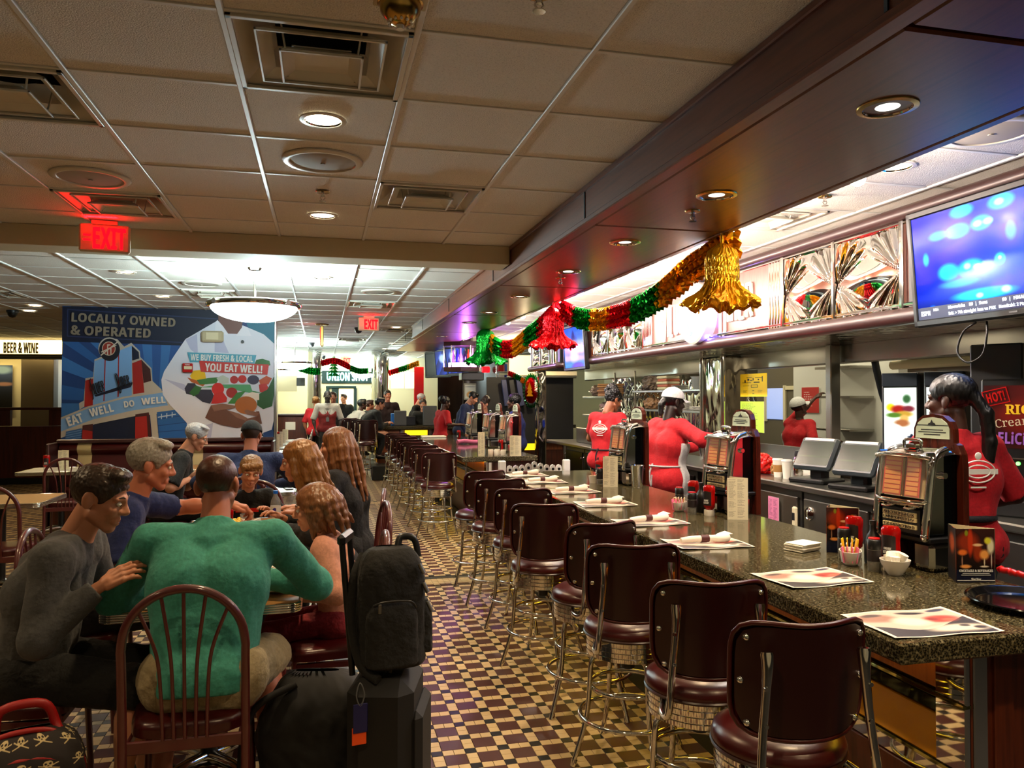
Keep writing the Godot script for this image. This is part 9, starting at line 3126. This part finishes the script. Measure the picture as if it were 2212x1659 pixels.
func people():
	mat("eye_white", Color(0.85, 0.84, 0.8), 0.2)
	mat("iris_dark", Color(0.1, 0.07, 0.05), 0.15)
	mat("brow_dark", Color(0.06, 0.04, 0.03), 0.7)
	mat("lip_pink", Color(0.55, 0.24, 0.2), 0.45)
	mat("lip_dark", Color(0.25, 0.1, 0.09), 0.45)
	var fair = skin_mat("skin_fair", Color(0.74, 0.5, 0.38))
	var rosy = skin_mat("skin_rosy", Color(0.7, 0.42, 0.31))
	var tan = skin_mat("skin_tan", Color(0.55, 0.33, 0.21))
	var brown = skin_mat("skin_brown", Color(0.26, 0.14, 0.09))
	var dark = skin_mat("skin_dark", Color(0.12, 0.065, 0.045))
	var h_brown = hair_mat("hair_brown", Color(0.1, 0.06, 0.035), Color(0.2, 0.13, 0.08), Vector3(14, 8, 14))
	var h_red = hair_mat("hair_auburn", Color(0.18, 0.085, 0.045), Color(0.29, 0.15, 0.09), Vector3(18, 12, 18))
	var h_grey = hair_mat("hair_grey", Color(0.36, 0.34, 0.31), Color(0.62, 0.6, 0.56), Vector3(14, 8, 14))
	var h_silver = hair_mat("hair_silver", Color(0.4, 0.4, 0.41), Color(0.7, 0.7, 0.71), Vector3(14, 8, 14))
	var h_sand = hair_mat("hair_sandy", Color(0.4, 0.27, 0.14), Color(0.62, 0.46, 0.27), Vector3(12, 5, 12))
	var h_blond = hair_mat("hair_blonde", Color(0.33, 0.2, 0.085), Color(0.62, 0.42, 0.2))
	var h_light = hair_mat("hair_light_brown", Color(0.24, 0.13, 0.065), Color(0.56, 0.36, 0.2))
	var h_black = hair_mat("hair_black", Color(0.012, 0.01, 0.01), Color(0.035, 0.03, 0.03), Vector3(14, 8, 14))
	var V = func(x: float, y: float, z: float) -> Vector3: return Vector3(x, y, z)
	var p: Node3D
	# the family at the near tables
	person("man seen from behind in a teal quarter-zip sweater, elbows on the table", {"at": Vector2(-0.42, -3.1), "yaw": -2.0, "H": 1.8, "sit": 0.475, "lean": 16.0, "slouch": 16.0, "broad": 1.12, "girth": 1.18, "head": Vector3(-8, -14, 4), "wl": V.call(-0.55, 0.83, -3.5), "wr": V.call(-0.26, 0.83, -3.52), "pl": V.call(-1, -0.25, 0.3), "pr": V.call(1, -0.25, 0.3), "skin": rosy, "top": cloth("teal_knit", Color(0.24, 0.6, 0.53), 0.3, 0.3), "collar": true, "bulk": 0.016, "hem": 0.06, "bottom": cloth("khaki_cloth", Color(0.62, 0.56, 0.42)), "leg": 0.5, "hair": h_red, "style": "buzz", "face": false, "shoes": M.soft_black, "al": V.call(-0.62, 0.09, -3.4), "ar": V.call(-0.2, 0.09, -3.35)})
	p = person("teenage boy in a grey hoodie raising his right hand over the table", {"at": Vector2(-1.08, -3.38), "yaw": -92.0, "H": 1.66, "sit": 0.475, "lean": 10.0, "slouch": 18.0, "head": Vector3(-4, -18, 0), "hscale": 1.04, "wr": V.call(-0.8, 0.9, -3.17), "wl": V.call(-0.76, 0.87, -3.52), "pr": V.call(0.0, -1, 0.35), "pl": V.call(-0.2, -0.8, -0.6), "hr": V.call(0.75, 0.45, -0.1), "palm_r": V.call(0.2, -0.6, -0.7), "skin": fair, "top": cloth("grey_fleece", Color(0.29, 0.295, 0.3), 0.35), "hood": true, "bulk": 0.018, "girth": 1.06, "bottom": cloth("dark_plaid", Color(0.055, 0.055, 0.05)), "leg": 0.56, "hair": h_brown, "style": "short", "shoes": M.black, "ar": V.call(-0.74, 0.09, -3.25), "al": V.call(-0.7, 0.09, -3.5)})
	p = person("grey-haired man in a royal blue polo reaching across the table", {"at": Vector2(-1.12, -4.3), "yaw": -82.0, "H": 1.8, "sit": 0.475, "lean": 16.0, "slouch": 12.0, "girth": 1.2, "head": Vector3(6, -12, -4), "hscale": 1.05, "wl": V.call(-0.52, 1.0, -4.72), "wr": V.call(-0.78, 0.87, -4.2), "pl": V.call(-0.2, -0.3, -1), "hl": V.call(1, -0.25, -0.1), "curl": 60.0, "skin": rosy, "top": cloth("blue_polo", Color(0.02, 0.11, 0.34), 0.3), "sleeve": 0.42, "collar": true, "bottom": cloth("dark_denim", Color(0.03, 0.035, 0.06)), "hair": h_grey, "style": "grey", "shoes": M.black})
	var sk = mb()
	sk.lathe([Vector2(0.001, 0), Vector2(0.03, 0), Vector2(0.027, 0.08), Vector2(0.022, 0.1), Vector2(0.001, 0.105)], 18)
	one("sugar_shaker", sk, M.white, "white shaker tipped in the grey-haired man's hand", "shaker", Vector3(-0.37, 0.9, -4.74), 0).rotation_degrees = Vector3(0, 0, -160)
	person("small sandy-haired boy in a black hockey shirt facing the camera", {"at": Vector2(-0.52, -6.12), "yaw": 178.0, "H": 1.24, "sit": 0.475, "child": true, "lean": 6.0, "head": Vector3(10, -16, 6), "hscale": 1.05, "wl": V.call(-0.36, 0.8, -5.86), "wr": V.call(-0.64, 0.8, -5.86), "skin": fair, "top": cloth("black_jersey", Color(0.02, 0.02, 0.024)), "sleeve": 0.6, "bottom": M.dark_denim, "hair": h_sand, "style": "boy", "brow": h_sand})
	p = get_child(get_child_count() - 1)
	var g: Dictionary = p.get_meta("_rig")
	var jl = mb()
	jl.box(Vector3(0, 0.02, 0), Vector3(0.16, 0.028, 0.002))
	print_on(p, "red_band", jl, M.red, g.chest + g.F * 0.112, g.F)
	person("blonde woman in a dark jacket reaching over her plate", {"at": Vector2(0.1, -4.95), "yaw": 84.0, "H": 1.68, "fem": true, "sit": 0.475, "lean": 14.0, "slouch": 12.0, "head": Vector3(6, -12, 0), "hscale": 1.04, "wr": V.call(-0.24, 0.86, -5.05), "wl": V.call(-0.22, 0.84, -4.78), "pl": V.call(0.2, -0.6, 0.8), "skin": fair, "top": cloth("navy_knit", Color(0.012, 0.014, 0.04)), "cuff": 0.12, "collar": true, "bottom": M.dark_denim, "hair": h_blond, "style": "wavy"})
	g = get_child(get_child_count() - 1).get_meta("_rig")
	var wt = mb()
	wt.tube([g.W[0].lerp(g.E[0], 0.04), g.W[0].lerp(g.E[0], 0.14)], 0.031, 14)
	put("wrist_strap", wt, M.mid_grey, get_child(get_child_count() - 1))
	person("woman with long straight hair in a navy sweater, turned away", {"at": Vector2(0.22, -5.6), "yaw": 66.0, "H": 1.72, "fem": true, "sit": 0.475, "lean": 6.0, "head": Vector3(6, -8, -6), "hscale": 1.06, "wr": V.call(-0.16, 0.82, -5.8), "wl": V.call(-0.16, 0.82, -5.5), "skin": fair, "top": M.navy_knit, "bottom": M.dark_denim, "hair": h_light, "style": "long", "face": false})
	p = person("little girl in a pink hoodie looking down at the table", {"at": Vector2(0.08, -3.86), "yaw": 82.0, "H": 1.26, "fem": true, "child": true, "sit": 0.475, "lean": 4.0, "slouch": 12.0, "head": Vector3(6, -10, 0), "hscale": 1.02, "wr": V.call(-0.14, 0.76, -3.98), "wl": V.call(-0.1, 0.7, -3.72), "pl": V.call(0.1, -1, 0.5), "skin": fair, "top": cloth("pink_fleece", Color(0.86, 0.6, 0.5), 0.3), "hood": true, "bulk": 0.018, "hem": 0.1, "bottom": cloth("pink_leggings", Color(0.5, 0.03, 0.1)), "hair": h_light, "style": "child", "shoes": M.white, "al": V.call(-0.2, 0.2, -3.8), "ar": V.call(-0.2, 0.2, -3.98)})
	# the two men by the banquette
	person("silver-haired man in a black shirt reading a menu", {"at": Vector2(-1.43, -7.85), "yaw": -84.0, "H": 1.78, "sit": 0.475, "lean": 14.0, "slouch": 14.0, "girth": 1.12, "res": 1.3, "head": Vector3(-2, -24, 0), "glasses": true, "wr": V.call(-1.18, 0.86, -7.72), "wl": V.call(-1.12, 0.88, -7.95), "hr": V.call(0.6, 0.7, -0.2), "hl": V.call(0.6, 0.7, 0.1), "curl": 55.0, "skin": fair, "top": cloth("black_cotton", Color(0.012, 0.012, 0.013)), "sleeve": 0.45, "collar": true, "bottom": M.dark_denim, "hair": h_silver, "style": "grey", "shoes": M.black})
	var mn = mb()
	mn.box(Vector3(0, 0.0, 0), Vector3(0.004, 0.26, 0.2), 0.001)
	var ml = one("held_menu", mn, M.placemat_print, "printed menu held by the silver-haired man", "menu", Vector3(-1.07, 0.96, -7.83), 10)
	ml.rotation_degrees.z = -38
	person("man in a black cap and blue shirt seen from behind", {"at": Vector2(-0.62, -7.0), "yaw": -4.0, "H": 1.82, "sit": 0.475, "lean": 12.0, "slouch": 14.0, "girth": 1.14, "broad": 1.1, "res": 1.3, "head": Vector3(-4, -12, 0), "wr": V.call(-0.4, 0.82, -7.48), "wl": V.call(-0.86, 0.82, -7.46), "pr": V.call(1, -0.4, 0.2), "pl": V.call(-1, -0.4, 0.2), "skin": rosy, "top": cloth("blue_work_shirt", Color(0.05, 0.12, 0.3)), "collar": true, "bottom": M.dark_denim, "hair": h_brown, "style": "buzz", "cap": cloth("cap_black", Color(0.012, 0.012, 0.013)), "face": false})
	# staff behind the near counter
	var redshirt = cloth("red_tee", Color(0.76, 0.03, 0.1), 0.3)
	var trews = cloth("black_trousers", Color(0.012, 0.012, 0.014))
	p = person("server with a curly dark bun and navy apron, back turned", {"at": Vector2(3.1, -8.3), "yaw": -52.0, "H": 1.7, "fem": true, "lean": 6.0, "res": 1.3, "head": Vector3(-20, -22, 0), "hscale": 1.05, "wr": V.call(3.5, 1.22, -8.1), "wl": V.call(3.28, 1.12, -8.75), "pl": V.call(-1, -0.5, 0.1), "skin": tan, "top": redshirt, "sleeve": 0.36, "hem": 0.12, "girth": 1.0, "bottom": trews, "apron": cloth("navy_apron", Color(0.02, 0.03, 0.075)), "half_apron": true, "apron_wrap": 0.02, "hair": h_black, "style": "bun", "shoes": M.black})
	shirt_logo(p, 0.13)
	p = person("server in a white cap with a long white apron, side on", {"at": Vector2(3.0, -6.5), "yaw": -72.0, "H": 1.66, "fem": true, "lean": 4.0, "girth": 1.22, "res": 1.2, "head": Vector3(-10, -8, 0), "hscale": 1.06, "wr": V.call(3.42, 1.26, -6.05), "wl": V.call(3.4, 1.16, -6.6), "pr": V.call(-0.2, -0.5, 1), "skin": dark, "top": redshirt, "sleeve": 1.0, "hem": 0.16, "collar": false, "bulk": 0.02, "bottom": trews, "apron": cloth("white_apron", Color(0.8, 0.8, 0.8)), "apron_wrap": 0.0, "hair": h_black, "style": "tail_short", "cap": cloth("white_cap", Color(0.85, 0.85, 0.85)), "shoes": M.black, "lips": M.lip_dark})
	p = person("server with a long black ponytail at the right, back turned", {"at": Vector2(3.06, -3.2), "yaw": -8.0, "H": 1.68, "fem": true, "lean": 2.0, "res": 1.0, "head": Vector3(32, 0, 0), "hscale": 1.04, "wr": V.call(3.3, 1.05, -3.42), "wl": V.call(2.86, 1.05, -3.45), "skin": brown, "top": redshirt, "sleeve": 0.5, "hem": 0.15, "collar": true, "girth": 1.05, "bottom": trews, "hair": h_black, "style": "tail", "shoes": M.black, "lips": M.lip_dark})
	shirt_logo(p, 0.13)
	g = p.get_meta("_rig")
	var bl = mb()
	var ring = []
	for k in 24: ring.append(g.waist - UP * 0.01 + g.R * cos(TAU * k / 24) * 0.148 + g.F * sin(TAU * k / 24) * 0.118)
	bl.tube(ring, 0.017, 6, true)
	put("apron_tie", bl, M.navy_apron, p)
	p = person("cook in a white cap reaching up to a kitchen shelf", {"at": Vector2(5.82, -8.72), "yaw": -70.0, "H": 1.58, "fem": true, "lean": 8.0, "res": 1.4, "head": Vector3(-10, 18, 0), "hscale": 1.05, "wl": V.call(6.38, 1.72, -8.92), "pl": V.call(0, -0.6, -1), "wr": V.call(6.1, 1.08, -8.35), "skin": brown, "top": redshirt, "sleeve": 0.5, "hem": 0.12, "girth": 1.15, "bottom": trews, "apron": M.white_apron, "apron_wrap": 0.02, "hair": h_black, "style": "buzz", "cap": M.white_cap, "shoes": M.black, "lips": M.lip_dark})
	# guests and staff far down the hall
	var far = 1.9
	p = person("waiter in a red vest and white short-sleeved shirt walking up the aisle", {"at": Vector2(0.12, -17.6), "yaw": 182.0, "H": 1.76, "res": far, "lean": 2.0, "stride": true, "skin": dark, "top": cloth("white_shirt", Color(0.72, 0.72, 0.7)), "sleeve": 0.5, "collar": true, "vest": cloth("red_vest", Color(0.45, 0.015, 0.04)), "bottom": trews, "hair": h_black, "style": "buzz", "shoes": M.black, "lips": M.lip_dark})
	g = p.get_meta("_rig")
	var bd = mb()
	bd.box(Vector3(0, 0, 0), Vector3(0.07, 0.09, 0.006), 0.002)
	bd.tube([Vector3(0, 0.04, 0), Vector3(-0.06, 0.2, -0.01)], 0.004, 5)
	bd.tube([Vector3(0, 0.04, 0), Vector3(0.06, 0.2, -0.01)], 0.004, 5)
	print_on(p, "name_badge", bd, M.mid_grey, g.waist + UP * 0.06 + g.F * 0.14, g.F)
	var w = [
		["waitress in red with pinned golden hair, back turned beside the waiter", -0.14, -18.2, -10.0, 1.62, true, "red_tee", h_blond, "updo", fair, 0.0],
		["man in a dark suit just behind the waiter's shoulder", 0.28, -19.0, 170.0, 1.74, false, "suit_dark", h_red, "short", rosy, 0.0],
		["dark-suited guest standing by the shop doorway", 0.62, -21.5, 150.0, 1.7, false, "suit_dark", h_brown, "short", fair, 0.0],
		["guest in a maroon shirt standing behind the far bar screens", 1.46, -18.2, -170.0, 1.78, false, "maroon_shirt", h_brown, "short", rosy, 0.0],
		["balding guest in a navy jacket with a red collar at the far bar", 1.98, -17.5, -110.0, 1.72, false, "navy_knit", h_silver, "buzz", fair, 0.0],
		["man in dark blue bending at the end of the far bar", 2.75, -15.75, -120.0, 1.78, false, "blue_work_shirt", h_black, "short", fair, 0.0],
		["woman in a dusty pink top behind the second counter", 3.0, -14.2, 120.0, 1.58, true, "dusty_pink", h_brown, "bun", fair, 0.0],
		["server in a red shirt behind the second counter, side on", 2.22, -14.9, -70.0, 1.62, true, "red_tee", h_black, "updo", brown, 0.0],
		["server in a blue shirt with big dark hair by the tinsel wreath", 3.12, -12.3, 60.0, 1.64, true, "blue_shirt", h_black, "afro", brown, 0.0],
		["bearded guest in a white tee sitting at the far bar", 0.58, -17.6, -70.0, 1.8, false, "white_shirt", h_black, "short", brown, 0.72],
		["guest with red-brown hair beyond the man in the white tee", 0.8, -18.5, -75.0, 1.74, false, "suit_dark", h_red, "short", rosy, 0.72],
		["man in a charcoal sweater and glasses leaning on the far bar", 0.82, -16.25, -76.0, 1.84, false, "charcoal_knit", h_black, "short", fair, 0.745],
		["seated figure in black behind the dark napkin holders", 2.18, -17.3, 175.0, 1.66, true, "suit_dark", h_brown, "updo", fair, 0.72]]
	cloth("suit_dark", Color(0.03, 0.03, 0.032))
	cloth("maroon_shirt", Color(0.13, 0.035, 0.05))
	cloth("dusty_pink", Color(0.5, 0.28, 0.3))
	cloth("blue_shirt", Color(0.08, 0.14, 0.42))
	cloth("charcoal_knit", Color(0.05, 0.053, 0.056))
	for q in w:
		var D = {"at": Vector2(q[1], q[2]), "yaw": q[3], "H": q[4], "fem": q[5], "top": M[q[6]], "hair": q[7], "style": q[8], "skin": q[9], "res": far, "sleeve": 1.0 if q[6] in ["suit_dark", "navy_knit", "charcoal_knit", "blue_work_shirt", "dusty_pink"] else 0.5, "hem": 0.12, "bottom": trews, "lean": 4.0, "shoes": M.black, "collar": not q[5]}
		if q[10] > 0.0:
			D.sit = q[10]; D.lean = 22.0; D.slouch = 18.0; D.hem = 0.06; D.girth = 1.15
			D.ar = V.call(q[1] + 0.3, q[10] - 0.3, q[2] + 0.1); D.al = V.call(q[1] + 0.3, q[10] - 0.3, q[2] - 0.1)
			if q[6] == "charcoal_knit":
				D.glasses = true
				D.wr = V.call(1.32, 1.08, -16.2); D.wl = V.call(1.3, 1.08, -16.5); D.head = Vector3(0, -14, 0)
			elif q[2] > -17.9 or q[1] < 1: D.wr = V.call(q[1] + 0.4, 1.06, q[2] + 0.08)
			if q[1] > 2: D.lean = 6.0; D.erase("wr"); D.ar = V.call(q[1] + 0.1, 0.4, q[2] + 0.35); D.al = V.call(q[1] - 0.1, 0.4, q[2] + 0.35)
		if q[0].contains("bending"): D.lean = 16.0; D.head = Vector3(0, -30, 0)
		if q[0].contains("balding"): D.lean = 10.0; D.head = Vector3(0, -20, 0)
		if q[0].contains("big dark hair"): D.wl = V.call(2.8, 1.05, -12.2)
		if q[0].contains("side on"): D.wr = V.call(2.55, 1.1, -14.7); D.wl = V.call(2.6, 1.1, -14.95); D.head = Vector3(0, -8, 0)
		person(q[0], D)

func shirt_logo(p: Node3D, r: float):
	# a plain white emblem printed across the shoulder blades
	var g: Dictionary = p.get_meta("_rig")
	var b = mb()
	var n = 26
	for ring in [[0.085, 0.052, 0.0], [0.06, 0.03, 0.0]]:
		var pl = []
		for k in n: pl.append(Vector3(cos(TAU * k / n) * ring[0], sin(TAU * k / n) * ring[1], 0))
		b.tube(pl, 0.004, 5, true)
	b.box(Vector3.ZERO, Vector3(0.2, 0.026, 0.004), 0.001)
	b.ell(Vector3(0.0, 0.075, 0), Vector3(0.018, 0.018, 0.004), 12, 6)
	b.box(Vector3(0, -0.075, 0), Vector3(0.08, 0.008, 0.003), 0.001)
	print_on(p, "shirt_emblem", b, M.paper, g.chest + g.d1 * 0.05 - g.F * r, -g.F)
